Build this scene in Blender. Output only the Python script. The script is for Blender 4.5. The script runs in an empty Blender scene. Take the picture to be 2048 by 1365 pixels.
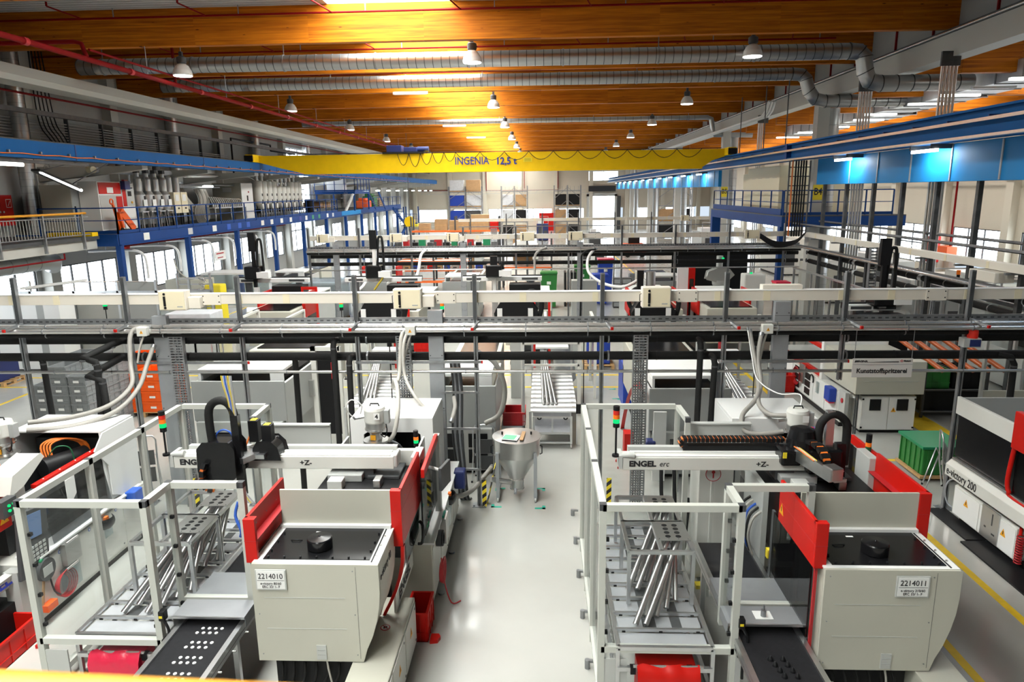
import bpy, math, random
from mathutils import Vector, Matrix
random.seed(7)
SC = bpy.context.scene
COL = SC.collection
# ---------------------------------------------------------------- camera
CAMH = 5.85
def cam_axes(p, w, r):
    f = Vector((-math.sin(w)*math.cos(p), math.cos(w)*math.cos(p), -math.sin(p)))
    rt = Vector((math.cos(w), math.sin(w), 0)); up = rt.cross(f)
    return rt*math.cos(r)+up*math.sin(r), up*math.cos(r)-rt*math.sin(r), f
_a, _b, _c = cam_axes(.211843, .044141, -.0131516)
cd = bpy.data.cameras.new('camera'); cam = bpy.data.objects.new('camera', cd); COL.objects.link(cam)
cd.sensor_width = 36; cd.lens = 1394.4/2048*36; cd.clip_start = .05; cd.clip_end = 400
cam.matrix_world = Matrix(((_a.x, _b.x, -_c.x, 0), (_a.y, _b.y, -_c.y, 0), (_a.z, _b.z, -_c.z, CAMH), (0, 0, 0, 1)))
cd.dof.use_dof = True; cd.dof.focus_distance = 12; cd.dof.aperture_fstop = 4.0
SC.camera = cam
# ---------------------------------------------------------------- world, exposure
SC.view_settings.view_transform = 'Standard'; SC.view_settings.look = 'None'
SC.view_settings.exposure = -0.34; SC.view_settings.gamma = 1.0; SC.view_settings.use_curve_mapping = False
w = bpy.data.worlds.new('sky'); SC.world = w; w.use_nodes = True
w.node_tree.nodes['Background'].inputs[0].default_value = (.75, .87, 1, 1)
w.node_tree.nodes['Background'].inputs[1].default_value = 1.2
SC.cycles.use_denoising = True
SC.cycles.max_bounces = 7; SC.cycles.diffuse_bounces = 2; SC.cycles.glossy_bounces = 3
SC.cycles.transparent_max_bounces = 14; SC.cycles.transmission_bounces = 3
SC.cycles.sample_clamp_indirect = 6; SC.cycles.caustics_reflective = False; SC.cycles.caustics_refractive = False
SKY_E = 27.0      # skylight panes
WIN_E = 9.0       # window panes
LAMP_E = 14.0     # high-bay lamps
# ---------------------------------------------------------------- materials
MT = {}
def mat(n, c, rough=.5, metal=0, noise=0, scale=4, bump=0, coat=0, spec=.5, emit=0, rn=0, stretch=None):
    m = bpy.data.materials.new(n); m.use_nodes = True; nt = m.node_tree; b = nt.nodes['Principled BSDF']
    b.inputs['Base Color'].default_value = (*c, 1); b.inputs['Roughness'].default_value = rough; b.inputs['Metallic'].default_value = metal
    b.inputs['Coat Weight'].default_value = coat; b.inputs['Specular IOR Level'].default_value = spec
    if emit:
        b.inputs['Emission Color'].default_value = (*c, 1); b.inputs['Emission Strength'].default_value = emit
    if noise or bump or rn:
        tc = nt.nodes.new('ShaderNodeTexCoord'); nz = nt.nodes.new('ShaderNodeTexNoise'); nz.inputs['Scale'].default_value = scale; nz.inputs['Detail'].default_value = 5
        if stretch:
            mp = nt.nodes.new('ShaderNodeMapping'); mp.inputs['Scale'].default_value = stretch
            nt.links.new(tc.outputs['Object'], mp.inputs[0]); nt.links.new(mp.outputs[0], nz.inputs['Vector'])
        else: nt.links.new(tc.outputs['Object'], nz.inputs['Vector'])
        if noise:
            r = nt.nodes.new('ShaderNodeMapRange'); r.inputs[1].default_value = .3; r.inputs[2].default_value = .7; r.inputs[3].default_value = 1-noise; r.inputs[4].default_value = 1+noise
            x = nt.nodes.new('ShaderNodeMix'); x.data_type = 'RGBA'; x.blend_type = 'MULTIPLY'; x.inputs[0].default_value = 1
            x.inputs[6].default_value = (*c, 1); nt.links.new(nz.outputs[0], r.inputs[0]); nt.links.new(r.outputs[0], x.inputs[7]); nt.links.new(x.outputs[2], b.inputs['Base Color'])
        if rn:
            r = nt.nodes.new('ShaderNodeMapRange'); r.inputs[3].default_value = max(0, rough-rn); r.inputs[4].default_value = rough+rn
            nt.links.new(nz.outputs[0], r.inputs[0]); nt.links.new(r.outputs[0], b.inputs['Roughness'])
        if bump:
            bp = nt.nodes.new('ShaderNodeBump'); bp.inputs['Strength'].default_value = bump; bp.inputs['Distance'].default_value = .02
            nt.links.new(nz.outputs[0], bp.inputs['Height']); nt.links.new(bp.outputs[0], b.inputs['Normal'])
    MT[n] = m; return m
def emat(n, c, s):
    m = bpy.data.materials.new(n); m.use_nodes = True; nt = m.node_tree; nt.nodes.clear()
    e = nt.nodes.new('ShaderNodeEmission'); e.inputs[0].default_value = (*c, 1); e.inputs[1].default_value = s
    o = nt.nodes.new('ShaderNodeOutputMaterial'); nt.links.new(e.outputs[0], o.inputs[0]); MT[n] = m; return m
def clear(n, c, fac, rough=.03):
    m = bpy.data.materials.new(n); m.use_nodes = True; nt = m.node_tree; nt.nodes.clear()
    t = nt.nodes.new('ShaderNodeBsdfTransparent'); t.inputs[0].default_value = (*c, 1)
    g = nt.nodes.new('ShaderNodeBsdfGlossy'); g.inputs['Roughness'].default_value = rough
    lw = nt.nodes.new('ShaderNodeLayerWeight'); fr = nt.nodes.new('ShaderNodeMath'); fr.operation = 'POWER'; fr.inputs[1].default_value = 4.0; nt.links.new(lw.outputs['Facing'], fr.inputs[0]); f2 = nt.nodes.new('ShaderNodeMath'); f2.operation = 'MULTIPLY'; f2.inputs[1].default_value = .45; nt.links.new(fr.outputs[0], f2.inputs[0]); fr = f2
    ad = nt.nodes.new('ShaderNodeMath'); ad.operation = 'ADD'; ad.inputs[1].default_value = fac; ad.use_clamp = True
    x = nt.nodes.new('ShaderNodeMixShader'); o = nt.nodes.new('ShaderNodeOutputMaterial')
    nt.links.new(fr.outputs[0], ad.inputs[0]); nt.links.new(ad.outputs[0], x.inputs[0]); nt.links.new(t.outputs[0], x.inputs[1]); nt.links.new(g.outputs[0], x.inputs[2]); nt.links.new(x.outputs[0], o.inputs[0])
    MT[n] = m; return m
mat('white', (.66, .655, .61), .38, noise=.03, scale=1.5); mat('warm', (.48, .47, .40), .42, noise=.03, scale=1.2)
mat('pure', (.82, .82, .805), .4); mat('cream', (.78, .70, .50), .45); mat('creambox', (.74, .69, .60), .42)
mat('greyp', (.36, .37, .36), .45, noise=.04, scale=1.5); mat('lgrey', (.48, .49, .47), .42, noise=.03, scale=2)
mat('dgrey', (.065, .067, .07), .5, spec=.3); mat('black', (.01, .01, .011), .45, spec=.22); mat('gloss', (.008, .008, .009), .22, spec=.3)
mat('rubber', (.014, .014, .014), .7, spec=.2, bump=.3, scale=30); mat('belt', (.012, .012, .014), .7, spec=.2, noise=.15, scale=20)
mat('red', (.52, .008, .004), .42, spec=.3); mat('dred', (.42, .015, .02), .4); mat('redpipe', (.19, .004, .005), .6, spec=.12); mat('copper', (.40, .085, .02), .4)
mat('pink', (.62, .02, .06), .3, bump=.5, scale=9); mat('orange', (.85, .11, .008), .4); mat('rackor', (.85, .16, .03), .45)
mat('yellow', (.85, .55, .002), .5, spec=.3, noise=.04, scale=3); mat('lineyel', (.78, .52, .02), .45, noise=.1, scale=6); mat('tapeyel', (.85, .68, .03), .5)
mat('handrail', (.72, .31, .008), .45); mat('frame', (.53, .54, .495), .42); mat('hoodm', (.40, .41, .43), .42, .6, noise=.05)
mat('blue', (.003, .045, .20), .55, spec=.25, noise=.06, scale=1.2); mat('craneblue', (.002, .085, .27), .6, spec=.2, noise=.08, scale=.8); mat('brightblue', (.004, .20, .50), .55, spec=.25, noise=.06, scale=.8)
mat('binblue', (.012, .05, .36), .4); mat('navy', (.014, .025, .12), .45); mat('green', (.02, .17, .03), .4, noise=.08); mat('lidgreen', (.012, .24, .10), .4); mat('dgreen', (.02, .09, .02), .45)
mat('teal', (.01, .35, .24), .5); mat('mint', (.16, .75, .30), .6)
mat('steel', (.55, .55, .54), .34, .95); mat('alu', (.70, .71, .72), .33, 1, noise=.04, scale=10)
mat('galv', (.30, .31, .32), .42, .8, noise=.16, scale=7, rn=.12); mat('galvd', (.09, .095, .10), .5, .6, noise=.2, scale=6)
mat('galvs', (.33, .345, .36), .5, .45, noise=.08, scale=3)
mat('duct', (.46, .47, .475), .33, .9)
mat('sheet', (.60, .61, .64), .4, .5, noise=.07, scale=4); mat('chrome', (.74, .73, .71), .25, .85)
mat('hose', (.30, .285, .26), .5, bump=.25, scale=40); mat('hosew', (.46, .44, .40), .5); mat('cable', (.30, .31, .33), .5); mat('whitehose', (.72, .71, .69), .45)
mat('plast', (.28, .29, .30), .5, noise=.06, scale=6); mat('plastl', (.20, .21, .215), .5, noise=.06, scale=6)
mat('card', (.42, .25, .12), .75, noise=.08, scale=5); mat('pallet', (.50, .30, .13), .8, noise=.2, scale=6, stretch=(1, 8, 1)); mat('film', (.55, .56, .58), .3, noise=.08, scale=5)
mat('wallw', (.35, .35, .335), .6, noise=.03, scale=.6); mat('wallc', (.60, .55, .45), .6, noise=.03, scale=.6); mat('colw', (.50, .495, .455), .6); mat('colc', (.64, .60, .50), .6)
mat('roof', (.5, .5, .49), .55); mat('dwin', (.02, .022, .025), .4)
mat('screen', (.10, .16, .28), .2, emit=.5); mat('paper', (.82, .82, .80), .7); mat('ink', (.01, .01, .012), .6); mat('signw', (.62, .60, .57), .5)
mat('logoblue', (.02, .03, .25), .5); mat('warn', (.80, .36, .01), .5); mat('ltred', (.55, .02, .01), .3, emit=.12); mat('ltorange', (.8, .17, .01), .3, emit=.25)
mat('ltgreen', (.015, .12, .05), .3, emit=.1); mat('skin', (.5, .3, .2), .6); mat('cableor', (.75, .17, .02), .5); mat('cableyel', (.6, .45, .05), .5); mat('cableblue', (.02, .10, .5), .5)
emat('ledgreen', (.01, .7, .2), 1.5); emat('ledred', (1, .05, .03), 2.2); emat('ledor', (1, .22, .03), 1.6); emat('skylight', (.97, 1, .96), SKY_E); emat('skylight_low', (1, .96, .9), SKY_E*.45); emat('winlight', (.86, .94, 1), WIN_E)
emat('lampglow', (1, .97, .9), LAMP_E); emat('tubeglow', (.97, 1, .93), 9.0)
clear('acryl', (.955, .965, .965), .015); clear('glass', (.90, .93, .93), .04); clear('smoke', (.30, .31, .32), .05); clear('amber', (.95, .9, .6), .05); clear('film_clear', (.8, .86, .88), .12, .2)
def wood():
    m = bpy.data.materials.new('glulam'); m.use_nodes = True; nt = m.node_tree; b = nt.nodes['Principled BSDF']; N = nt.nodes.new; L = nt.links.new
    tc = N('ShaderNodeTexCoord'); mp = N('ShaderNodeMapping'); mp.inputs['Scale'].default_value = (.5, 6, 9)
    L(tc.outputs['Object'], mp.inputs[0])
    n1 = N('ShaderNodeTexNoise'); n1.inputs['Scale'].default_value = 2.2; n1.inputs['Detail'].default_value = 6; L(mp.outputs[0], n1.inputs['Vector'])
    # laminations: colour steps every 4 cm of height and along the board
    mp2 = N('ShaderNodeMapping'); mp2.inputs['Scale'].default_value = (.28, 0, 24); L(tc.outputs['Object'], mp2.inputs[0])
    v = N('ShaderNodeTexWhiteNoise'); sn = N('ShaderNodeVectorMath'); sn.operation = 'FLOOR'; L(mp2.outputs[0], sn.inputs[0]); L(sn.outputs[0], v.inputs['Vector'])
    # knots
    mp3 = N('ShaderNodeMapping'); mp3.inputs['Scale'].default_value = (1.1, .2, 4.4); L(tc.outputs['Object'], mp3.inputs[0])
    vo = N('ShaderNodeTexVoronoi'); vo.inputs['Scale'].default_value = 1.1; L(mp3.outputs[0], vo.inputs['Vector'])
    kr = N('ShaderNodeMapRange'); kr.inputs[1].default_value = .045; kr.inputs[2].default_value = .085; L(vo.outputs['Distance'], kr.inputs[0])
    ad = N('ShaderNodeMath'); ad.operation = 'MULTIPLY_ADD'; ad.inputs[1].default_value = .35; L(v.outputs['Value'], ad.inputs[0]); L(n1.outputs[0], ad.inputs[2])
    cr = N('ShaderNodeValToRGB'); cr.color_ramp.elements[0].position = .3; cr.color_ramp.elements[0].color = (.26, .062, .003, 1); cr.color_ramp.elements[1].position = .95; cr.color_ramp.elements[1].color = (.62, .19, .006, 1)
    L(ad.outputs[0], cr.inputs[0])
    x = N('ShaderNodeMix'); x.data_type = 'RGBA'; x.inputs[6].default_value = (.10, .02, .003, 1); L(kr.outputs[0], x.inputs[0]); L(cr.outputs[0], x.inputs[7]); L(x.outputs[2], b.inputs['Base Color'])
    b.inputs['Roughness'].default_value = .55; b.inputs['Specular IOR Level'].default_value = .2
    MT['glulam'] = m
wood()
def floormat():
    m = bpy.data.materials.new('epoxy'); m.use_nodes = True; nt = m.node_tree; b = nt.nodes['Principled BSDF']; N = nt.nodes.new; L = nt.links.new
    tc = N('ShaderNodeTexCoord'); n1 = N('ShaderNodeTexNoise'); n1.inputs['Scale'].default_value = .35; n1.inputs['Detail'].default_value = 8; L(tc.outputs['Object'], n1.inputs['Vector'])
    n2 = N('ShaderNodeTexNoise'); n2.inputs['Scale'].default_value = 5; n2.inputs['Detail'].default_value = 6; L(tc.outputs['Object'], n2.inputs['Vector'])
    cr = N('ShaderNodeValToRGB'); cr.color_ramp.elements[0].position = .3; cr.color_ramp.elements[0].color = (.36, .357, .33, 1); cr.color_ramp.elements[1].position = .72; cr.color_ramp.elements[1].color = (.46, .456, .425, 1)
    L(n1.outputs[0], cr.inputs[0]); L(cr.outputs[0], b.inputs['Base Color'])
    r = N('ShaderNodeMapRange'); r.inputs[3].default_value = .10; r.inputs[4].default_value = .32; L(n2.outputs[0], r.inputs[0]); L(r.outputs[0], b.inputs['Roughness'])
    b.inputs['Specular IOR Level'].default_value = .55; b.inputs['Coat Weight'].default_value = .25; b.inputs['Coat Roughness'].default_value = .08
    bp = N('ShaderNodeBump'); bp.inputs['Strength'].default_value = .06; L(n1.outputs[0], bp.inputs['Height']); L(bp.outputs[0], b.inputs['Normal'])
    MT['epoxy'] = m
floormat()
def stripes(n, c1, c2, sc, rot):
    m = bpy.data.materials.new(n); m.use_nodes = True; nt = m.node_tree; b = nt.nodes['Principled BSDF']; N = nt.nodes.new; L = nt.links.new
    tc = N('ShaderNodeTexCoord'); mp = N('ShaderNodeMapping'); mp.inputs['Rotation'].default_value = rot; L(tc.outputs['Object'], mp.inputs[0])
    wv = N('ShaderNodeTexWave'); wv.inputs['Scale'].default_value = sc; wv.bands_direction = 'Z'; L(mp.outputs[0], wv.inputs['Vector'])
    cr = N('ShaderNodeValToRGB'); cr.color_ramp.interpolation = 'CONSTANT'; cr.color_ramp.elements[0].color = (*c1, 1); cr.color_ramp.elements[1].position = .5; cr.color_ramp.elements[1].color = (*c2, 1)
    L(wv.outputs[0], cr.inputs[0]); L(cr.outputs[0], b.inputs['Base Color']); b.inputs['Roughness'].default_value = .5; MT[n] = m
stripes('hazard', (.85, .65, .02), (.012, .012, .012), 2.6, (0, .7, 0))
# ---------------------------------------------------------------- geometry helpers
ORG = {}
def V(*a): return Vector(a)
class M:
    """collects shapes in world coordinates and links them as one mesh object"""
    def __init__(s, m='white'): s.v = []; s.f = []; s.mi = []; s.sm = []; s.ms = []; s.pr = []; s.cur = m
    def use(s, m): s.cur = m; return s
    def _add(s, vs, fs, smooth=False):
        if s.cur not in s.ms: s.ms.append(s.cur)
        k = s.ms.index(s.cur); n = len(s.v); s.pr.append((n, n+len(vs), len(s.f), len(s.f)+len(fs))); s.v += [tuple(p) for p in vs]
        for f in fs: s.f.append([i+n for i in f]); s.mi.append(k); s.sm.append(smooth)
        return s
    def box(s, x0, y0, z0, x1, y1, z1):
        x0, x1 = min(x0, x1), max(x0, x1); y0, y1 = min(y0, y1), max(y0, y1); z0, z1 = min(z0, z1), max(z0, z1)
        return s._add([(x0, y0, z0), (x1, y0, z0), (x1, y1, z0), (x0, y1, z0), (x0, y0, z1), (x1, y0, z1), (x1, y1, z1), (x0, y1, z1)],
                      [(0, 3, 2, 1), (4, 5, 6, 7), (0, 1, 5, 4), (1, 2, 6, 5), (2, 3, 7, 6), (3, 0, 4, 7)])
    def bar(s, a, b, wd, ht, up=(0, 0, 1)):
        a, b = V(*a), V(*b); d = (b-a).normalized(); u = V(*up)
        if abs(d.dot(u)) > .98: u = V(0, 1, 0)
        sd = d.cross(u).normalized(); u = sd.cross(d); vs = []
        for p in (a, b):
            for i, j in ((-1, -1), (1, -1), (1, 1), (-1, 1)): vs.append(p+sd*i*wd/2+u*j*ht/2)
        return s._add(vs, [(0, 1, 2, 3), (7, 6, 5, 4), (0, 4, 5, 1), (1, 5, 6, 2), (2, 6, 7, 3), (3, 7, 4, 0)])
    def cyl(s, a, b, r, n=12, r2=None, cap=True):
        a, b = V(*a), V(*b); d = (b-a).normalized(); u = V(0, 0, 1) if abs(d.z) < .9 else V(1, 0, 0)
        e = d.cross(u).normalized(); g = e.cross(d); r2 = r if r2 is None else r2; vs = []
        for p, q in ((a, r), (b, r2)):
            for i in range(n): t = 2*math.pi*i/n; vs.append(p+(e*math.cos(t)+g*math.sin(t))*q)
        s._add(vs, [(i, n+i, n+(i+1) % n, (i+1) % n) for i in range(n)], True)
        if cap:
            s._add(vs[:n], [tuple(range(n))]); s._add(vs[n:], [tuple(reversed(range(n)))])
        return s
    def tube(s, pts, r, n=8, sub=0):
        P = [V(*p) for p in pts]
        if sub:
            Q = []
            for i in range(len(P)-1):
                p0 = P[max(i-1, 0)]; p1 = P[i]; p2 = P[i+1]; p3 = P[min(i+2, len(P)-1)]
                for k in range(sub):
                    t = k/sub; Q.append(.5*((2*p1)+(p2-p0)*t+(2*p0-5*p1+4*p2-p3)*t*t+(3*p1-p0-3*p2+p3)*t**3))
            P = Q+[P[-1]]
        vs = []; u = None
        for i, p in enumerate(P):
            d = (P[min(i+1, len(P)-1)]-P[max(i-1, 0)]).normalized()
            if u is None: u = V(0, 0, 1) if abs(d.z) < .9 else V(1, 0, 0)
            e = d.cross(u)
            e = e.normalized() if e.length > 1e-6 else V(1, 0, 0); u = e.cross(d).normalized()
            for k in range(n): t = 2*math.pi*k/n; vs.append(p+(e*math.cos(t)+u*math.sin(t))*r)
        m = len(P); fs = [(i*n+k, (i+1)*n+k, (i+1)*n+(k+1) % n, i*n+(k+1) % n) for i in range(m-1) for k in range(n)]
        s._add(vs, fs, True); s._add(vs[:n], [tuple(range(n))]); s._add(vs[-n:], [tuple(reversed(range(n)))])
        return s
    def prism(s, poly, ax, a, b):
        """polygon in the plane across axis ax ('x': (y,z), 'y': (x,z), 'z': (x,y)) pushed from a to b"""
        def pt(p, t): return (t, p[0], p[1]) if ax == 'x' else (p[0], t, p[1]) if ax == 'y' else (p[0], p[1], t)
        n = len(poly); vs = [pt(p, a) for p in poly]+[pt(p, b) for p in poly]
        return s._add(vs, [tuple(range(n)), tuple(reversed(range(n, 2*n)))]+[(i, (i+1) % n, n+(i+1) % n, n+i) for i in range(n)])
    def lathe(s, c, prof, n=20):
        """profile [(radius, z)] turned about the vertical through c"""
        vs = []
        for r, z in prof:
            for k in range(n): t = 2*math.pi*k/n; vs.append((c[0]+r*math.cos(t), c[1]+r*math.sin(t), c[2]+z))
        m = len(prof)
        for i in range(m-1): s._add(vs[i*n:(i+2)*n], [(k, (k+1) % n, n+(k+1) % n, n+k) for k in range(n)], True)
        s._add(vs[:n], [tuple(reversed(range(n)))]); s._add(vs[-n:], [tuple(range(n))]); return s
    def ring(s, c, R, r, ax='y', n=20, k=6, a0=0, a1=None):
        a1 = 2*math.pi if a1 is None else a1; full = a1-a0 > 6.28; pts = []
        for i in range(n+1):
            t = a0+(a1-a0)*i/n; x, y = R*math.cos(t), R*math.sin(t)
            pts.append((c[0]+x, c[1], c[2]+y) if ax == 'y' else (c[0], c[1]+x, c[2]+y) if ax == 'x' else (c[0]+x, c[1]+y, c[2]))
        return s.tube(pts, r, k)
    def fan(s, poly3): return s._add(poly3, [tuple(range(len(poly3)))])
    def mesh(s, name, org):
        me = bpy.data.meshes.new(name); me.from_pydata([(x-org[0], y-org[1], z-org[2]) for x, y, z in s.v], [], s.f)
        for q in s.ms: me.materials.append(MT[q])
        me.polygons.foreach_set('material_index', s.mi); me.polygons.foreach_set('use_smooth', s.sm); me.update(); return me
    def pieces(s):
        """groups of primitives that touch each other"""
        bb = []
        for a, b, c, d in s.pr:
            q = s.v[a:b]; bb.append(([min(p[i] for p in q)-.004 for i in range(3)], [max(p[i] for p in q)+.004 for i in range(3)]))
        n = len(bb); g = list(range(n))
        def root(i):
            while g[i] != i: i = g[i]
            return i
        for i in range(n):
            for j in range(i):
                if all(bb[i][0][k] <= bb[j][1][k] and bb[j][0][k] <= bb[i][1][k] for k in range(3)): g[max(root(i), root(j))] = min(root(i), root(j))
        out = {}
        for i in range(n): out.setdefault(root(i), []).append(i)
        return list(out.values())
    def o(s, name, parent=None, bevel=0, org=None, **kw):
        if parent is not None and kw.get('kind') != 'stuff' and 1 < len(s.pr) < 700:
            gr = s.pieces()
            if 1 < len(gr) <= 300:
                first = None
                for ids in gr:
                    m = M(s.cur); m.ms = list(s.ms)
                    for i in ids:
                        a, b, c, d = s.pr[i]; k = len(m.v)-a; m.pr.append((0, 0, 0, 0)); m.v += s.v[a:b]; m.f += [[x+k for x in f] for f in s.f[c:d]]; m.mi += s.mi[c:d]; m.sm += s.sm[c:d]
                    m.pr = []; ob = m.o(name, parent, bevel, org, **kw); first = first or ob
                return first
        if parent is not None: org = ORG[parent]
        elif org is None:
            xs = [p[0] for p in s.v]; ys = [p[1] for p in s.v]; zs = [p[2] for p in s.v]
            org = ((min(xs)+max(xs))/2, (min(ys)+max(ys))/2, min(zs))
        ob = bpy.data.objects.new(name, s.mesh(name, org)); COL.objects.link(ob)
        if parent is not None: ob.parent = parent
        else: ob.location = org
        ORG[ob] = tuple(org)
        if bevel:
            md = ob.modifiers.new('edge', 'BEVEL'); md.width = bevel; md.segments = 2; md.limit_method = 'ANGLE'; md.angle_limit = .6
        for k, x in kw.items(): ob[k] = x
        return ob
    def thing(s, name, label, cat, group=None, bevel=0, org=None):
        ob = s.o(name, None, bevel, org, label=label, category=cat)
        if group: ob['group'] = group
        return ob
    def st(s, name, bevel=0, org=None): return s.o(name, None, bevel, org, kind='structure')
def T(name, label, cat, loc=(0, 0, 0), group=None):
    o = bpy.data.objects.new(name, None); COL.objects.link(o); o.location = loc; o.empty_display_size = .1; ORG[o] = tuple(loc)
    o['label'] = label; o['category'] = cat
    if group: o['group'] = group
    return o
def cp(o, loc=None, rz=None, label=None, parent=None, group=None, scale=None):
    c = o.copy(); COL.objects.link(c); c.parent = parent
    for ch in list(o.children): cp(ch, parent=c)
    if loc is not None: c.location = loc
    if rz is not None: c.rotation_euler = (0, 0, rz)
    if scale: c.scale = scale
    if label: c['label'] = label
    if group: c['group'] = group
    ORG[c] = tuple(c.location); return c
TXT = {}
def text(s, size, loc, face, parent, m='ink', bold=0, shear=0, sx=1, align='CENTER', name='lettering', tilt=0, sp=1.0):
    """lettering as a thin mesh; face '-y' looks at -Y, '+x' and '-x' likewise; loc is world"""
    cu = bpy.data.curves.new('t', 'FONT'); cu.body = s; cu.size = size; cu.align_x = align; cu.align_y = 'CENTER'; cu.extrude = .0015; cu.offset = bold; cu.shear = shear; cu.space_character = sp; cu.resolution_u = 3
    ob = bpy.data.objects.new('t', cu); COL.objects.link(ob); bpy.context.view_layer.update()
    me = bpy.data.meshes.new_from_object(ob.evaluated_get(bpy.context.evaluated_depsgraph_get())); bpy.data.objects.remove(ob); me.name = name
    rot = {'-y': (0, 0, 0), '+x': (0, 0, math.pi/2), '-x': (0, 0, -math.pi/2)}[face]
    R = Matrix.Rotation(rot[2], 4, 'Z') @ Matrix.Rotation(math.pi/2+tilt, 4, 'X') @ Matrix.Diagonal((sx, 1, 1, 1))
    me.transform(R); me.materials.clear(); me.materials.append(MT[m])
    t = bpy.data.objects.new(name, me); COL.objects.link(t); t.parent = parent; o = ORG[parent]; t.location = (loc[0]-o[0], loc[1]-o[1], loc[2]-o[2]); return t
def flat(x0, y0, x1, y1, z, m, name, parent): return M(m).box(x0, y0, z, x1, y1, z+.004).o(name, parent)
# ================================================================ the hall
HX0, HX1, HY0, HY1, ZB, ZR = -20.0, 25.0, -9.0, 107.0, 10.4, 11.5
floor = M('epoxy').box(HX0-.4, HY0, -.2, HX1+.4, HY1+.4, 0).st('floor')
for (a, b, c, d) in ((6.51, 7.2, 6.63, 37), (5.19, 5.5, 5.31, 8.6), (-4.0, 21.84, 6.5, 21.96), (-19, 20.46, -15.7, 20.56), (-4.0, 20.42, 6.5, 20.54), (-15.71, 14, -15.59, 37), (-19, 21.6, -15.7, 21.72), (-19, 23.15, -15.7, 23.27),
                     (-15.6, 21.84, -4.2, 21.96), (-15.6, 20.42, -4.2, 20.54), (6.8, 14.6, 9.8, 14.72), (9.2, 15.4, 9.9, 20), (6.51, 37.5, 6.63, 90), (-9, 38, 6.5, 38.12), (-9, 53, 6.5, 53.12)):
    M('lineyel').box(a, b, 0, c, d, .003).o('floor_line', floor)
for x, y, r in ((-.98, 12.2, 0), (.05, 12.15, 1), (.05, 13.1, 2), (-.95, 13.1, 3), (1.6, 22.1, 0), (1.6, 23.6, 1), (2.2, 19.3, 2), (2.2, 20.2, 1)):
    s = [(1, 1), (-1, 1), (-1, -1), (1, -1)][r]
    M('teal').box(x, y, 0, x+.2*s[0], y+.06*s[1], .003).box(x, y, 0, x+.06*s[0], y+.14*s[1], .003).o('floor_corner_mark', floor)
# left wall with window band
LW = [21.9+5.4*k for k in range(-5, 16)]
wl = M('wallw').box(HX0-.4, HY0, 0, HX0, HY1, 1.25).box(HX0-.4, HY0, 3.05, HX0, 55, ZR).box(HX0-.4, 62, 3.05, HX0, HY1, ZR)
wl.box(HX0-.4, 55, 9.5, HX0, 62, ZR)
for i, y in enumerate(LW): wl.box(HX0-.4, y-.55, 1.25, HX0, y+.55, 3.05)
wl = wl.box(HX0-.4, HY0, 1.25, HX0, LW[0]-.5, 3.05).box(HX0-.4, LW[-1], 1.25, HX0, HY1, 3.05).st('wall_left', org=(HX0, 40, 0))
colp = M('colw').box(HX0, -.28, 0, HX0+.42, .28, ZR)
c0 = None
for y in LW:
    if y < 12: continue
    if c0 is None: c0 = colp.o('column', wl, org=None); c0.location = (0, y-40, 0); me = c0.data; me.transform(Matrix.Translation((0, 40, 0)))
    else: c = c0.copy(); COL.objects.link(c); c.location = (0, y-40, 0)
for k in range(2, 20): M('greyp').box(HX0-.01, LW[k]+2.68, 3.1, HX0+.006, LW[k]+2.70, ZR).o('panel_joint', wl) if LW[k] > 14 else None
M('greyp').box(HX0-.01, 14, 6.9, HX0+.008, HY1, 6.93).o('panel_joint', wl)
NW = [0]
def window(axis, a0, a1, z0, z1, at, n, rows=1, dark=True, light=True, depth=.12):
    """framed window in a wall; axis 'y' runs along Y at x=at, 'x' runs along X at y=at"""
    NW[0] += 1; d = depth
    fm = 'dwin' if dark else 'lgrey'
    def bx(m, p, q, r, s, e0, e1): return m.box(at+e0, p, r, at+e1, q, s) if axis == 'y' else m.box(p, at+e0, r, q, at+e1, s)
    t = .06; fr = M(fm)
    for (p, q, r, s) in ((a0, a1, z0, z0+t), (a0, a1, z1-t, z1), (a0, a0+t, z0+t, z1-t), (a1-t, a1, z0+t, z1-t)): bx(fr, p, q, r, s, -d/2, d/2)
    for i in range(1, n):
        c = a0+(a1-a0)*i/n; bx(fr, c-.04, c+.04, z0+t, z1-t, -d/2, d/2)
    for j in range(1, rows):
        c = z0+(z1-z0)*j/rows; bx(fr, a0+t, a1-t, c-.03, c+.03, -d/2+.001, d/2-.001)
    o = fr.st('window_%d' % NW[0])
    for i in range(n):
        for j in range(rows):
            p, q = a0+(a1-a0)*i/n+.05, a0+(a1-a0)*(i+1)/n-.05; r, s = z0+(z1-z0)*j/rows+.05, z0+(z1-z0)*(j+1)/rows-.05
            bx(M('winlight' if light else 'glass'), p, q, r, s, -.01, .01).o('pane', o)
    return o
for k, y in enumerate(LW[:-1]):
    if y < 14: continue
    if 54 < y < 56: continue
    window('y', y+.55, y+4.85, 1.25, 3.05, HX0-.1, 4)
window('y', 55.05, 61.95, 1.3, 9.45, HX0-.1, 4, 5)
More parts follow.
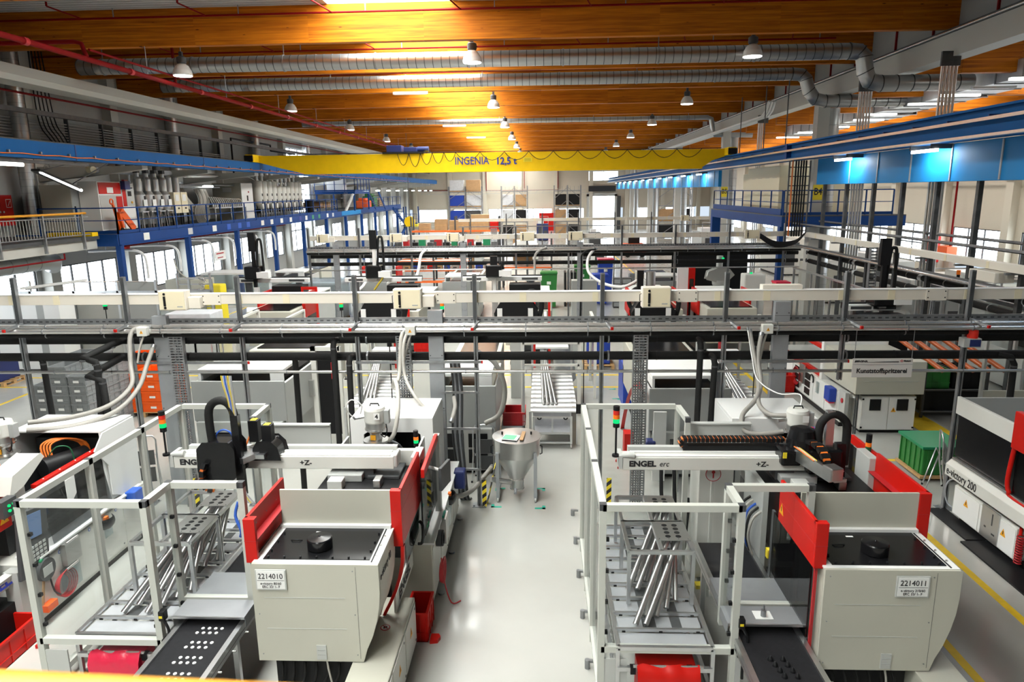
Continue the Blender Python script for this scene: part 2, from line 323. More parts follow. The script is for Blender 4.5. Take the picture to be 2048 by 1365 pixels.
# back wall
bw = M('wallc'); BWY = HY1
DX0, DX1, DZ1 = 7.1, 10.9, 4.95
bw.box(HX0, BWY, 0, DX0, BWY+.4, 1.35).box(DX1, BWY, 0, HX1, BWY+.4, 1.35).box(HX0, BWY, 3.25, DX0, BWY+.4, DZ1).box(DX1, BWY, 3.25, HX1, BWY+.4, DZ1)
bw.box(HX0, BWY, DZ1, HX1, BWY+.4, 7.2).box(HX0, BWY, 7.2, 7.0, BWY+.4, 8.6).box(11.4, BWY, 7.2, HX1, BWY+.4, 8.6).box(HX0, BWY, 8.6, HX1, BWY+.4, ZR)
BX = [-19.1+5.3*i for i in range(9)]
for i, x in enumerate(BX[:-1]):
    if DX0-6 < x < DX0: bw.box(x+4.2, BWY, 1.35, DX0, BWY+.4, 3.25) if x+4.2 < DX0 else None
    bw.box(x-.5, BWY, 1.35, x+.5, BWY+.4, 3.25) if not (DX0 < x < DX1) else None
bw = bw.st('wall_back', org=(0, BWY, 0))
for x in BX: M('colc').box(x-.28, BWY-.35, 0, x+.28, BWY, ZR).o('column', bw)
for x in BX[:-1]:
    if abs(x+2.6-9) < 3.5: continue
    window('x', x+.5, x+4.8, 1.35, 3.25, BWY+.1, 3)
window('x', 7.0, 11.4, 7.2, 8.6, BWY+.1, 2, dark=False)
d1 = M('lgrey').box(DX0-.35, BWY-.25, 0, DX0, BWY, DZ1+.3).box(DX1, BWY-.25, 0, DX1+.35, BWY, DZ1+.3).box(DX0-.35, BWY-.25, DZ1, DX1+.35, BWY, DZ1+.5).st('door_1')
M('winlight').box(DX0, BWY+.05, .05, DX1, BWY+.09, DZ1).o('pane', d1)
M('dwin').box(DX0-.1, BWY-.5, DZ1+.7, DX1+.1, BWY-.05, DZ1+1.5).o('door_housing', d1); M('dgrey').box(DX1+.35, BWY-.4, 0, DX1+.9, BWY-.02, DZ1).o('door_guide', d1)
# right wall
wr = M('wallc').box(HX1, HY0, 0, HX1+.4, HY1, .9).box(HX1, HY0, 3.4, HX1+.4, HY1, ZR)
RW = [20+6.2*k for k in range(0, 14)]
wr.box(HX1, HY0, .9, HX1+.4, 20.5, 3.4)
for y in RW: wr.box(HX1, y-.8, .9, HX1+.4, y+.8, 3.4)
wr = wr.box(HX1, RW[-1], .9, HX1+.4, HY1, 3.4).st('wall_right', org=(HX1, 40, 0))
for y in RW: M('colc').box(HX1-.4, y-.3, 0, HX1, y+.3, ZR).o('column', wr)
for i, y in enumerate(RW[:-1]): window('y', y+.8, y+5.4, .9 if i % 3 else 1.5, 3.4, HX1+.1, 3, 2 if i % 3 == 1 else 1)
M('wallw').box(HX0, HY0-.3, 0, HX1, HY0, ZR).st('wall_front')
# roof: deck, skylight strip, glulam beams
ceil = M('roof').box(HX0-.4, HY0, ZR, -6.6, HY1+.4, ZR+.25).box(-2.6, HY0, ZR, 12.5, HY1+.4, ZR+.25).box(12.5, HY0, 10.4, HX1+.4, HY1+.4, 10.6).box(-6.6, HY0, ZR, -2.6, -7.5, ZR+.25).st('ceiling', org=(0, 40, ZR))
for k in range(24): M('roof').box(HX0, 17.3+k*.235, ZR-.035, -6.7, 17.3+k*.235+.11, ZR).o('deck_rib', ceil)
for k in range(24): M('roof').box(-2.5, 17.3+k*.235, ZR-.035, 12.4, 17.3+k*.235+.11, ZR).o('deck_rib', ceil)
BY = [17.2+5.6*i for i in range(16)]
gb = None
for y in [.4, 6, 11.6]+BY:
    if gb is None: gb = M('glulam').box(HX0, 40-.13, ZB, 12.5, 40+.13, ZR).o('roof_beam', ceil, bevel=.01); c = gb
    else: c = gb.copy(); COL.objects.link(c)
    c.location = (0, y-40, 0)
gb = None
for y in BY:
    if gb is None: gb = M('glulam').box(12.6, 40-.13, 9.15, HX1, 40+.13, 10.4).o('roof_beam', ceil, bevel=.01); c = gb
    else: c = gb.copy(); COL.objects.link(c)
    c.location = (0, y-40, 0)
ys = [-7.5]+[.4, 6, 11.6]+BY+[HY1]
for i in range(len(ys)-1):
    NW[0] += 1
    o = M('lgrey').box(-6.6, ys[i]+.13, ZR, -6.5, ys[i+1]-.13, ZR+.45).box(-2.7, ys[i]+.13, ZR, -2.6, ys[i+1]-.13, ZR+.45).box(-6.6, ys[i]-.13, ZR, -2.6, ys[i]+.13, ZR+.45).st('window_%d' % NW[0])
    M('skylight').box(-6.5, ys[i]+.15, ZR+.4, -2.7, ys[i+1]-.15, ZR+.42).o('pane', o)
    if 15 < ys[i] < 95:
        NW[0] += 1; o = M('lgrey').box(17.8, ys[i]+.4, 10.36, 17.9, ys[i+1]-.4, 10.4).box(19.9, ys[i]+.4, 10.36, 20, ys[i+1]-.4, 10.4).st('window_%d' % NW[0]); M('skylight_low').box(17.9, ys[i]+.5, 10.36, 19.9, ys[i+1]-.5, 10.39).o('pane', o)
# white edge girders under the beams, infill wall above the right one
gl = M('colw').prism([(-15.95, 9.15), (-15.15, 9.15), (-15.05, 9.3), (-15.2, 9.62), (-15.9, 9.62)], 'y', HY0, HY1).st('trim_1')
M('galvd').box(-16.9, HY0, 8.55, -16.75, HY1, 8.7).o('cable_rail', gl); M('redpipe').cyl((-16.2, HY0, 9.05), (-16.2, HY1, 9.05), .035, 8).o('sprinkler_pipe', gl)
gr = M('colw').box(11.75, HY0, 9.46, 12.35, HY1, 10.12).st('trim_2'); M('galvd').box(11.7, HY0, 10.12, 11.82, HY1, 10.24).o('cable_rail', gr); M('chrome').cyl((11.66, HY0, 10.16), (11.66, HY1, 10.16), .035, 8).o('conduit', gr)
iw = M('wallw').box(12.36, HY0, 10.12, 12.5, HY1, ZR).st('wall_upper')
for y in BY:
    for d in (1.2, 3.6): M('redpipe').box(12.30, y+d-.03, 10.12, 12.36, y+d+.03, ZR).o('sprinkler_riser', iw)
# right-hand columns
CY = [32, 48, 64, 80, 96]
for i, y in enumerate(CY):
    c = M('colw').box(11.85, y-.25, 0, 12.35, y+.25, 9.46).st('trim_%d' % (3+i))
    if i in (0, 1):
        M('tapeyel').box(11.88, y-.262, 5.3, 12.3, y-.25, 5.95).o('number_plate', c); text('B4' if i == 0 else 'B5', .42, (12.09, y-.265, 5.65), '-y', c, sx=.8, bold=.008)
    M('duct').cyl((12.75, y+.5, 0), (12.75, y+.5, 9.2), .3, 16).o('air_pipe', c)
    for z in range(1, 18): M('galv').ring((12.75, y+.5, z*.5), .302, .012, 'z', 16, 4).o('seam_ring', c) if i < 3 else None
# ---------------------------------------------------------------- spiral ducts under the roof
def duct(y, z, r, x0, x1, label, step=.28):
    t = T('ventilation_duct', label, 'duct', (0, y, z))
    M('duct').cyl((x0, y, z), (x1, y, z), r, 28).o('duct_tube', t)
    g = M('galvd'); n = int((x1-x0)/step)
    for i in range(n): g.cyl((x0+i*step, y, z), (x0+i*step+.02, y, z), r+.008, 24)
    g.o('spiral_seam', t, kind='stuff')
    for i in range(int((x1-x0)/3.1)+1):
        xx = x0+.8+i*3.1
        if xx > x1-.1: break
        h = M('galv').cyl((xx, y, z), (xx+.05, y, z), r+.02, 24); h.box(xx+.01, y-.01, z+r, xx+.04, y+.01, ZR) if i % 2 == 0 else None; h.o('hanger_band', t)
    return t
BANDS = []
d = duct(24.4, 10.13, .25, -15.6, 9.9, 'long spiral duct below the second glulam beam, nearest the red pipe grid')
M('duct').tube([(9.9, 24.4, 10.13), (10.25, 24.4, 10.1), (10.42, 24.4, 9.95), (10.5, 24.4, 9.5), (10.65, 24.4, 9.22), (11.0, 24.4, 9.12), (13.9, 24.4, 9.12)], .26, 20).o('elbow', d); BANDS.append((d, [(9.9, 24.4, 10.13), (10.25, 24.4, 10.1), (10.42, 24.4, 9.95), (10.5, 24.4, 9.5), (10.65, 24.4, 9.22), (11.0, 24.4, 9.12), (13.9, 24.4, 9.12)], 0.26))
d = duct(29.7, 10.25, .24, -15.6, 9.9, 'long spiral duct crossing between the third and fourth glulam beams')
M('duct').tube([(9.9, 29.7, 10.25), (10.3, 29.7, 10.22), (10.5, 29.7, 10.05), (10.65, 29.7, 9.6), (10.9, 29.7, 9.3), (11.3, 29.7, 9.2), (14.6, 29.7, 9.2)], .25, 20).o('elbow', d); BANDS.append((d, [(9.9, 29.7, 10.25), (10.3, 29.7, 10.22), (10.5, 29.7, 10.05), (10.65, 29.7, 9.6), (10.9, 29.7, 9.3), (11.3, 29.7, 9.2), (14.6, 29.7, 9.2)], 0.25))
d = duct(48.1, 10.4, .15, -16, 10.8, 'slender spiral duct crossing the roof far behind', .5)
M('duct').tube([(10.8, 48.1, 10.4), (11.1, 48.1, 10.3), (11.2, 48.1, 9.8), (11.35, 48.1, 9.3), (13.8, 48.1, 9.25)], .16, 16).o('elbow', d)
for i, (y, x0) in enumerate(((21, 14.2), (27, 14.4), (33, 15), (40, 15))):
    t = T('flat_air_duct', ['flat rectangular sheet-metal air duct above the bright blue girder', 'second rectangular sheet-metal air duct behind the spiral elbow', 'third rectangular sheet-metal air duct along the right bay', 'rearmost rectangular sheet-metal air duct of the right bay'][i], 'duct', (x0+1, y, 8.9))
    M('sheet').box(x0, y, 8.95, x0+1.6, y+5.4, 9.5).o('duct_body', t, bevel=.01)
    for k in range(5): M('galv').box(x0-.03, y+k*1.3, 8.92, x0+1.63, y+k*1.3+.05, 9.53).o('flange', t)
    for k in range(3): M('tubeglow' if k % 2 == 0 else 'pure').box(x0-.9, y+.4+k*1.8, 8.75, x0+.4, y+.55+k*1.8, 8.82).o('light_strip', t)
def bands(t, pts, r):
    for a, b in zip(pts[:-1], pts[1:]):
        a, b = V(*a), V(*b); d = (b-a).normalized(); n = max(1, int((b-a).length/.45))
        for i in range(n): p = a+(b-a)*(i/n); M('galvd').cyl(p, p+d*.03, r+.012, 20).o('seam_ring', t)
for q in BANDS: bands(*q)
# ---------------------------------------------------------------- high-bay lamps
L0 = None
LY = [25, 36, 47, 58, 69, 80]
LL = {25: 'round white high-bay lamp hanging in front of the nearest spiral duct', 36: 'round white high-bay lamp hanging just short of the yellow crane girder', 47: 'round white high-bay lamp hanging before the slender distant duct', 58: 'small high-bay lamp hanging beyond the slender distant duct', 69: 'tiny high-bay lamp hanging near the far end of the roof', 80: 'tiny high-bay lamp nearest the back wall'}
for y in LY:
    for x in ((-12.5, -2.35, 7.1) if y > 25 else (-11.7, -2.2, 6.65)):
        z0 = 9.9
        if y == 25: y, z0 = 23.65, 9.68
        if L0 is None:
            L0 = T('highbay_lamp', 'round white high-bay lamp hanging in front of the nearest spiral duct', 'lamp', (x, y, z0), 'high-bay lamps under the roof')
            M('pure').lathe((x, y, z0), [(.30, 0), (.31, .02), (.28, .16), (.20, .30), (.12, .36)], 24).o('reflector', L0)
            M('lampglow').lathe((x, y, z0), [(.285, -.015), (.285, -.004)], 24).o('lens', L0)
            M('dgrey').lathe((x, y, z0), [(.11, .36), (.15, .40), (.15, .56), (.09, .6)], 18).box(x-.05, y-.05, z0+.6, x+.05, y+.05, z0+.74).o('ballast', L0); M('galv').cyl((x, y, z0+.7), (x, y, ZR-.2), .015, 6).o('hook', L0)
        else: cp(L0, (x, y, z0), label=LL[25 if y < 24 else y])
for x, y in ((-6, 33.5), (-6, 50), (-5.5, 61)):
    t = T('batten_light', 'long white batten light fixed under a glulam beam', 'lamp', (x, y, 10.1), 'batten lights on the beams'); M('pure').box(x-.8, y-.05, 10.27, x+.8, y+.05, 10.38).o('housing', t); M('lgrey').box(x-.75, y-.04, 10.25, x+.75, y+.04, 10.27).o('diffuser', t)
# ---------------------------------------------------------------- red sprinkler pipes
t = T('sprinkler_main', 'thick red sprinkler main running lengthwise on the left', 'pipe', (-12.3, 40, 9.5))
M('redpipe').cyl((-12.3, 2, 9.5), (-12.3, 84, 9.5), .075, 12).o('pipe', t)
for k in range(18): M('dred').cyl((-12.3, 4+k*4.4, 9.5), (-12.3, 4.14+k*4.4, 9.5), .095, 12).o('coupling', t)
M('redpipe').cyl((-12.15, 19.5, 9.72), (-12.15, 84, 9.72), .035, 8).o('branch_pipe', t)
M('redpipe').tube([(-12.3, 19.6, 9.55), (-12.4, 19.6, 9.9), (-12.6, 19.6, 9.95), (-19.9, 19.6, 9.95)], .06, 10).o('branch_pipe', t)
for k in range(8): M('galv').cyl((-12.3, 22.6+5.6*k, 9.5), (-12.3, 22.6+5.6*k, ZB), .012, 6).o('hanger', t)
for k, y in enumerate((22.45, 28.05, 33.65)):
    t = T('sprinkler_branch', ['red sprinkler pipe along the nearest large glulam beam', 'red sprinkler pipe along the beam behind the first duct', 'red sprinkler pipe along the beam behind the second duct'][k], 'pipe', (-3, y, 11.2)); M('redpipe').cyl((-19.8, y, 11.18), (10.9, y, 11.24), .032, 8).o('pipe', t)
    for i in range(8): M('redpipe').cyl((-18+i*3.9, y, 11.2), (-18.3+i*3.9, y-1.1, 11.3), .022, 6).cyl((-18.3+i*3.9, y-1.1, 11.3), (-18.3+i*3.9, y-1.1, 11.42), .03, 6).o('sprinkler_arm', t); M('galv').box(-17+i*3.9, y-.01, 11.2, -16.97+i*3.9, y+.01, ZR).o('hanger', t)
M('redpipe').cyl((-12.3, 24.3, 9.55), (-12.3, 24.3, ZR), .05, 8).thing('sprinkler_drop', 'short vertical red pipe joining the sprinkler main to the roof', 'pipe')
# ---------------------------------------------------------------- crane
def ibeam(m, x, y0, y1, z0, z1, wf=.3, tf=.04, tw=.03): return m.box(x-wf/2, y0, z0, x+wf/2, y1, z0+tf).box(x-wf/2, y0, z1-tf, x+wf/2, y1, z1).box(x-tw/2, y0, z0+tf, x+tw/2, y1, z1-tf)
t = T('crane_runway', 'blue crane runway girder along the left wall', 'girder', (-15.3, 40, 7.0))
b = M('craneblue'); b.box(-15.5, 2, 7.0, -15.12, 103, 7.5); b.o('girder', t); M('galvd').box(-15.36, 2, 7.5, -15.26, 103, 7.55).o('rail', t)
for k in range(8): M('navy').box(-15.115, 14+k*8.8, 7.0, -15.105, 14.04+k*8.8, 7.5).o('splice', t)
M('cableor').tube([(-15.09, 10+k*.8, 7.1+(.018 if k % 2 else -.012)) for k in range(90)], .016, 5).o('conductor_cable', t)
for k in range(45): M('galv').box(-15.12, 12+k*1.3, 7.12, -15.04, 12.05+k*1.3, 7.19).o('cable_clip', t)
for y in LW[6:]: M('colw').prism([(-20, 6.4), (-15.4, 6.85), (-15.4, 7.0), (-20, 7.0)], 'y', y-.2, y+.2).o('bracket', t)
t = T('crane_runway', 'blue crane runway girder along the right-hand columns', 'girder', (9.7, 40, 6.9))
b = M('craneblue'); ibeam(b, 9.7, 2, 104, 6.92, 7.5, .34, .05, .03).o('girder', t); M('alu').box(9.45, 2, 7.2, 9.53, 104, 7.27).o('conductor_rail', t)
M('craneblue').box(9.9, 2, 7.42, 10.6, 104, 7.48).box(9.9, 2, 6.92, 10.6, 104, 6.96).o('walkway', t); M('alu').box(9.42, 2, 6.86, 9.6, 104, 6.92).o('lower_rail', t)
for k in range(60): M('navy').box(9.42, 8+k*1.55, 7.27, 9.7, 8.04+k*1.55, 7.31).o('bracket', t)
for y in (28.5, 44): M('blue').box(9.5, y-.1, 6.92, 9.9, y+.1, 7.5).o('splice_plate', t)
for i, (y0, y1) in enumerate(((6, 28.45), (44, 103))):
    t = T('plate_girder', ['deep bright blue plate girder lit from above, at the near right', 'deep bright blue plate girder beyond the cream control room'][i], 'girder', (10.85, (y0+y1)/2, 5.95))
    M('brightblue').box(10.75, y0, 5.95, 10.95, y1, 6.92).o('plate', t, bevel=.01)
    for k in range(int((y1-y0)/2.05)): M('galvs').box(10.725, y0+1+k*2.05, 5.97, 10.75, y0+1.05+k*2.05, 6.9).o('stiffener', t)
    for k in range(int((y1-y0)/5.2)):
        yy = y0+3.5+k*5.2
        u = T('girder_lamp', 'strip lamp shining onto the bright blue girder', 'lamp', (10.3, yy, 6.7), 'strip lamps on the blue girders'); M('dgrey').box(10.2, yy+.5, 6.8, 10.75, yy+.56, 6.92).o('bracket', u); M('dgrey').box(10.2, yy-.56, 6.8, 10.75, yy-.5, 6.92).o('bracket', u); M('tubeglow').box(10.27, yy-.6, 6.72, 10.37, yy+.6, 6.8).o('tube', u)
        ld = bpy.data.lights.new('strip_light', 'AREA'); ld.shape = 'RECTANGLE'; ld.size = 1.1; ld.size_y = .08; ld.energy = 55; ld.color = (.95, 1, 1); lo = bpy.data.objects.new('strip_light', ld); COL.objects.link(lo); lo.parent = u; lo.location = (.03, 0, -.0); lo.rotation_euler = Matrix(((0, -.8, -.6), (1, 0, 0), (0, -.6, .8))).to_euler()
t = T('bridge_crane', 'yellow bridge crane girder with blue lettering spanning the hall', 'crane', (-2.6, 38, 6.9))
M('yellow').prism([(-15.2, 7.55), (-15.2, 7.85), (9.7, 7.85), (9.7, 7.55), (8.9, 7.3), (8.3, 6.9), (-12.6, 6.9), (-13.9, 7.2)], 'y', 37.9, 38.5).o('girder', t, bevel=.01)
M('yellow').box(-12.7, 37.86, 6.88, 8.4, 38.55, 6.93).o('bottom_flange', t)
for x in (-15.3, 9.7): M('yellow').box(x-.2, 37.1, 7.52, x+.2, 39.6, 7.9).o('end_carriage', t); M('black').box(x-.22, 37.0, 7.55, x+.22, 37.1, 7.85).o('buffer', t)
text('INGENIA', .56, (-3.67, 37.86, 7.43), '-y', t, 'logoblue', sx=.82, sp=1.0, bold=.006); text('12,5 t', .5, (-1.86, 37.86, 7.4), '-y', t, 'logoblue', bold=.014, sx=.95)
M('tapeyel').box(-.95, 37.88, 7.35, -.5, 37.9, 7.58).o('rating_plate', t)
for k in range(3): M('ink').box(-.9, 37.87, 7.4+k*.06, -.55, 37.88, 7.41+k*.06).o('print_line', t)
M('rubber').cyl((-13.5, 37.75, 7.9), (9.3, 37.75, 7.9), .02, 6).o('festoon_wire', t)
x = -7.6
for k in range(15):
    wv = .62 if k < 5 else 1.28; dp = (.62, .7, .6, .55, .45)[k] if k < 5 else .42
    M('black').tube([(x+wv*q/8, 37.74, 7.88-dp*(1-((q-4)/4)**2)) for q in range(9)], .017, 5).o('festoon_loop', t); x += wv
u = T('crane_trolley', 'dark hoist trolley standing on the yellow crane girder', 'crane trolley', (-7.2, 38.2, 7.85))
M('navy').box(-8.2, 37.9, 7.9, -7.4, 38.7, 8.3).box(-7.3, 38, 7.95, -6.6, 38.6, 8.2).o('hoist_drum', u, bevel=.03); M('black').box(-8.4, 37.8, 7.86, -6.2, 38.8, 7.96).o('frame', u); M('navy').cyl((-6.6, 38.3, 8.1), (-6, 38.3, 8.1), .14, 12).o('motor', u)
# ---------------------------------------------------------------- conduits and pipes on the left wall
t = T('conduit_bank', 'bank of steel conduits running along the upper left wall', 'conduits', (-19.6, 32, 8))
for k in range(9):
    z = 8.75-k*.105; e = 38-k*.25 if k < 5 else 44
    M('steel').cyl((-19.5, 12, z), (-19.5, e, z), .026, 8).o('conduit', t)
for k in range(4): M('steel').tube([(-19.42, 30-k*.12, 7.85-k*.11), (-19.42, 44-k*.2, 7.85-k*.11), (-19.42, 44.3-k*.2, 7.75-k*.11), (-19.42, 44.5-k*.2, 7.3)], .026, 8).o('conduit', t)
for k in range(5): M('rubber').tube([(-19.45+.09*k, 27.4+k*.05, 11.3), (-19.45+.09*k, 27.4+k*.1, 8.9), (-19.45+.07*k, 27.8+k*.15, 8.2), (-19.5, 28.6+k*.2, 7.8-k*.07), (-19.5, 30, 7.78-k*.08)], .022, 8, 4).o('bent_conduit', t)
for k in range(14): M('galvd').box(-19.6, 13+k*2.3, 7.3, -19.45, 13.06+k*2.3, 9.0).o('support', t)
for i, y in enumerate((26.2, 37.3, 48.2, 58.9, 69)):
    t = T('wall_air_pipe', ['spiral air pipe dropping down the left wall beside the red hose cabinet', 'spiral air pipe on the left wall behind the conduits', 'spiral air pipe on the left wall above the white dryers', 'spiral air pipe on the left wall beyond the yellow crane end', 'farthest spiral air pipe on the left wall'][i], 'duct', (-19.2, y, 4.5))
    M('duct').cyl((-19.35, y, 4.42), (-19.35, y, 11.3), .27, 18).o('duct_tube', t); g = M('galv')
    for k in range(27): g.cyl((-19.35, y, 4.5+k*.25), (-19.35, y, 4.515+k*.25), .277, 18)
    g.o('spiral_seam', t, kind='stuff'); M('redpipe').cyl((-19.7, y+.75, 4.42), (-19.7, y+.75, 11.3), .06, 8).o('sprinkler_riser', t)
M('black').tube([(-19.4, 44.5, 6.2), (-19.4, 44.5, 9.3), (-19.4, 51, 9.3), (-19.4, 51, 8.9), (-19.4, 56, 8.9)], .06, 8).thing('black_wall_pipe', 'thin black pipe bent along the left wall above the dryers', 'pipe')
t = T('steam_pipes', 'pair of white pipes bracketed along the white girder on the right', 'pipe', (10.3, 45, 9.3))
for k in range(3): M('pure').tube([(10.9+k*.14, 90, 9.3), (10.9+k*.14, 36.5, 9.3), (10.9+k*.14, 35.9, 9.5), (10.9+k*.14, 35.5, 9.9)], .06, 8).o('pipe', t)
for (y, n) in ((21.7, 5), (27, 5), (39, 3)):
    t = T('conduit_riser', {21.7: 'bundle of steel riser conduits in front of the bright blue girder', 27: 'bundle of riser conduits behind the near spiral duct elbow', 39: 'slim bundle of riser conduits by the distant duct elbow'}[y], 'conduits', (11.7, y, 0))
    for k in range(n): M('steel').cyl((11.5+k*.1, y, 0), (11.5+k*.1, y, 9.5), .04, 8).o('conduit', t)
    M('galvd').box(11.45, y-.04, 9.2, 11.98, y+.04, 9.6).o('clamp', t)
# hangers near the control room
for k, y in enumerate((31, 34, 38)): M('galvd').cyl((10.3, y, 7.48), (10.3, y, ZB), .025, 6).thing('hanger_rod', 'thin dark rod between the white girder and the blue runway', 'rod', 'hanger rods right')
# ================================================================ front cells
def triangle(parent, x, y, z, face, s=.09, name='warning_label'):
    if face == '+x': M('warn').prism([(y-s/2, z-s/2), (y+s/2, z-s/2), (y, z+s/2)], 'x', x, x+.003).o(name, parent)
    elif face == '-x': M('warn').prism([(y-s/2, z-s/2), (y+s/2, z-s/2), (y, z+s/2)], 'x', x-.003, x).o(name, parent)
    else: M('warn').prism([(x-s/2, z-s/2), (x+s/2, z-s/2), (x, z+s/2)], 'y', y-.003, y).o(name, parent)
    k = s*.14
    if face == '-y': M('ink').box(x-k/2, y-.005, z-s*.25, x+k/2, y-.003, z+s*.18).o('label_mark', parent)
    else:
        e = .004 if face == '+x' else -.004; M('ink').box(x, y-k/2, z-s*.25, x+e, y+k/2, z+s*.18).o('label_mark', parent)
def nosign(parent, x, y, z, r, nm='prohibition_label'):
    M('dred').cyl((x, y, z), (x, y-.004, z), r, 20).o(nm, parent); M('paper').cyl((x, y-.004, z), (x, y-.006, z), r*.8, 20).o(nm, parent)
    M('ink').box(x-r*.12, y-.008, z-r*.1, x+r*.12, y-.006, z+r*.35).prism([(x-r*.4, z-r*.45), (x, z-r*.02), (x+r*.4, z-r*.45), (x, z-r*.2)], 'y', y-.008, y-.006).o('label_figure', parent); M('dred').bar((x-r*.6, y-.009, z+r*.6), (x+r*.6, y-.009, z-r*.6), .004, r*.16, (1, 0, 1)).o('label_bar', parent)
def signal(x, y, z, h, lit, label, pole=0, dim=False, group=None, r=.035):
    t = T('signal_lamp', label, 'signal lamp', (x, y, z), group); zz = z
    if pole: M('black').cyl((x, y, z), (x, y, z+pole), .014, 8).cyl((x, y, z), (x, y, z+.03), .05, 12).o('pole', t); zz += pole
    seg = h/5; cols = ['black', 'ltgreen', 'ltorange', 'ltred', 'black']
    if len(lit) and lit[0] == '!': cols[3] = 'black'; lit = lit[1:]
    for i, c in enumerate(cols):
        m = {'g': ('ltgreen', 'ledgreen'), 'o': ('ltorange', 'ledor'), 'r': ('ltred', 'ledred')}
        for k, (a, b) in m.items():
            if k in lit and c == a: c = b
        M(c).cyl((x, y, zz+i*seg+.002), (x, y, zz+(i+1)*seg-.002), r, 14).o('cap' if i in (0, 4) else 'lens', t)
    return t
def crate(w, d, h, m, name, label, cat, loc, group=None, ribs=4, wall=.02):
    """open plastic crate with rim and ribs; origin at the base centre"""
    x, y, z = loc; t = T(name, label, cat, loc, group); a, b = w/2, d/2
    M(m).box(x-a, y-b, z, x+a, y+b, z+.015).box(x-a, y-b, z, x+a, y-b+wall, z+h).box(x-a, y+b-wall, z, x+a, y+b, z+h).box(x-a, y-b+wall, z, x-a+wall, y+b-wall, z+h).box(x+a-wall, y-b+wall, z, x+a, y+b-wall, z+h).o('tub', t)
    r = M(m); e = .014
    r.box(x-a-e, y-b-e, z+h-.04, x+a+e, y-b, z+h).box(x-a-e, y+b, z+h-.04, x+a+e, y+b+e, z+h).box(x-a-e, y-b, z+h-.04, x-a, y+b, z+h).box(x+a, y-b, z+h-.04, x+a+e, y+b, z+h); r.o('rim', t)
    g = M(m)
    for i in range(ribs):
        q = -a+.03+(w-.06)*i/(ribs-1); g.box(x+q-.008, y-b-.01, z+.01, x+q+.008, y-b, z+h-.04).box(x+q-.008, y+b, z+.01, x+q+.008, y+b+.01, z+h-.04)
        q = -b+.03+(d-.06)*i/(ribs-1); g.box(x-a-.01, y+q-.008, z+.01, x-a, y+q+.008, z+h-.04).box(x+a, y+q-.008, z+.01, x+a+.01, y+q+.008, z+h-.04)
    g.box(x-a-.009, y-b-.009, z+h*.3, x+a+.009, y-b, z+h*.34).box(x+a, y-b, z+h*.3, x+a+.009, y+b, z+h*.34); g.o('ribs', t, kind='stuff')
    return t
def screws(parent, pts, ax='y', r=.008):
    for (x, y, z) in pts: M('galv').cyl((x, y, z), (x, y-.004, z) if ax == 'y' else (x+.004, y, z), r, 6).o('screw', parent)

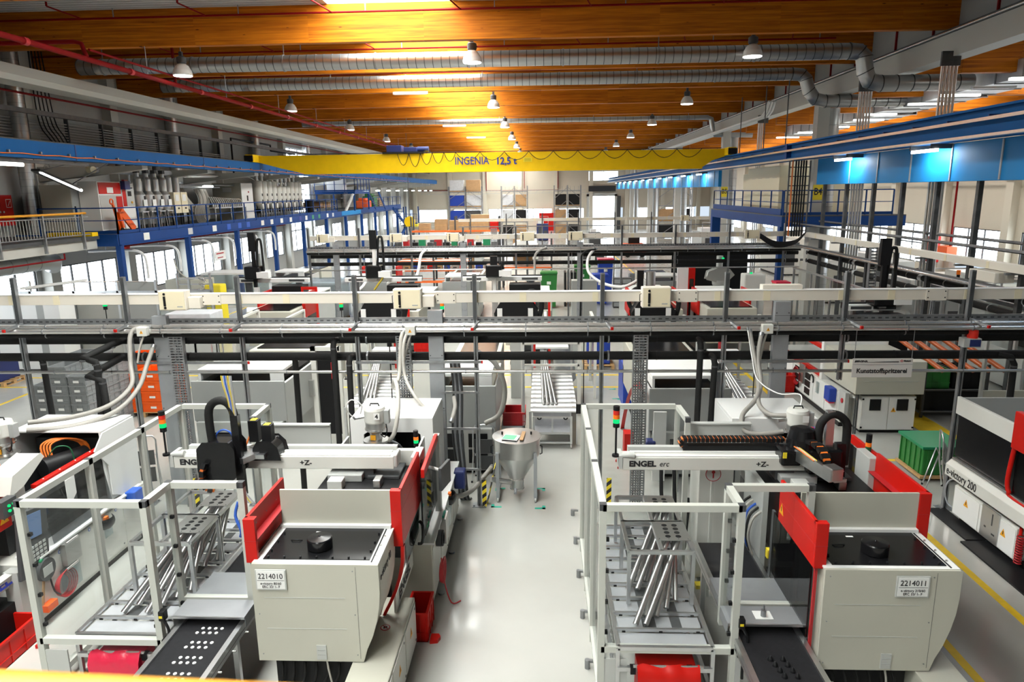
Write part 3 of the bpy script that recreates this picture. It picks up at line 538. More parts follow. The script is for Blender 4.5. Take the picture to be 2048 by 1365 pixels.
def machine(x0, num, sub, side, label):
    """injection moulding machine seen from its clamping end; x0 left edge of the clamp cover"""
    t = T('moulding_machine', label, 'machine', (x0+.7, 9.4, 0)); X = lambda v: x0+v
    prof = [(0, .72), (0, 1.9), (1.4, 1.9), (1.4, 1.58), (1.385, 1.4), (1.35, 1.22), (1.29, 1.02), (1.22, .86), (1.18, .72)]
    fp = M('warm').prism([(X(a), b) for a, b in prof], 'y', 6.8, 6.84).o('front_panel', t, bevel=.006)
    for z in (1.5, 1.12): M('lgrey').box(X(.12), 6.796, z, X(1.02), 6.8, z+.006).o('fold_line', fp)
    M('dgrey').box(X(1.15), 6.798, .75, X(1.153), 6.8, 1.88).o('seam', fp)
    screws(fp, [(X(.05), 6.8, 1.83), (X(.05), 6.8, 1.3), (X(.05), 6.8, .8), (X(1.12), 6.8, 1.83), (X(1.12), 6.8, 1.3), (X(1.12), 6.8, .8)])
    M('lgrey').box(X(.66), 6.79, .74, X(.77), 6.8, .92).o('cover_plate', fp); M('greyp').box(X(.67), 6.786, .80, X(.76), 6.79, .806).o('plate_slot', fp); M('greyp').box(X(.67), 6.786, .86, X(.76), 6.79, .866).o('plate_slot', fp)
    body = M('warm').prism([(X(a*.985+.01), min(b, 1.89)) for a, b in prof], 'y', 6.84, 7.68).o('side_cover', t, bevel=.006)
    text(side, .13, (X(1.392), 7.2, 1.68), '+x', body, sx=.85, bold=.002)
    M('pure').box(X(0), 6.84, 1.885, X(1.4), 7.7, 1.905).o('top_frame', t)
    tp = M('gloss').box(X(.1), 6.9, 1.905, X(1.29), 7.62, 1.915).o('top_plate', t)
    for i in range(7):
        M('black').cyl((X(.15+i*.18), 6.93, 1.915), (X(.15+i*.18), 6.93, 1.935), .012, 6).o('pin', tp)
    for i in range(3):
        for e in (.13, 1.26): M('black').cyl((X(e), 7.08+i*.2, 1.915), (X(e), 7.08+i*.2, 1.935), .012, 6).o('pin', tp)
    M('black').tube([(X(.27), 7.32, 1.916), (X(.29), 7.3, 1.93), (X(.38), 7.3, 1.93), (X(.40), 7.32, 1.916)], .008, 6).o('grip', tp)
    M('paper').box(X(.5), 7.5, 1.916, X(.58), 7.53, 1.918).o('label_plate', tp)
    for k in range(3):
        M('chrome').cyl((X(1.345), 7.0+k*.22, 1.905), (X(1.345), 7.0+k*.22, 1.92), .012, 6).o('screw', t)
    M('black').box(X(1.31), 6.86, 1.905, X(1.325), 7.65, 1.912).o('seal', t)
    vc = M('gloss').lathe((X(.66), 7.16, 1.915), [(.13, 0), (.14, .012), (.14, .115), (.132, .128), (.05, .136), (.018, .14), (.012, .15)], 28).o('vent_cap', t)
    bp = M('warm').box(X(.03), 7.68, 1.9, X(1.37), 7.71, 2.38).o('back_plate', t, bevel=.004); M('pure').box(X(.03), 7.62, 1.905, X(1.37), 7.68, 1.95).o('rear_ledge', bp)
    # red wings
    for sx, nm in ((0, 'left_guard'), (1, 'right_guard')):
        xa, xb = (X(-.09), X(.04)) if sx == 0 else (X(1.37), X(1.5)); ya, yb = (6.9, 8.05) if sx == 0 else (7.66, 8.95); zb = 1.86 if sx == 0 else 1.66
        w = M('red').box(xa, ya, zb, xb, ya+.05, 2.38)
        if sx == 0: w.box(xa, ya+.05, zb, xa+.04, yb, 2.38)
        else: w.box(xb-.04, ya+.05, zb, xb, yb, 2.38)
        w.box(xa, ya+.05, 2.34, xb, ya+.09, 2.38); w = w.o('red_guard', t, bevel=.005)
        M('dred').box(xa-.002, ya-.002, 2.12, xb+.002, yb, 2.124).o('seam', w)
        for k in range(3): M('galv').cyl((xa+.04 if sx == 0 else xb, ya+.25+k*.3, 2.22), ((xa+.045) if sx == 0 else xb+.004, ya+.25+k*.3, 2.22), .008, 6).o('screw', w)
    g = M('smoke').box(X(-.07), 7.02, .95, X(-.05), 8.3, 1.85).o('guard_window', t); M('dred').box(X(-.05), 6.96, .75, X(-.02), 6.99, 1.86).o('guard_edge', t) if num.endswith('1') else None; M('dgrey').box(X(-.075), 7.0, .82, X(-.045), 8.3, .95).box(X(-.075), 8.25, .95, X(-.045), 8.32, 1.86).o('guard_frame', t)
    triangle(t, X(-.09), 7.95, 2.05, '-x', .14)
    # sliding guard on the operator side
    cur = [(1.66, 1.47), (1.45, 1.46), (1.25, 1.42), (1.05, 1.355), (.88, 1.28), (.72, 1.2)]
    M('red')._add([p for z, x in cur for p in ((X(x), 7.66, z), (X(x+.04), 7.66, z), (X(x+.04), 7.74, z), (X(x), 7.74, z))], [q for i in range(len(cur)-1) for q in ((i*4, i*4+4, i*4+5, i*4+1), (i*4+1, i*4+5, i*4+6, i*4+2), (i*4+2, i*4+6, i*4+7, i*4+3), (i*4+3, i*4+7, i*4+4, i*4))]).o('guard_edge', t)
    sg = M('greyp')._add([(X(x+.02), y, z) for z, x in cur[:4] for y in (7.74, 8.9)], [(0, 1, 3, 2), (2, 3, 5, 4), (4, 5, 7, 6)]).o('guard_door', t)
    M('smoke').box(X(1.485), 7.85, 1.3, X(1.492), 8.75, 1.62).o('window_pane', sg)
    M('gloss').tube([(X(1.50), 8.62, 1.18), (X(1.56), 8.6, 1.22), (X(1.57), 8.62, 1.45), (X(1.52), 8.64, 1.5)], .022, 8, 3).o('door_handle', sg)
    lb = M('white').box(X(1.33), 7.75, .705, X(1.36), 8.9, .95).o('name_board', t)
    text('ENGEL', .19, (X(1.364), 8.3, .83), '+x', lb, bold=.007, sx=1.3)
    # low cabinet beside the clamp
    cb = M('warm').box(X(1.05), 5.9, .06, X(1.52), 8.1, .7).o('switch_cabinet', t, bevel=.008); M('black').box(X(1.08), 5.95, 0, X(1.5), 8.05, .06).o('plinth', t)
    for k in range(3):
        dd = M('white').box(X(1.52), 6.0+k*.7, .1, X(1.532), 6.66+k*.7, .66).o('door', t); triangle(dd, X(1.532), 6.33+k*.7, .45, '+x', .12)
        for z in (.15, .6): M('galv').cyl((X(1.532), 6.6+k*.7, z), (X(1.54), 6.6+k*.7, z), .016, 8).o('lock', dd)
    M('dred').cyl((X(1.28), 7.45, .7), (X(1.28), 7.45, .703), .06, 18).o('prohibition_label', cb); M('paper').cyl((X(1.28), 7.45, .703), (X(1.28), 7.45, .705), .048, 18).o('prohibition_label', cb); M('ink').box(X(1.26), 7.425, .705, X(1.28), 7.475, .707).box(X(1.285), 7.43, .705, X(1.30), 7.47, .707).o('label_figure', cb); M('dred').bar((X(1.245), 7.48, .708), (X(1.315), 7.42, .708), .01, .002).o('label_bar', cb)
    # base and hidden machinery
    M('black').box(X(.12), 6.95, .1, X(1.02), 9.0, .7).o('machine_bed', t); pp = M('rubber')
    for k in range(6): pp.tube([(X(.2+k*.13), 6.94, .65), (X(.22+k*.13), 6.86, .5), (X(.18+k*.12), 6.9, .3), (X(.2+k*.13), 6.94, .12)], .018, 6, 3)
    pp.o('hoses', t); M('hosew').tube([(X(.74), 6.88, .72), (X(.76), 6.84, .6), (X(.8), 6.86, .3), (X(.82), 6.9, .12)], .012, 6, 3).o('drain_hose', t)
    rb = M('warm').box(X(.1), 8.95, .1, X(1.62), 12.0, .98).o('rear_base', t, bevel=.008); M('black').box(X(.14), 9, 0, X(1.56), 11.9, .1).o('plinth', t)
    for k in range(4):
        dd = M('white').box(X(1.62), 9.0+k*.75, .15, X(1.632), 9.7+k*.75, .9).o('door', t)
        for z in (.2, .85): M('galv').cyl((X(1.632), 9.64+k*.75, z), (X(1.64), 9.64+k*.75, z), .014, 8).o('lock', dd)
    M('pure').box(X(1.45), 8.95, .98, X(1.66), 12, 1.01).o('ledge', rb)
    for k in range(3):
        M('galv').cyl((X(1.5), 9.2+k*1.3, 0), (X(1.5), 9.2+k*1.3, .1), .03, 8).cyl((X(1.68), 9.3+k*1.2, 0), (X(1.68), 9.3+k*1.2, .03), .05, 10).o('levelling_foot', t)
    # mould area under the robot
    ma = M('black').box(X(.15), 8.6, .98, X(1.35), 9.9, 1.95).o('platen', t); M('greyp').box(X(.2), 8.45, 1.5, X(.62), 8.6, 1.85).box(X(.2), 8.3, 1.62, X(.6), 8.46, 1.7).o('mould_clamp', t)
    nosign(t, X(1.02), 8.6, 1.75, .075)
    for a, b, c, e, f, g, m2 in ((.22, 8.9, 1.95, .7, 9.4, 2.05, 'greyp'), (.75, 9.0, 1.95, 1.2, 9.5, 2.0, 'galvd'), (.3, 8.62, 1.95, .5, 8.8, 2.08, 'lgrey'), (.9, 8.7, 1.95, 1.0, 8.9, 2.06, 'steel')): M(m2).box(X(a), b, c, X(e), f, g).o('mould_block', t, bevel=.01)
    for k in range(3): M('hosew' if k else 'cableblue').tube([(X(.6+k*.1), 8.58, 1.5), (X(.62+k*.1), 8.4, 1.8), (X(.8+k*.08), 8.35, 1.85), (X(.95+k*.06), 8.5, 1.6)], .016, 6, 4).o('cooling_hose', t)
    # operator panel
    M('lgrey').box(X(1.38), 8.95, .98, X(1.5), 9.35, 2.3).o('operator_column', t, bevel=.01)
    op = M('dgrey').box(X(1.5), 9.0, 1.1, X(1.54), 9.3, 1.9).o('button_panel', t)
    for k in range(5):
        for j in range(2): M('paper' if k else 'ledgreen').cyl((X(1.54), 9.09+j*.11, 1.2+k*.06), (X(1.555), 9.09+j*.11, 1.2+k*.06), .016, 8).o('button', op)
    M('pure').tube([(X(1.5), 9.3, 2.02), (X(1.62), 9.25, 2.02), (X(1.72), 9.22, 2.0)], .025, 8).o('screen_arm', t); sc = M('dgrey').bar((X(1.76), 9.05, 1.92), (X(1.84), 9.42, 1.92), .05, .34).o('touch_screen', t, bevel=.01)
    M('screen').bar((X(1.776), 9.2, 1.92), (X(1.81), 9.35, 1.92), .062, .05).o('display', sc)
    M('dgrey').box(X(1.505), 8.98, 2.0, X(1.515), 9.12, 2.2).o('service_plate', t)
    # second red bar and rear guard
    M('red').bar((X(1.6), 8.6, 2.2), (X(1.58), 9.95, 2.22), .05, .12).o('guard_bar', t, bevel=.006); M('smoke').box(X(1.55), 8.7, 1.2, X(1.565), 10.0, 2.14).o('guard_window', t); M('lgrey').box(X(1.53), 9.95, 1.0, X(1.62), 10.05, 2.25).o('guard_post', t)
    # injection unit: tray walls, hood
    M('lgrey').box(X(.05), 9.75, 1.55, X(1.3), 9.78, 2.0).box(X(.05), 9.78, 1.55, X(.08), 10.55, 2.02).box(X(1.27), 9.78, 1.55, X(1.3), 10.55, 2.02).box(X(.0), 9.73, 2.0, X(1.33), 9.8, 2.03).o('drip_tray', t)
    M('white').box(X(1.05), 9.5, 1.9, X(1.36), 9.6, 2.18).o('terminal_box', t)
    M('dgrey').box(X(.15), 9.9, .98, X(1.25), 11.9, 1.58).o('barrel_cover', t); M('steel').cyl((X(.6), 9.9, 1.72), (X(.6), 11.2, 1.72), .09, 14).o('barrel', t)
    hz = [(.05, 1.6), (.05, 2.25), (1.4, 2.25), (1.4, 1.6), (1.22, 1.6), (1.2, 1.98), (1.14, 2.02), (.32, 2.02), (.26, 1.98), (.24, 1.6)]
    h = M('pure').prism([(X(a), b) for a, b in hz], 'y', 10.75, 10.8).box(X(.05), 10.8, 2.2, X(1.4), 11.9, 2.25).box(X(.05), 10.8, 1.3, X(.09), 11.9, 2.2).box(X(1.36), 10.8, 1.0, X(1.4), 11.95, 2.2).box(X(.09), 11.86, 1.3, X(1.36), 11.9, 2.2).o('rear_hood', t, bevel=.004)
    M('black').box(X(.3), 11.2, 1.58, X(1.2), 11.8, 1.98).o('drive_motor', t); M('cable').tube([(X(.4), 10.9, 1.6), (X(.5), 10.7, 1.9), (X(.8), 10.7, 1.85), (X(.9), 10.9, 1.6)], .02, 6, 4).o('cable_loop', t)
    # number plate on the front
    n = T('number_sign', 'white plate numbered %s on the clamp cover' % num, 'sign', (X(.2), 6.78, 1.7)) if num.endswith('0') else T('number_sign', 'white plate numbered %s hung on two hooks' % num, 'sign', (X(.87), 6.78, 1.7))
    sx = X(.22) if num.endswith('0') else X(.9)
    M('lgrey').box(sx-.17, 6.775, 1.61, sx+.17, 6.795, 1.85).o('frame', n); M('paper').box(sx-.155, 6.771, 1.625, sx+.155, 6.776, 1.84).o('card', n)
    text(num, .088, (sx, 6.769, 1.775), '-y', n, sx=.9); text(sub, .042, (sx, 6.769, 1.69), '-y', n, sx=.9); text('ERC 33/ 1- F', .042, (sx, 6.769, 1.65), '-y', n, sx=.9); M('ink').box(sx-.15, 6.769, 1.725, sx+.15, 6.771, 1.728).o('rule', n)
    return t
machine(-3.19, '2214010', 'e-victory 80/60', 'e-victory 80', 'grey and red moulding machine with open rear hood, numbered 2214010')
machine(2.98, '2214011', 'e-victory 310/60', 'e-victory 310', 'grey and red moulding machine beside the yellow floor line, numbered 2214011')

def loader(x, y, z, num, label, cone=True):
    """vacuum material loader: white head on steel can"""
    t = T('material_loader', label, 'loader', (x, y, z))
    M('steel').lathe((x, y, z), [(.2, 0), (.2, .03), (.1, .04), (.09, .14), (.15, .19), (.155, .32)], 22).o('can', t); M('chrome').lathe((x, y, z), [(.165, .2), (.165, .22)], 22).o('clamp_ring', t)
    M('white').lathe((x, y, z), [(.16, .32), (.165, .34), (.165, .52), (.15, .56), (.06, .575)], 24).o('head', t)
    M('black').tube([(x-.07, y, z+.57), (x-.06, y, z+.61), (x+.06, y, z+.61), (x+.07, y, z+.57)], .012, 6).o('grip', t)
    M('greyp').box(x+.15, y-.06, z+.3, x+.23, y+.06, z+.52).o('valve', t, bevel=.01); M('steel').cyl((x-.15, y, z+.4), (x-.3, y-.02, z+.38), .025, 10).o('inlet', t)
    M('black').tube([(x+.18, y-.06, z+.3), (x+.2, y-.1, z+.2), (x+.16, y-.1, z+.1), (x+.1, y-.1, z+.15)], .01, 6, 3).o('cable', t); M('paper').box(x+.02, y-.17, z+.4, x+.11, y-.163, z+.5).o('number_label', t)
    M('warn').box(x-.06, y-.112, z+.05, x+.02, y-.09, z+.13).o('warning_label', t)
    if num: text(num, .09, (x+.065, y-.171, z+.45), '-y', t, bold=.004)
    return t
loader(-2.6, 10.25, 2.05, '4', 'white loader head numbered 4 on a steel can'); loader(3.9, 10.35, 1.98, '', 'white loader head with orange tag behind the black robot carriage')

# ---------------------------------------------------------------- linear robots
def robot(xa, xb, y, z0, z1, label, logo=True):
    t = T('linear_robot', label, 'robot', ((xa+xb)/2, y, z0))
    b = M('white').box(xa, y, z0, xb, y+.26, z1).o('beam', t, bevel=.008)
    M('pure').box(xa+.12, y+.02, z1, xb-.05, y+.07, z1+.02).box(xa+.12, y+.17, z1, xb-.05, y+.22, z1+.02).o('guide_rail', b); M('lgrey').box(xa+.1, y+.26, z0+.02, xb, y+.34, z1+.06).o('cable_trough', b)
    M('lgrey').box(xa-.05, y-.01, z0+.02, xa, y+.27, z1+.03).cyl((xa-.02, y+.02, z1+.02), (xa+.16, y+.02, z1+.03), .03, 10, .05).o('end_cap', b); M('lgrey').box(xb, y-.01, z0+.02, xb+.05, y+.27, z1+.03).o('end_cap', b, bevel=.02)
    if logo:
        text('ENGEL', .11, (xa+.27, y-.004, (z0+z1)/2), '-y', b, bold=.005, sx=1.1); text('erc', .11, (xa+.56, y-.004, (z0+z1)/2), '-y', b, shear=.25, sx=.9); text('+Z-', .1, (xa+1.88, y-.004, (z0+z1)/2), '-y', b, bold=.002, sx=1.1)
    M('dgrey').box(xb-.55, y+.05, z0-.45, xb-.3, y+.3, z0).o('pedestal', t)
    return t
def chain(m, pts, w, r, parent):
    """energy chain: band of links with orange cables showing"""
    P = [V(*p) for p in pts]; c = M('black'); k = M('cableor')
    for i in range(len(P)-1):
        d = P[i+1]-P[i]; q = P[i]+d*.02; e = P[i]+d*.8; c.bar(q, e, w, r*2, (0, 0, 1) if abs(d.normalized().z) < .8 else (1, 0, 0)); k.bar(P[i]+d*.72, P[i+1]+d*.16, w*.7, r*1.5, (0, 0, 1) if abs(d.normalized().z) < .8 else (1, 0, 0))
    c.o('chain_links', parent); k.o('chain_cables', parent)
r1 = robot(-5.17, -2.06, 9.0, 2.1, 2.28, 'white robot beam with black carriage parked at its wide left end')
cx = -4.31
M('gloss').prism([(cx-.22, 2.02), (cx-.26, 2.12), (cx-.25, 2.42), (cx-.18, 2.5), (cx+.14, 2.5), (cx+.2, 2.42), (cx+.2, 2.05), (cx+.12, 1.98)], 'y', 8.55, 8.95).o('carriage', r1, bevel=.03)
M('rubber').tube([(cx-.15, 8.75, 2.45), (cx-.16, 8.75, 2.85), (cx-.1, 8.75, 3.0), (cx+.03, 8.75, 3.05), (cx+.14, 8.75, 2.98), (cx+.19, 8.75, 2.8), (cx+.2, 8.75, 2.3)], .055, 10, 4).o('hose_arch', r1)
M('gloss').bar((cx+.22, 8.72, 1.72), (cx+.2, 8.74, 2.85), .1, .09).o('vertical_arm', r1); M('alu').box(cx+.1, 8.7, 1.75, cx+.17, 8.78, 2.1).o('arm_profile', r1)
M('alu').box(cx+.2, 8.85, 2.3, cx+.5, 9.15, 2.36).bar((cx+.2, 8.7, 2.34), (cx+.45, 9.25, 2.34), .2, .08).o('cross_axis', r1)
for k, (dx, dy) in enumerate(((.21, 9.3), (.48, 9.1))): M('black').box(cx+dx-.07, dy-.07, 2.4, cx+dx+.07, dy+.07, 2.72).o('servo_motor', r1, bevel=.01); M('tapeyel').box(cx+dx-.04, dy-.05, 2.72, cx+dx+.04, dy+.05, 2.724).o('motor_label', r1)
M('gloss').prism([(cx+.33, 2.28), (cx+.35, 2.42), (cx+.4, 2.5), (cx+.56, 2.5), (cx+.64, 2.42), (cx+.67, 2.28)], 'y', 8.92, 9.25).o('motor_shell', r1, bevel=.03)
M('cableor').tube([(cx+.15, 9.25, 2.5), (cx+.12, 9.2, 2.4), (cx+.1, 9.1, 2.32)], .012, 6, 3).o('motor_cable', r1)
chain(None, [(cx-.16, 8.53, 2.25), (cx-.19, 8.5, 2.16), (cx-.2, 8.5, 2.06), (cx-.19, 8.5, 1.97), (cx-.15, 8.5, 1.9), (cx-.08, 8.52, 1.88)], .12, .03, r1); M('lgrey').box(cx-.08, 8.52, 1.86, cx+.06, 8.7, 2.0).o('arm_block', r1)
hb = ['cableyel', 'hosew', 'cableblue', 'cable', 'cableyel', 'hosew', 'cable']
for k, m in enumerate(hb): M(m).tube([(cx+.16+k*.012, 8.72, 2.75), (cx+.15+k*.014, 8.7, 3.05), (cx+.1+k*.02, 8.7, 3.28), (cx+.08+k*.022, 8.72, 3.4)], .009, 5, 3).o('air_line', r1); M(m).tube([(cx+.22, 8.72, 1.9), (cx+.2+k*.015, 8.68, 1.74), (cx+.22+k*.03, 8.66, 1.62)], .008, 5, 2).o('air_line', r1)
M('cableblue').ring((cx+.0, 8.8, 2.5), .12, .012, 'y', 10, 5, 0, 3.14).o('blue_hose', r1)
for ch in r1.children:
    if ch.name.split('.')[0] in ('carriage', 'hose_arch', 'vertical_arm', 'arm_profile', 'chain_links', 'chain_cables', 'arm_block', 'air_line', 'blue_hose'): ch.location.z += .12
M('cableblue').tube([(-3.95, 8.25, 1.95), (-3.98, 8.2, 1.78), (-3.9, 8.15, 1.6), (-3.93, 8.18, 1.5)], .02, 8, 3).thing('blue_gripper', 'small bright blue gripper hanging by the guard post', 'gripper')
r2 = robot(1.09, 3.72, 9.0, 2.1, 2.28, 'white robot beam with black carriage reaching past the wing')
cx = 3.55
M('gloss').lathe((cx-.05, 9.08, 2.25), [(.2, 0), (.21, .1), (.19, .3), (.16, .42), (.08, .45)], 20).o('carriage', r2); M('gloss').box(cx-.36, 8.9, 2.2, cx-.1, 9.2, 2.42).box(cx-.02, 8.85, 2.1, cx+.42, 9.25, 2.45).o('carriage_body', r2, bevel=.03); M('tapeyel').box(cx-.35, 8.892, 2.32, cx-.3, 8.9, 2.4).o('motor_label', r2)
M('rubber').tube([(cx+.14, 9.0, 2.35), (cx+.14, 9.0, 2.72), (cx+.22, 9.0, 2.86), (cx+.33, 9.0, 2.9), (cx+.44, 9.0, 2.84), (cx+.5, 9.0, 2.7), (cx+.5, 9.0, 2.2)], .055, 10, 4).o('hose_arch', r2)
M('gloss').bar((cx+.45, 8.98, 1.55), (cx+.43, 9.0, 2.5), .12, .1).o('vertical_arm', r2); M('alu').box(cx+.22, 8.97, 2.3, cx+.32, 9.05, 2.95).o('arm_profile', r2)
text('Y', .09, (cx+.45, 8.915, 2.1), '-y', r2, 'paper'); text('+', .09, (cx+.45, 8.915, 2.02), '-y', r2, 'paper')
M('alu').bar((cx-.25, 9.3, 2.36), (cx+.0, 8.2, 2.36), .04, .16).bar((cx-.05, 9.3, 2.3), (cx+.12, 8.2, 2.3), .16, .04).o('cross_axis', r2); M('alu').bar((cx+.02, 8.36, 2.38), (cx+.07, 8.18, 2.38), .17, .17).o('cross_axis_end', r2, bevel=.015)
chain(None, [(cx-.02, 8.9, 2.56), (cx+.0, 8.75, 2.58), (cx+.02, 8.62, 2.57), (cx+.03, 8.52, 2.53), (cx+.04, 8.46, 2.47), (cx+.04, 8.44, 2.4), (cx+.03, 8.46, 2.36)], .12, .025, r2)
pts = [(1.95+i*.06, 9.28, 2.45) for i in range(24)]; chain(None, [(2.0, 9.28, 2.34), (1.93, 9.28, 2.37), (1.91, 9.28, 2.41)]+pts, .14, .03, r2); M('black').box(1.95, 9.22, 2.29, 3.3, 9.34, 2.37).o('chain_bed', r2)
for k, m in enumerate(('cableor', 'hosew', 'cableyel')): M(m).tube([(cx-.22+k*.02, 9.1, 2.47), (cx-.16+k*.02, 8.8, 2.46), (cx-.1+k*.02, 8.5, 2.44)], .01, 5, 3).o('air_line', r2)
for k, m in enumerate(('dred', 'cableblue', 'lgrey')): M(m).tube([(cx+.08, 9.15, 2.45), (cx+.06+k*.03, 9.18, 2.6), (cx+.12+k*.02, 9.15, 2.66), (cx+.16, 9.12, 2.5)], .014, 6, 3).o('valve_hose', r2)

# ---------------------------------------------------------------- guards
def prof_beam(m, a, b, s=.08): return m.bar(a, b, s, s)
def guard(xl, xr, xc, label, extra=0):
    """machine guard: aluminium frame with clear panels around the sorting rack; xl/xr sides, xc conveyor notch"""
    y0, y1, yb, H = 7.02, 7.55, 10.62, 2.5; s = .075
    t = T('machine_guard', label, 'guard', ((xl+xr)/2, 9, 0))
    pts = [(xl, y0), (xr, y0), (xr, y1), (xc, y1)]
    for (x, y, zb) in ((xl, y0, 0), (xr, y0, 0), (xr, y1, .75), (xc, y1, .95), (xl, 8.25, 0), (xl, 9.45, 0), (xl, yb, 0), (xr, yb, 0), (xr+.02, 9.95, 0)):
        p = M('frame').box(x-s/2, y-s/2, zb, x+s/2, y+s/2, H-.03).o('post', t)
        M('dgrey').box(x-s/2, y-s/2, H-.03, x+s/2, y+s/2, H+s/2+.005).o('corner_cap', p)
    def rail(a, b, z): M('frame').bar((*a, z), (*b, z), s, s).o('rail', t)
    for a, b in ((pts[0], pts[1]), (pts[1], pts[2]), (pts[2], pts[3]), ((xl, y0), (xl, yb)), ((xl, yb), (xr, yb)), ((xr, yb), (xr+.02, 9.95))): rail(a, b, H)
    rail(pts[0], pts[1], .78); rail(pts[2], pts[3], 1.0); rail((xl, y0), (xl, yb), .2); rail((xl, yb), (xr, yb), .2)
    def pane(a, b, z0, z1): M('acryl').bar((*a, (z0+z1)/2), (*b, (z0+z1)/2), .008, z1-z0).o('panel', t)
    pane((xl+.04, y0), (xr-.04, y0), .82, H-.04); pane((xr, y0+.04), (xr, y1-.04), .8, H-.04); pane((xr+.04, y1), (xc-.04, y1), 1.04, H-.04)
    for ya, yb2 in ((y0, 8.25), (8.25, 9.45), (9.45, yb)): pane((xl, ya+.04), (xl, yb2-.04), .24, H-.04)
    pane((xl+.04, yb), (xr-.04, yb), .24, H-.04); pane((xr, 9.99), (xr, yb-.04), .24, H-.04)
    M('lgrey').box(xl+.03, y0-.03, .02, xl+.3, y0-.01, .66).o('kick_plate', t)
    for k in range(4):
        for (x, y) in ((xl+.055, y0+.02), (xr-.055, y0+.02), (xr+.02, y1-.05)): M('black').box(x-.02, y-.02, .95+k*.38, x+.02, y+.02, .99+k*.38).o('panel_clip', t)
    for k in range(5): M('galv').cyl((xl-.1, 7.7+k*1.05, 0), (xl-.1, 7.7+k*1.05, .12), .035, 10).bar((xl-.1, 7.7+k*1.05, .1), (xl, 7.7+k*1.05, .1), .04, .03).o('floor_foot', t)
    for z in (.72, 1.08): M('black').box(xr+.03, y0-.07, z, xr+.1, y0+.02, z+.12).o('door_switch', t, bevel=.01); M('tapeyel').box(xr+.04, y0-.072, z+.04, xr+.08, y0-.07, z+.07).o('switch_label', t)
    M('black').tube([(xr+.08, y0-.04, 1.08), (xr+.13, y0-.06, .98), (xr+.13, y0-.06, .86), (xr+.1, y0-.05, .6), (xr+.1, y0-.05, .45)], .018, 6, 4).o('switch_cable', t)
    return t
guard(-5.87, -4.43, -3.56, 'clear-panelled aluminium guard around the sorting rack next to the ledge of monitors')
guard(.65, 2.13, 3.06, 'clear-panelled aluminium guard standing along the central aisle')
M('hazard').box(-6.62, 12.1, 0, -6.54, 12.11, .6).thing('hazard_strip', 'yellow and black hazard strip on the foot of the duct beside the orange crates', 'hazard strip')
M('hazard').box(1.18, 12.1, 0, 1.27, 12.11, .65).thing('hazard_strip', 'yellow and black hazard strip on the rack foot behind the aisle-side guard', 'hazard strip')

# ---------------------------------------------------------------- sorting racks
def sorter(x0, y0, label, fan):
    t = T('sorting_rack', label, 'rack', (x0+.53, y0+1.4, 0)); s = .045; W, D, Z = 1.06, 2.9, .8
    for (x, y) in ((0, 0), (W, 0), (0, D), (W, D), (0, D/2), (W, D/2)): M('alu').box(x0+x-s/2, y0+y-s/2, 0, x0+x+s/2, y0+y+s/2, Z).o('leg', t)
    for y in (0, D): M('alu').bar((x0, y0+y, Z), (x0+W, y0+y, Z), s, s).o('rail', t)
    for x in (0, W): M('alu').bar((x0+x, y0, Z), (x0+x, y0+D, Z), s, s).bar((x0+x, y0, .25), (x0+x, y0+D, .25), s, s).o('rail', t)
    n = 9
    for i in range(1, n): M('alu').bar((x0, y0+D*i/n, Z+.01), (x0+W, y0+D*i/n, Z+.01), .035, .035).o('cross_bar', t)
    for i in range(n):
        ya, yb = y0+D*i/n+.025, y0+D*(i+1)/n-.025
        if i == 0: M('sheet').box(x0+.04, ya, Z-.03, x0+W-.04, yb, Z-.02).o('tray_plate', t)
        else:
            for a, b, m in ((.04, .34, 'sheet'), (.34, .50, 'dgrey'), (.50, .68, 'sheet'), (.68, .80, 'dgrey'), (.80, W-.04, 'sheet')): M(m).box(x0+a, ya, Z-.03, x0+b, yb, Z-.02).o('tray_plate', t)
        for q in (.1, W/2, W-.1): M('black').box(x0+q-.02, yb, Z-.015, x0+q+.02, yb+.02, Z+.005).o('clip', t)
    ux0, ux1, Z2 = x0+.22, x0+1.0, 1.5
    for m in range(2):
        ya, yb = y0+.87+m*.79, y0+.87+(m+1)*.79-.02
        for (x, y) in ((ux0, ya), (ux1, ya), (ux0, yb), (ux1, yb)): M('alu').box(x-s/2, y-s/2, Z, x+s/2, y+s/2, Z2).o('upright', t)
        for a, b in (((ux0, ya), (ux1, ya)), ((ux0, yb), (ux1, yb)), ((ux0, ya), (ux0, yb)), ((ux1, ya), (ux1, yb)), ((ux0+.4, ya), (ux0+.4, yb))): M('alu').bar((*a, Z2), (*b, Z2), s, s).o('top_rail', t)
        px0, px1, py0, py1 = ux1-.4, ux1+.02, yb-.52, yb-.02
        pl = M('steel').box(px0, py0, Z2+.022, px1, py1, Z2+.03).o('guide_plate', t)
        for i in range(4):
            for j in range(2):
                hx, hy = px0+.15+j*.13, py0+.1+i*.1; M('black').cyl((hx, hy, Z2+.03), (hx, hy, Z2+.0315), .036, 16).o('hole', pl)
                g = (j*4+i)
                M('steel').cyl((hx, hy, Z2-.02), (x0+.2+.3*j*fan+.14*i*(1.3-fan*.6)+.12*fan, y0+.4+m*.75+.17*i, Z+.02), .034, 12).o('chute_tube', t)
        for q in range(4): M('galv').cyl((px0+.03+.12*q, py0+.03, Z2+.03), (px0+.03+.12*q, py0+.03, Z2+.036), .008, 6).o('screw', pl)
    M('alu').bar((x0, y0-.02, .55), (x0+W, y0-.02, .55), .05, .05).o('front_rail', t); M('black').box(x0+.14, y0-.06, .5, x0+.2, y0+.02, .58).box(x0+.78, y0-.06, .5, x0+.84, y0+.02, .58).o('bag_clamp', t)
    return t
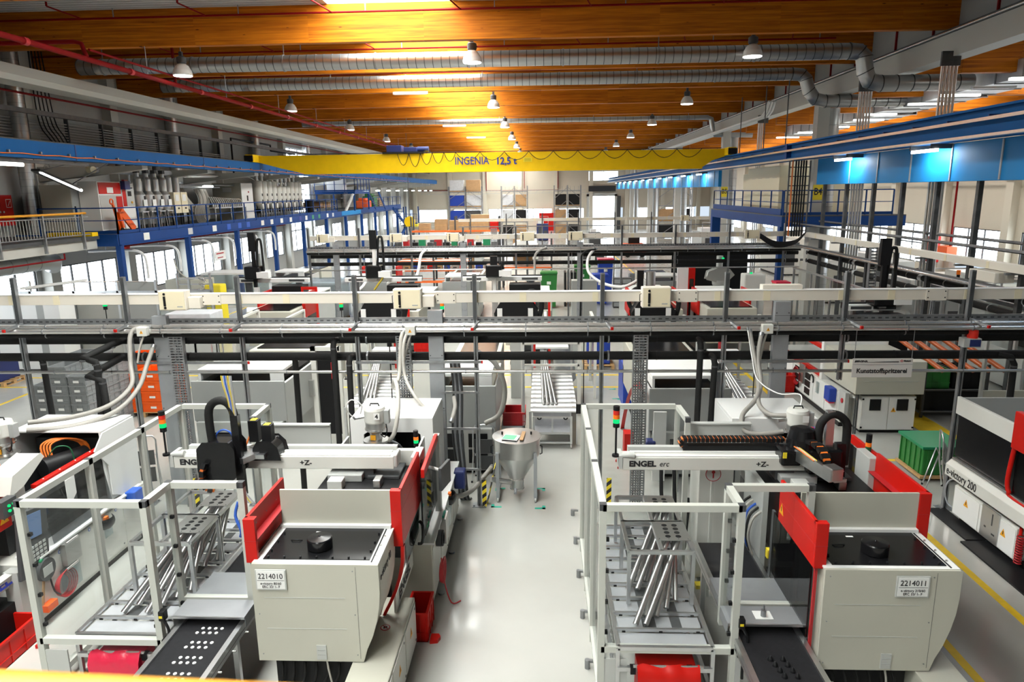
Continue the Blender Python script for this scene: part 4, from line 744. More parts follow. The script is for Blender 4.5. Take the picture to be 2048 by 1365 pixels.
sorter(-5.5, 7.1, 'aluminium sorting rack with slanted steel tubes inside the guard beside the ledge of monitors', 1); sorter(.84, 7.0, 'aluminium sorting rack with fanned steel tubes inside the guard on the central aisle', .4)
def bag(x0, x1, y, m, label):
    t = T('plastic_bag', label, 'bag', ((x0+x1)/2, y, 0))
    n = 10; vs = []; rows = [(.62, 0), (.6, -.05), (.5, -.09), (.3, -.1), (.05, -.06)]
    for z, d in rows:
        for i in range(n+1): vs.append((x0+(x1-x0)*i/n, y+d+.015*math.sin(i*2.1+z*9), z+.012*math.sin(i*1.3)))
    M(m)._add(vs, [(r*(n+1)+i, r*(n+1)+i+1, (r+1)*(n+1)+i+1, (r+1)*(n+1)+i) for r in range(4) for i in range(n)], True).box(x0+.02, y+.02, .05, x1-.02, y+.3, .55).o('bag_skin', t); M('chrome').cyl((x0-.04, y, .6), (x1+.04, y, .6), .018, 8).o('rod', t)
bag(-5.32, -4.72, 7.05, 'pink', 'crimson plastic bag hung below the sorting rack beside the dotted conveyor'); bag(1.05, 1.75, 6.95, 'red', 'bright red plastic bag hung below the sorting rack on the aisle')
# ---------------------------------------------------------------- conveyors
def conveyor(x0, label, w=.78):
    x1 = x0+w; Z = .92; t = T('belt_conveyor', label, 'conveyor', ((x0+x1)/2, 7.6, 0))
    M('belt').box(x0+.06, 5.6, Z-.06, x1-.06, 9.2, Z).o('belt', t)
    for x in (x0+.03, x1-.03): M('alu').box(x-.03, 5.6, Z-.1, x+.03, 9.2, Z+.03).o('side_rail', t); M('dgrey').box(x-.032, 5.6, Z-.05, x+.032, 9.2, Z-.045).o('slot', t)
    for y in (5.9, 7.0, 8.7):
        for x in (x0+.05, x1-.05): M('alu').box(x-.03, y-.03, 0, x+.03, y+.03, Z-.1).o('leg', t)
    h = M('hoodm').box(x0-.05, 7.12, Z+.12, x1+.03, 7.46, Z+.125).box(x0-.05, 7.12, Z-.02, x0-.045, 7.46, Z+.12).box(x1+.025, 7.12, Z-.02, x1+.03, 7.46, Z+.12).o('hood', t); M('alu').box(x0-.05, 7.1, Z+.1, x1+.03, 7.12, Z+.125).o('hood_lip', t)
    M('hoodm').box(x0-.02, 7.6, Z+.1, x1, 8.1, Z+.11).box(x0-.02, 7.6, Z, x0-.015, 8.1, Z+.1).box(x1-.005, 7.6, Z, x1, 8.1, Z+.1).o('cover_sheet', t)
    M('alu').cyl((x0-.05, 5.95, Z-.2), (x0-.3, 6.1, Z-.2), .08, 14).cyl((x0-.06, 5.95, Z-.2), (x0-.03, 5.94, Z-.2), .1, 14).o('drive_motor', t)
    for k in range(3): M('chrome').cyl((x1+.03, 6.4+k*.35, Z-.06), (x1+.07, 6.4+k*.35, Z-.06), .012, 8).o('bolt', t)
    return t
conveyor(-4.28, 'black belt conveyor carrying rows of white parts next to the numbered machine'); conveyor(2.13, 'black belt conveyor carrying small black cones')
M('paper').box(2.42, 7.2, 1.045, 2.62, 7.36, 1.05).use('galv').cyl((2.52, 7.26, 1.05), (2.52, 7.26, 1.13), .03, 10).cyl((2.52, 7.26, 1.13), (2.52, 7.26, 1.19), .01, 6).thing('hood_sensor', 'small sensor bolted on the steel conveyor hood', 'sensor')
dot = None; dots = [(-3.98+.075*i+.03*r, yy+r*.085) for yy in (6.98, 6.72, 6.46, 6.2) for r in (0, 1) for i in range(4)]
for x, y in dots:
    if dot is None: dot = M('pure').lathe((x, y, .92), [(.02, 0), (.02, .008), (.012, .014)], 10).thing('white_part', 'small round white plastic part on the black belt', 'plastic part', 'white parts on the conveyor')
    else: cp(dot, (x, y, .92))
dot = None
for i in range(4):
    for j in range(2):
        x, y = 2.42+j*.13+i*.02, 6.66-i*.09
        if dot is None: dot = M('black').lathe((x, y, .92), [(.03, 0), (.026, .02), (.01, .05), (.003, .055)], 10).thing('black_part', 'small black cone-shaped part on the belt', 'plastic part', 'black parts on the conveyor')
        else: cp(dot, (x, y, .92))
# signal lamps of the cells
signal(-5.25, 8.98, 2.3, .3, 'g', 'red, orange and lit green signal stack on a black pole by the wide robot beam', .35, r=.045); signal(1.0, 9.05, 2.28, .3, 'g', 'red, orange and lit green signal stack on a black pole along the aisle guard', .42, r=.045)
signal(-1.83, 9.5, 2.25, .24, '!og', 'short signal stack with orange and green lit above the red wing', 0, r=.035); signal(4.52, 9.35, 2.2, .3, '!', 'short unlit signal stack beside the red wing, near the green container', 0, r=.04)
# clear disc signs
t = T('acrylic_disc', 'round pink-rimmed pictogram disc behind the guard on the central aisle', 'sign', (2.4, 9.3, 1.81)); M('signw').cyl((2.4, 9.3, 1.92), (2.4, 9.306, 1.92), .11, 24).o('disc', t); M('dred').ring((2.4, 9.3, 1.92), .105, .006, 'y', 24, 5).o('rim', t); M('dred').cyl((2.4, 9.298, 1.95), (2.4, 9.3, 1.95), .025, 10).box(2.39, 9.297, 1.86, 2.41, 9.3, 1.93).o('figure', t); M('frame').box(2.38, 9.31, 0, 2.42, 9.35, 1.9).o('stand', t)
t = T('emergency_stop', 'yellow emergency-stop box on the machine frame', 'switch', (2.95, 8.4, 1.2)); M('tapeyel').box(2.9, 8.36, 1.15, 3.0, 8.44, 1.27).o('box', t); M('red').cyl((2.95, 8.36, 1.21), (2.95, 8.33, 1.21), .03, 12).o('button', t)
# tall white panel and pipes behind the right robot
t = T('control_cabinet', 'tall white control cabinet behind the aisle-side guard', 'cabinet', (2.55, 9.9, 0)); M('white').box(2.3, 9.7, .08, 2.8, 10.3, 1.95).o('body', t, bevel=.01); M('tapeyel').box(2.28, 9.5, 0, 2.42, 9.62, .06).o('corner_guard', t); M('lgrey').box(2.82, 9.72, .1, 2.9, 10.2, 1.9).o('door', t)
t = T('hose_rig', 'grey valve plate with hoses beside the red wing', 'hoses', (2.98, 9.1, .7)); M('lgrey').box(2.93, 8.75, .7, 3.0, 9.6, 1.95).o('plate', t)
for k in range(5): M(['hosew', 'black', 'cableblue', 'hosew', 'black'][k]).tube([(2.93, 8.8+k*.12, 1.6), (2.8, 8.75+k*.12, 1.5), (2.78, 8.8+k*.1, 1.2), (2.9, 8.85+k*.12, .85)], .018, 6, 4).o('hose', t)
t = T('guard_hoses', 'loop of black hoses behind the aisle-side sorting rack', 'hoses', (2.1, 10, .3))
for k in range(2): M('black').tube([(1.9+k*.2, 10.6, 1.7), (1.88+k*.2, 10.3, 1.0), (2.0+k*.12, 10.0, .45), (2.16, 9.95, .4), (2.22, 10.1, .6), (2.3, 10.3, 1.1)], .03, 8, 4).o('hose', t)
# ================================================================ media racks
PX = [-9.66, -7.6, -5.5, -3.36, -1.2, 1.07, 3.24, 5.31, 7.42, 9.6]
def strut(mb, x, y, z0, z1, w=.075, d=.075): return mb.box(x-w/2, y-d/2, z0, x-w/2+.014, y+d/2, z1).box(x+w/2-.014, y-d/2, z0, x+w/2, y+d/2, z1).box(x-w/2+.014, y+d/2-.014, z0, x+w/2-.014, y+d/2, z1).box(x-w/2+.014, y-d/2, z0, x-w/2+.026, y-d/2+.012, z1).box(x+w/2-.026, y-d/2, z0, x+w/2-.014, y-d/2+.012, z1)
def ladder_tray(x, y, z0, z1, label, group=None, w=.24, d=.1):
    t = T('cable_ladder', label, 'cable ladder', (x, y, z0), group)
    for e in (-w/2, w/2): M('galv').box(x+e-.012, y-d/2, z0, x+e+.012, y+d/2, z1).o('side_rail', t)
    r = M('galv'); n = int((z1-z0)/.05)
    for i in range(n): zz = z0+.02+i*.05; r.box(x-w/2+.012, y-d/2, zz, x+w/2-.012, y-d/2+.012, zz+.025)
    r.box(x-.03, y-d/2-.004, z0, x-.015, y-d/2, z1).box(x+.03, y-d/2-.004, z0, x+.045, y-d/2, z1)
    r.o('rungs', t, kind='stuff'); k = M('cable')
    for i in range(4): k.cyl((x-.07+i*.045, y+.02, z0), (x-.07+i*.045, y+.02, z1), .016, 6)
    k.o('cables', t); return t
def sheetcol(x, y, z0, z1, label, w=.27):
    t = T('cable_duct', label, 'cable duct', (x, y, z0)); M('galvs').box(x-w/2, y-.06, z0, x+w/2, y+.06, z1).o('cover', t, bevel=.006)
    for z in [z0+.9+i*1.0 for i in range(int((z1-z0)/1.0))]: M('galvd').box(x-w/2, y-.062, z, x+w/2, y-.06, z+.006).o('joint', t); M('galvd').cyl((x-w/2+.03, y-.06, z+.05), (x-w/2+.03, y-.066, z+.05), .012, 6).cyl((x+w/2-.03, y-.06, z+.05), (x+w/2-.03, y-.066, z+.05), .012, 6).o('screw', t)
    return t
ORD = ['outermost', 'first', 'second', 'third', 'fourth', 'fifth', 'sixth', 'seventh', 'eighth', 'ninth']
def media_row(Y, nm, xs, x0, x1, ends, near, far=False):
    zt0, zt1 = 3.9, 4.08
    p0 = {}
    for i, x in enumerate(xs):
        zb = ends.get(round(x, 2), 0); key = zb
        if key not in p0:
            t = T('strut_post', 'slotted steel post of the %s pipe rack' % nm if not zb else 'shortened steel post of the %s pipe rack, ending above the machines' % nm, 'post', (x, Y, zb), 'posts of the %s pipe rack' % nm); strut(M('galv'), x, Y, zb, 4.42).o('channel', t); M('galvd').box(x-.03, Y-.042, 3.6, x+.03, Y-.038, 4.4).o('slot_strip', t)
            if not zb: M('galv').box(x-.13, Y-.11, 0, x+.13, Y+.11, .012).o('base_plate', t); M('galv').cyl((x-.1, Y-.08, .012), (x-.1, Y-.08, .04), .015, 6).cyl((x+.1, Y-.08, .012), (x+.1, Y-.08, .04), .015, 6).cyl((x+.1, Y+.08, .012), (x+.1, Y+.08, .04), .015, 6).o('anchor_bolt', t)
            p0[key] = t
        else: cp(p0[key], (x, Y, zb), label=('%s post from the alarm-beacon end of the near pipe rack' % ORD[len(xs)-1-i]) if near else None)
    t = T('busbar_trunking', 'cream busbar trunking along the %s pipe rack' % nm, 'trunking', ((x0+x1)/2, Y+.12, zt0)); M('creambox').box(x0, Y+.06, zt0, x1, Y+.2, zt1).o('trunking', t, bevel=.004); M('pure').box(x0, Y+.05, zt1, x1, Y+.21, zt1+.012).o('lid', t)
    n = int((x1-x0)/2.15)
    for i in range(n):
        xx = x0+.5+i*2.15
        for d, w in ((.2, .12), (1.5, .1)): M('cream').box(xx+d, Y+.052, zt0+.005, xx+d+w, Y+.06, zt1-.005).o('outlet_cover', t)
        if i % 2 == 1:
            j = M('creambox').box(xx+.85, Y+.045, zt0-.012, xx+1.2, Y+.06, zt1+.015).o('joint_plate', t)
            for a in (.88, 1.17):
                for b in (.04, .15): M('black').cyl((xx+a, Y+.045, zt0+b), (xx+a, Y+.04, zt0+b), .012, 6).o('bolt', j)
    if far:
        t = T('perforated_rail', 'thin steel rail along the %s pipe rack' % nm, 'cable rail', ((x0+x1)/2, Y, 3.54)); M('galv').box(x0, Y+.05, 3.54, x1, Y+.09, 3.6).o('rail', t); return
    t = T('perforated_rail', 'perforated steel cable rail below the trunking of the %s rack' % nm, 'cable rail', ((x0+x1)/2, Y+.1, 3.54)); M('galv').box(x0, Y+.05, 3.54, x1, Y+.07, 3.64).box(x0, Y+.07, 3.54, x1, Y+.25, 3.55).o('rail', t); sl = M('galvd')
    for i in range(int((x1-x0)/.12)): sl.box(x0+i*.12, Y+.047, 3.575, x0+i*.12+.06, Y+.05, 3.6)
    sl.o('slots', t, kind='stuff')
    for k, (yy, zz, r, m, lb) in enumerate(((-.1, 3.515, .042, 'chrome', 'upper polished steel tube'), (-.2, 3.45, .046, 'chrome', 'lower polished steel tube'), (-.12, 3.36, .042, 'rubber', 'thin black hose'), (-.06, 2.65, .028, 'steel', 'lowest steel tube'))):
        q = T('steel_tube' if k != 2 else 'black_hose', '%s running along the %s pipe rack' % (lb, nm), 'pipe', ((x0+x1)/2, Y+yy, zz)); M(m).cyl((x0, Y+yy, zz), (x1, Y+yy, zz), r, 10).o('tube', q)
        for i in range(int((x1-x0)/1.1)): M('galv').cyl((x0+.5+i*1.1, Y+yy, zz), (x0+.52+i*1.1, Y+yy, zz), r+.006, 10).o('band', q)
    for k, (zz, r, lb) in enumerate(((3.215, .078, 'upper'), (2.89, .08, 'lower'))):
        q = T('insulated_pipe', '%s black insulated pipe along the %s rack' % (lb, nm), 'pipe', ((x0+x1)/2, Y+.16, zz)); M('rubber').cyl((x0, Y+.16, zz), (x1, Y+.16, zz), r, 16).o('insulation', q)
        for x in xs[1::2]: M('galv').cyl((x+.12, Y+.16, zz), (x+.15, Y+.16, zz), r+.015, 16).o('pipe_clamp', q); M('black').cyl((x+1.0, Y+.16, zz), (x+1.02, Y+.16, zz), r+.004, 16).o('seam', q)
    if near:
        for x in xs:
            u = T('support_arm', 'slotted support arm with a red end cap on the %s rack' % nm, 'bracket', (x+.06, Y-.2, 3.46), 'red-capped arms'); M('galv').bar((x+.06, Y-.02, 3.56), (x-.02 if x < -1 else x+.14, Y-.38, 3.5), .045, .045).o('channel', u); M('red').bar((x-.018 if x < -1 else x+.138, Y-.37, 3.5), (x-.024 if x < -1 else x+.144, Y-.4, 3.497), .05, .05).o('end_cap', u)
        for xa, xb, z in ((-5.9, -7.5, 3.34), (-7.5, -5.4, 2.83), (-2.9, -1.1, 3.34), (-3.4, -1.1, 2.83), (3.2, 5.4, 3.34), (3.2, 5.4, 2.83)):
            u = T('cross_channel', 'horizontal slotted channel clamped across the near rack posts', 'bracket', ((xa+xb)/2, Y-.08, z), 'cross channels'); M('galv').bar((xa, Y-.07, z), (xb, Y-.07, z), .04, .045).o('channel', u); M('red').bar((xb, Y-.07, z), (xb+(.025 if xb > xa else -.025), Y-.07, z), .044, .05).o('end_cap', u)
media_row(12.3, 'near', PX[:-1]+[9.6], -14, 10.4, {5.31: 2.47}, True)
PX2 = [-8.4*29.3/25]+[-1.08+2.2*i for i in range(-3, 5)]+[9.95]
media_row(29.3, 'middle', PX2, -9.9, 10.6, {}, False)
media_row(46.5, 'distant', [-4.7+2.37*i for i in range(6)], -5.5, 12.5, {}, False, True)
def tapbox(x, y, label, w=.5, h=.36, big=True):
    t = T('tap_off_box', label, 'electrical box', (x, y, 3.82)); M('creambox').box(x-w/2, y-.2, 3.82, x+w/2, y, 3.82+h).o('housing', t, bevel=.012); M('cream').box(x-w/2+.02, y-.21, 3.84, x+w/2-.02, y-.2, 3.8+h).o('lid', t)
    M('black').box(x-w/2+.1, y-.23, 3.9, x-w/2+.14, y-.21, 4.08).o('switch', t, bevel=.005); M('black').cyl((x-w/2+.12, y-.21, 3.87), (x-w/2+.12, y-.222, 3.87), .022, 10).cyl((x-w/2+.12, y-.21, 4.12), (x-w/2+.12, y-.222, 4.12), .022, 10).o('lock', t); M('black').tube([(x-w/2, y-.12, 3.92), (x-w/2-.03, y-.12, 3.93), (x-w/2-.03, y-.12, 4.05), (x-w/2, y-.12, 4.06)], .007, 5).o('grip', t)
    M('greyp').box(x+w/2-.16, y-.212, 3.88, x+w/2-.06, y-.21, 3.9).o('type_plate', t); M('creambox').box(x+w/2, y-.12, 3.84, x+w/2+.22, y+.05, 4.05).o('plug_unit', t, bevel=.01) if big else None
    return t
tapbox(-6.65, 12.35, 'cream tap-off box on the near trunking beside the corrugated drop hose'); tapbox(-2.39, 12.35, 'cream tap-off box on the near trunking above the wide grey cable duct'); tapbox(2.0, 12.35, 'cream tap-off box on the near trunking above the perforated ladder', big=False)
for k, (x, l) in enumerate(((-9.2, 'at the left end'), (-6.1, 'left of the slim robot arm'), (-3.7, 'beside the vertical ladder'), (1.4, 'with a dangling black cable'), (-.6, 'nearest the dock door'), (8.6, 'at the bend to the right'))): tapbox(x, 29.35, 'cream tap-off box on the middle trunking %s' % l, .6 if k > 2 else .5, .36, k < 3)
tapbox(9.3, 46.55, 'cream tap-off box on the distant trunking by the dock door', big=False)
M('creambox').box(3.9, 12.42, 4.0, 4.6, 12.6, 4.17).thing('cable_box', 'long cream box mounted behind the near trunking', 'electrical box', bevel=.01)
sheetcol(-6.99, 12.3, 0, 3.7, 'wide grey sheet cable duct beside the orange crates'); sheetcol(-1.92, 12.3, 0, 3.78, 'wide grey sheet cable duct above the folding step ladder'); sheetcol(4.22, 12.3, 1.75, 3.9, 'shorter grey sheet cable duct near the department sign')
ladder_tray(-6.68, 12.2, 0, 3.5, 'vertical perforated cable ladder beside the grey crates stack'); ladder_tray(-2.5, 12.2, 1.2, 3.4, 'vertical cable ladder behind the loader numbered 4'); ladder_tray(1.75, 12.2, 0, 3.5, 'vertical cable ladder standing in the aisle-side guard'); ladder_tray(-2.0, 29.5, 0, 4.35, 'tall vertical cable ladder of the middle rack')
for k, (x, l) in enumerate(((-8.7, 'beside the shrink-wrapped pallet'), (-3.3, 'behind the row of small robots'), (1.6, 'next to the grey double locker'))): sheetcol(x, 29.3, 0, 3.75, 'pale cable duct of the middle rack %s' % l, .24)
# ladder rungs between the duct and post by the hopper cart
for k, z in enumerate((.75, 1.55, 2.25, 2.7)): M('galv').bar((-1.85, 12.25, z), (-1.15, 12.25, z), .03, .04).thing('rung_channel', 'short steel channel between the cable duct and the hazard-taped post', 'bracket', 'rung channels')
t = T('hazard_post_guard', 'leaning yellow and black hazard strip at the foot of the post by the hopper', 'hazard strip', (-1.07, 12.36, 0)); M('hazard').bar((-1.06, 12.36, .01), (-.92, 12.9, .62), .07, .012, (1, 0, .2)).o('strip', t)
t = T('hazard_post_guard', 'yellow and black hazard strip standing between post and hopper', 'hazard strip', (-1.1, 12.22, 0)); M('hazard').box(-1.14, 12.225, .012, -1.06, 12.235, .55).o('strip', t)
# insulated drops
def drop(pts, label, r=.055):
    t = T('insulated_drop', label, 'pipe', pts[-1]); M('rubber').tube(pts, r, 12).o('insulation', t)
    for p in pts[1:-1]: M('dgrey').lathe((p[0], p[1], p[2]-r), [(r*1.05, 0), (r*1.05, .03)], 12).o('joint', t)
drop([(-3.77, 12.4, 3.22), (-3.77, 12.2, 3.24), (-3.77, 12.15, 3.15), (-3.78, 12.15, 0)], 'black insulated drop pipe beside the open machine door'); drop([(-3.5, 12.4, 2.9), (-3.5, 12.2, 2.92), (-3.5, 12.15, 2.84), (-3.52, 12.15, .9)], 'shorter black insulated drop pipe right of the machine door')
drop([(-7.78, 12.4, 3.23), (-7.85, 12.1, 3.2), (-8.07, 11.6, 3.07), (-7.85, 11.6, 3.0), (-7.83, 11.6, 2.9), (-7.88, 11.6, 2.0)], 'zigzag black insulated pipe above the far-left machine', .06); drop([(-7.84, 12.4, 2.91), (-7.95, 11.8, 2.8), (-8.02, 11.6, 2.74), (-7.74, 11.55, 2.68), (-7.72, 11.55, 2.0)], 'second zigzag black insulated pipe above the far-left machine', .06)
drop([(-9.5, 12.45, 2.9), (-9.45, 12.45, 2.8), (-9.4, 12.45, 0)], 'black insulated drop pipe by the leftmost post'); drop([(-4.6, 12.45, 2.9), (-4.62, 12.45, 0)], 'black insulated drop pipe behind the hose arch')
drop([(2.8, 12.4, 3.2), (2.8, 12.2, 3.22), (2.8, 12.15, 3.1), (2.78, 12.15, 0)], 'tall black insulated drop pipe behind the tray plate'); drop([(3.05, 12.4, 2.9), (3.05, 12.2, 2.92), (3.06, 12.15, 2.8), (3.0, 12.15, 0)], 'black insulated drop pipe next to the grey cable bundle'); drop([(8.1, 12.4, 2.9), (8.25, 12.3, 2.88), (8.32, 12.3, 2.75), (8.35, 12.3, 1.2)], 'black insulated drop pipe behind the smoked-window machine')
# hoses from the racks
def hose(pts, label, r=.032, m='hose', sub=6, group=None):
    t = T('material_hose', label, 'hose', pts[-1], group); M(m).tube(pts, r, 10, sub).o('hose', t); M('galv').cyl(pts[0], V(*pts[0])+(V(*pts[1])-V(*pts[0])).normalized()*.06, r+.006, 10).o('clip', t)
hose([(-7.1, 12.15, 3.5), (-7.35, 12.1, 3.5), (-7.42, 12.0, 3.35), (-7.35, 11.8, 2.9), (-7.2, 11.5, 2.6), (-7.3, 11.0, 2.4), (-7.7, 10.6, 2.32), (-8.15, 10.2, 2.36)], 'corrugated hose swinging down to the loader numbered 9', .04); hose([(-7.05, 12.1, 3.2), (-7.1, 11.9, 2.9), (-7.08, 11.5, 2.55), (-7.2, 11.0, 2.3), (-7.6, 10.5, 2.2), (-8.15, 10.15, 2.25)], 'second corrugated hose to the loader numbered 9', .04)
hose([(-2.45, 12.1, 3.45), (-2.5, 12.0, 3.3), (-2.52, 11.8, 2.7), (-2.55, 11.4, 2.6), (-2.4, 10.9, 2.85), (-2.3, 10.6, 2.75), (-2.25, 10.3, 2.5), (-2.3, 10.2, 2.2), (-2.4, 10.25, 2.05)], 'pale hose looping over the loader numbered 4', .035, 'hosew'); hose([(-2.38, 12.05, 3.45), (-2.44, 11.9, 3.2), (-2.42, 11.8, 2.7), (-2.2, 11.5, 2.4), (-2.0, 11.4, 2.2)], 'pale hose dropping behind the loader numbered 4', .03, 'hosew')
hose([(-2.9, 10.2, 2.42), (-3.0, 10.1, 2.62), (-2.9, 10.05, 2.78), (-2.75, 10.05, 2.7), (-2.78, 10.08, 2.55)], 'thin white hose ring at the loader numbered 4', .01, 'pure')
hose([(3.6, 12.05, 3.45), (3.62, 11.9, 3.2), (3.66, 11.6, 2.7), (3.5, 11.1, 2.5), (3.2, 10.8, 2.3), (3.15, 10.5, 2.15), (3.35, 10.4, 2.12), (3.7, 10.35, 2.18)], 'corrugated hose curving under the white loader', .038); hose([(3.8, 12.0, 3.4), (3.7, 11.8, 3.0), (3.68, 11.5, 2.65), (3.5, 11.0, 2.45), (3.55, 10.6, 2.38), (3.75, 10.4, 2.42), (3.85, 10.35, 2.42)], 'corrugated hose dropping straight to the white loader', .038)
hose([(3.55, 12.0, 3.5), (3.6, 11.8, 3.0), (3.62, 11.5, 2.7), (3.8, 11.0, 2.6), (4.0, 10.6, 2.7), (3.95, 10.4, 2.58)], 'thin white cable trailing to the white loader', .01, 'pure')
hose([(-1.6, 11.6, 1.9), (-1.55, 11.8, 2.1), (-1.6, 12.1, 2.2)], 'short grey hose behind the white rear hood', .04); hose([(-1.0, 13.0, .5), (-1.3, 12.0, .45), (-1.55, 11.6, .5), (-1.62, 11.3, .75)], 'grey hose from the hopper spout to the machine', .045)
hose([(-1.3, 13.6, 2.7), (-.95, 13.5, 2.5), (-.75, 13.4, 2.0), (-.85, 13.3, 1.5), (-1.15, 13.3, 1.3)], 'large grey hose arcing beside the rear machine', .05)
for k, (x, l) in enumerate(((-7.19, 'beside the corrugated hoses'), (-2.33, 'above the white hoses'), (3.9, 'by the shorter cable duct'))):
    t = T('junction_box', 'small white junction box on the near rack %s' % l, 'electrical box', (x, 12.0, 3.4)); M('white').box(x-.09, 11.98, 3.38, x+.09, 12.1, 3.54).o('box', t, bevel=.008); triangle(t, x, 11.98, 3.46, '-y', .06); M('hosew').tube([(x, 12.05, 3.38), (x-.06, 12.0, 3.2), (x-.12, 11.95, 2.9)], .02, 6, 3).o('cable', t)
t = T('cable_bundle', 'dark bundle of cables hanging beside the wide duct by the ladder', 'cables', (-1.62, 12.55, 0))
for k in range(5): M('cable' if k % 2 else 'dgrey').tube([(-1.7+k*.04, 12.5, 2.75), (-1.66+k*.04, 12.52, 2.2), (-1.7+k*.045, 12.5, 1.4), (-1.64+k*.04, 12.48, .7), (-1.6+k*.04, 12.5, .08), (-1.5+k*.03, 12.55, .03)], .022, 6, 4).o('cable', t)
t = T('cable_bundle', 'grey bundle of cables beside the right insulated drops', 'cables', (3.15, 12.5, .6))
for k in range(4): M('cable').tube([(3.1+k*.035, 12.4, 2.75), (3.12+k*.035, 12.42, 1.8), (3.1+k*.03, 12.4, .6)], .018, 6, 4).o('cable', t)
t = T('alarm_beacon', 'red alarm beacon on a grey box at the rightmost near post', 'beacon', (7.42, 12.1, 3.1)); M('lgrey').box(7.28, 12.08, 3.1, 7.58, 12.25, 3.26).o('box', t, bevel=.01); M('navy').box(7.38, 12.07, 3.12, 7.56, 12.08, 3.24).o('plate', t); M('ltred').lathe((7.46, 12.16, 3.26), [(.085, 0), (.085, .12), (.06, .16)], 16).o('dome', t)
t = T('department_sign', 'grey hanging sign reading Kunststoffspritzerei', 'sign', (5.95, 12.1, 2.56)); M('signw').box(5.43, 12.09, 2.57, 6.46, 12.1, 2.91).o('panel', t); M('greyp').box(5.43, 12.086, 2.8, 6.46, 12.09, 2.806).o('rule', t)
for x in (5.46, 6.44): M('galv').cyl((x, 12.1, 2.9), (x, 12.1, 3.4), .006, 5).o('hanger', t)
text('Kunststoffspritzerei', .115, (5.94, 12.085, 2.685), '-y', t, bold=.003, sx=.95); text('MAGNA', .05, (5.58, 12.085, 2.86), '-y', t, bold=.002, sx=1.15); text('Motort', .04, (6.36, 12.085, 2.865), '-y', t, bold=.002)
M('ink').prism([(5.46, 2.84), (5.5, 2.84), (5.485, 2.89)], 'y', 12.085, 12.09).prism([(5.67, 2.84), (6.22, 2.84), (6.22, 2.855), (5.95, 2.852)], 'y', 12.086, 12.09).o('sign_mark', t); M('dred').cyl((6.27, 12.09, 2.865), (6.27, 12.085, 2.865), .022, 12).use('signw').cyl((6.27, 12.085, 2.865), (6.27, 12.084, 2.865), .012, 12).o('sign_mark', t)
# ---------------------------------------------------------------- bend of the racks to the right
t = T('busbar_trunking', 'cream busbar trunking running lengthwise on the right', 'trunking', (10.8, 21, 3.9)); M('creambox').box(10.72, 13.0, 3.88, 10.92, 29.2, 4.06).o('trunking', t, bevel=.004)
for k in range(9): M('cream').box(10.71, 13.6+k*1.8, 3.89, 10.72, 13.7+k*1.8, 4.05).o('outlet_cover', t)
for z, r, l in ((3.215, .09, 'upper'), (2.86, .09, 'lower')):
    t = T('insulated_pipe', '%s black insulated pipe running lengthwise on the right' % l, 'pipe', (11.1, 21, z)); M('rubber').cyl((11.1, 12.4, z), (11.1, 29.5, z), r, 14).o('insulation', t)
    for k in range(8): M('galv').cyl((11.1, 13.5+k*2, z), (11.1, 13.53+k*2, z), r+.015, 14).o('pipe_clamp', t)
    for k in range(3): M('film').cyl((11.1, 16.3+k*4.4, z), (11.1, 16.5+k*4.4, z), r+.003, 14).o('label_band', t)
for x, z, l in ((10.5, 3.5, 'inner'), (11.6, 4.42, 'outer'), (10.55, 4.35, 'upper')):
    t = T('perforated_rail', '%s perforated steel rail running lengthwise on the right' % l, 'cable rail', (x, 21, z)); M('galv').box(x-.05, 10, z, x+.05, 30, z+.02).box(x-.05, 10, z, x-.035, 30, z+.07).box(x+.035, 10, z, x+.05, 30, z+.07).o('rail', t)
for k, y in enumerate((16.4, 18.4, 20.3, 22.2, 24.1, 26.2, 28.2)):
    if k == 0: sp = T('steel_post', 'rectangular grey steel post below the bright blue girder', 'post', (10.98, y, 0), 'posts under the blue girder'); M('galvd').box(10.94, y-.06, 0, 11.06, y+.06, 5.95).o('tube', sp); M('galv').box(10.6, y-.03, 3.82, 11.2, y+.03, 3.87).o('arm', sp)
    else: cp(sp, (10.98, y, 0))
t = T('perforated_post', 'perforated column carrying cables near the lengthwise pipes', 'cable ladder', (10.3, 22.2, 1.5)); M('galv').box(10.2, 22.15, 1.6, 10.22, 22.3, 4.0).box(10.42, 22.15, 1.6, 10.44, 22.3, 4.0).o('side_rail', t); g = M('galvd')
for k in range(24): g.box(10.22, 22.2, 1.65+k*.1, 10.42, 22.23, 1.69+k*.1)
g.o('rungs', t, kind='stuff')
M('chrome').cyl((10.2, 12.4, 3.55), (10.2, 29.3, 3.55), .035, 10).thing('steel_tube', 'polished steel tube running lengthwise on the right', 'pipe'); M('creambox').box(10.45, 16.5, 3.62, 10.9, 17.5, 3.86).thing('tap_off_box', 'cream tap-off box slung under the lengthwise trunking', 'electrical box', bevel=.01)
t = T('cable_bundle', 'sagging black cables at the bend of the middle rack', 'cables', (9.8, 29, 3.6))
for k in range(5): M('black').tube([(8.9, 29.1, 4.02-k*.04), (9.5, 29.0, 3.7-k*.05), (10.2, 28.8, 3.75-k*.03), (10.5, 28.5, 4.1)], .03, 6, 5).o('cable', t)
t = T('black_riser_cables', 'black cable bundle on a ladder by the cream control room', 'cables', (10.3, 29.1, 3.4))
for k in range(5): M('black').cyl((10.15+k*.1, 29.1, 3.9), (10.15+k*.1, 29.1, 6.9), .035, 8).o('cable', t)
M('cableor').cyl((10.02, 29.1, 3.9), (10.02, 29.1, 6.9), .03, 6).o('cable', t)
for k in range(8): M('galvd').box(9.9, 29.16, 4.1+k*.36, 10.75, 29.2, 4.14+k*.36).o('rung', t)
for x in (9.9, 10.72): M('galvd').box(x, 29.14, 3.9, x+.04, 29.22, 6.9).o('side_rail', t)
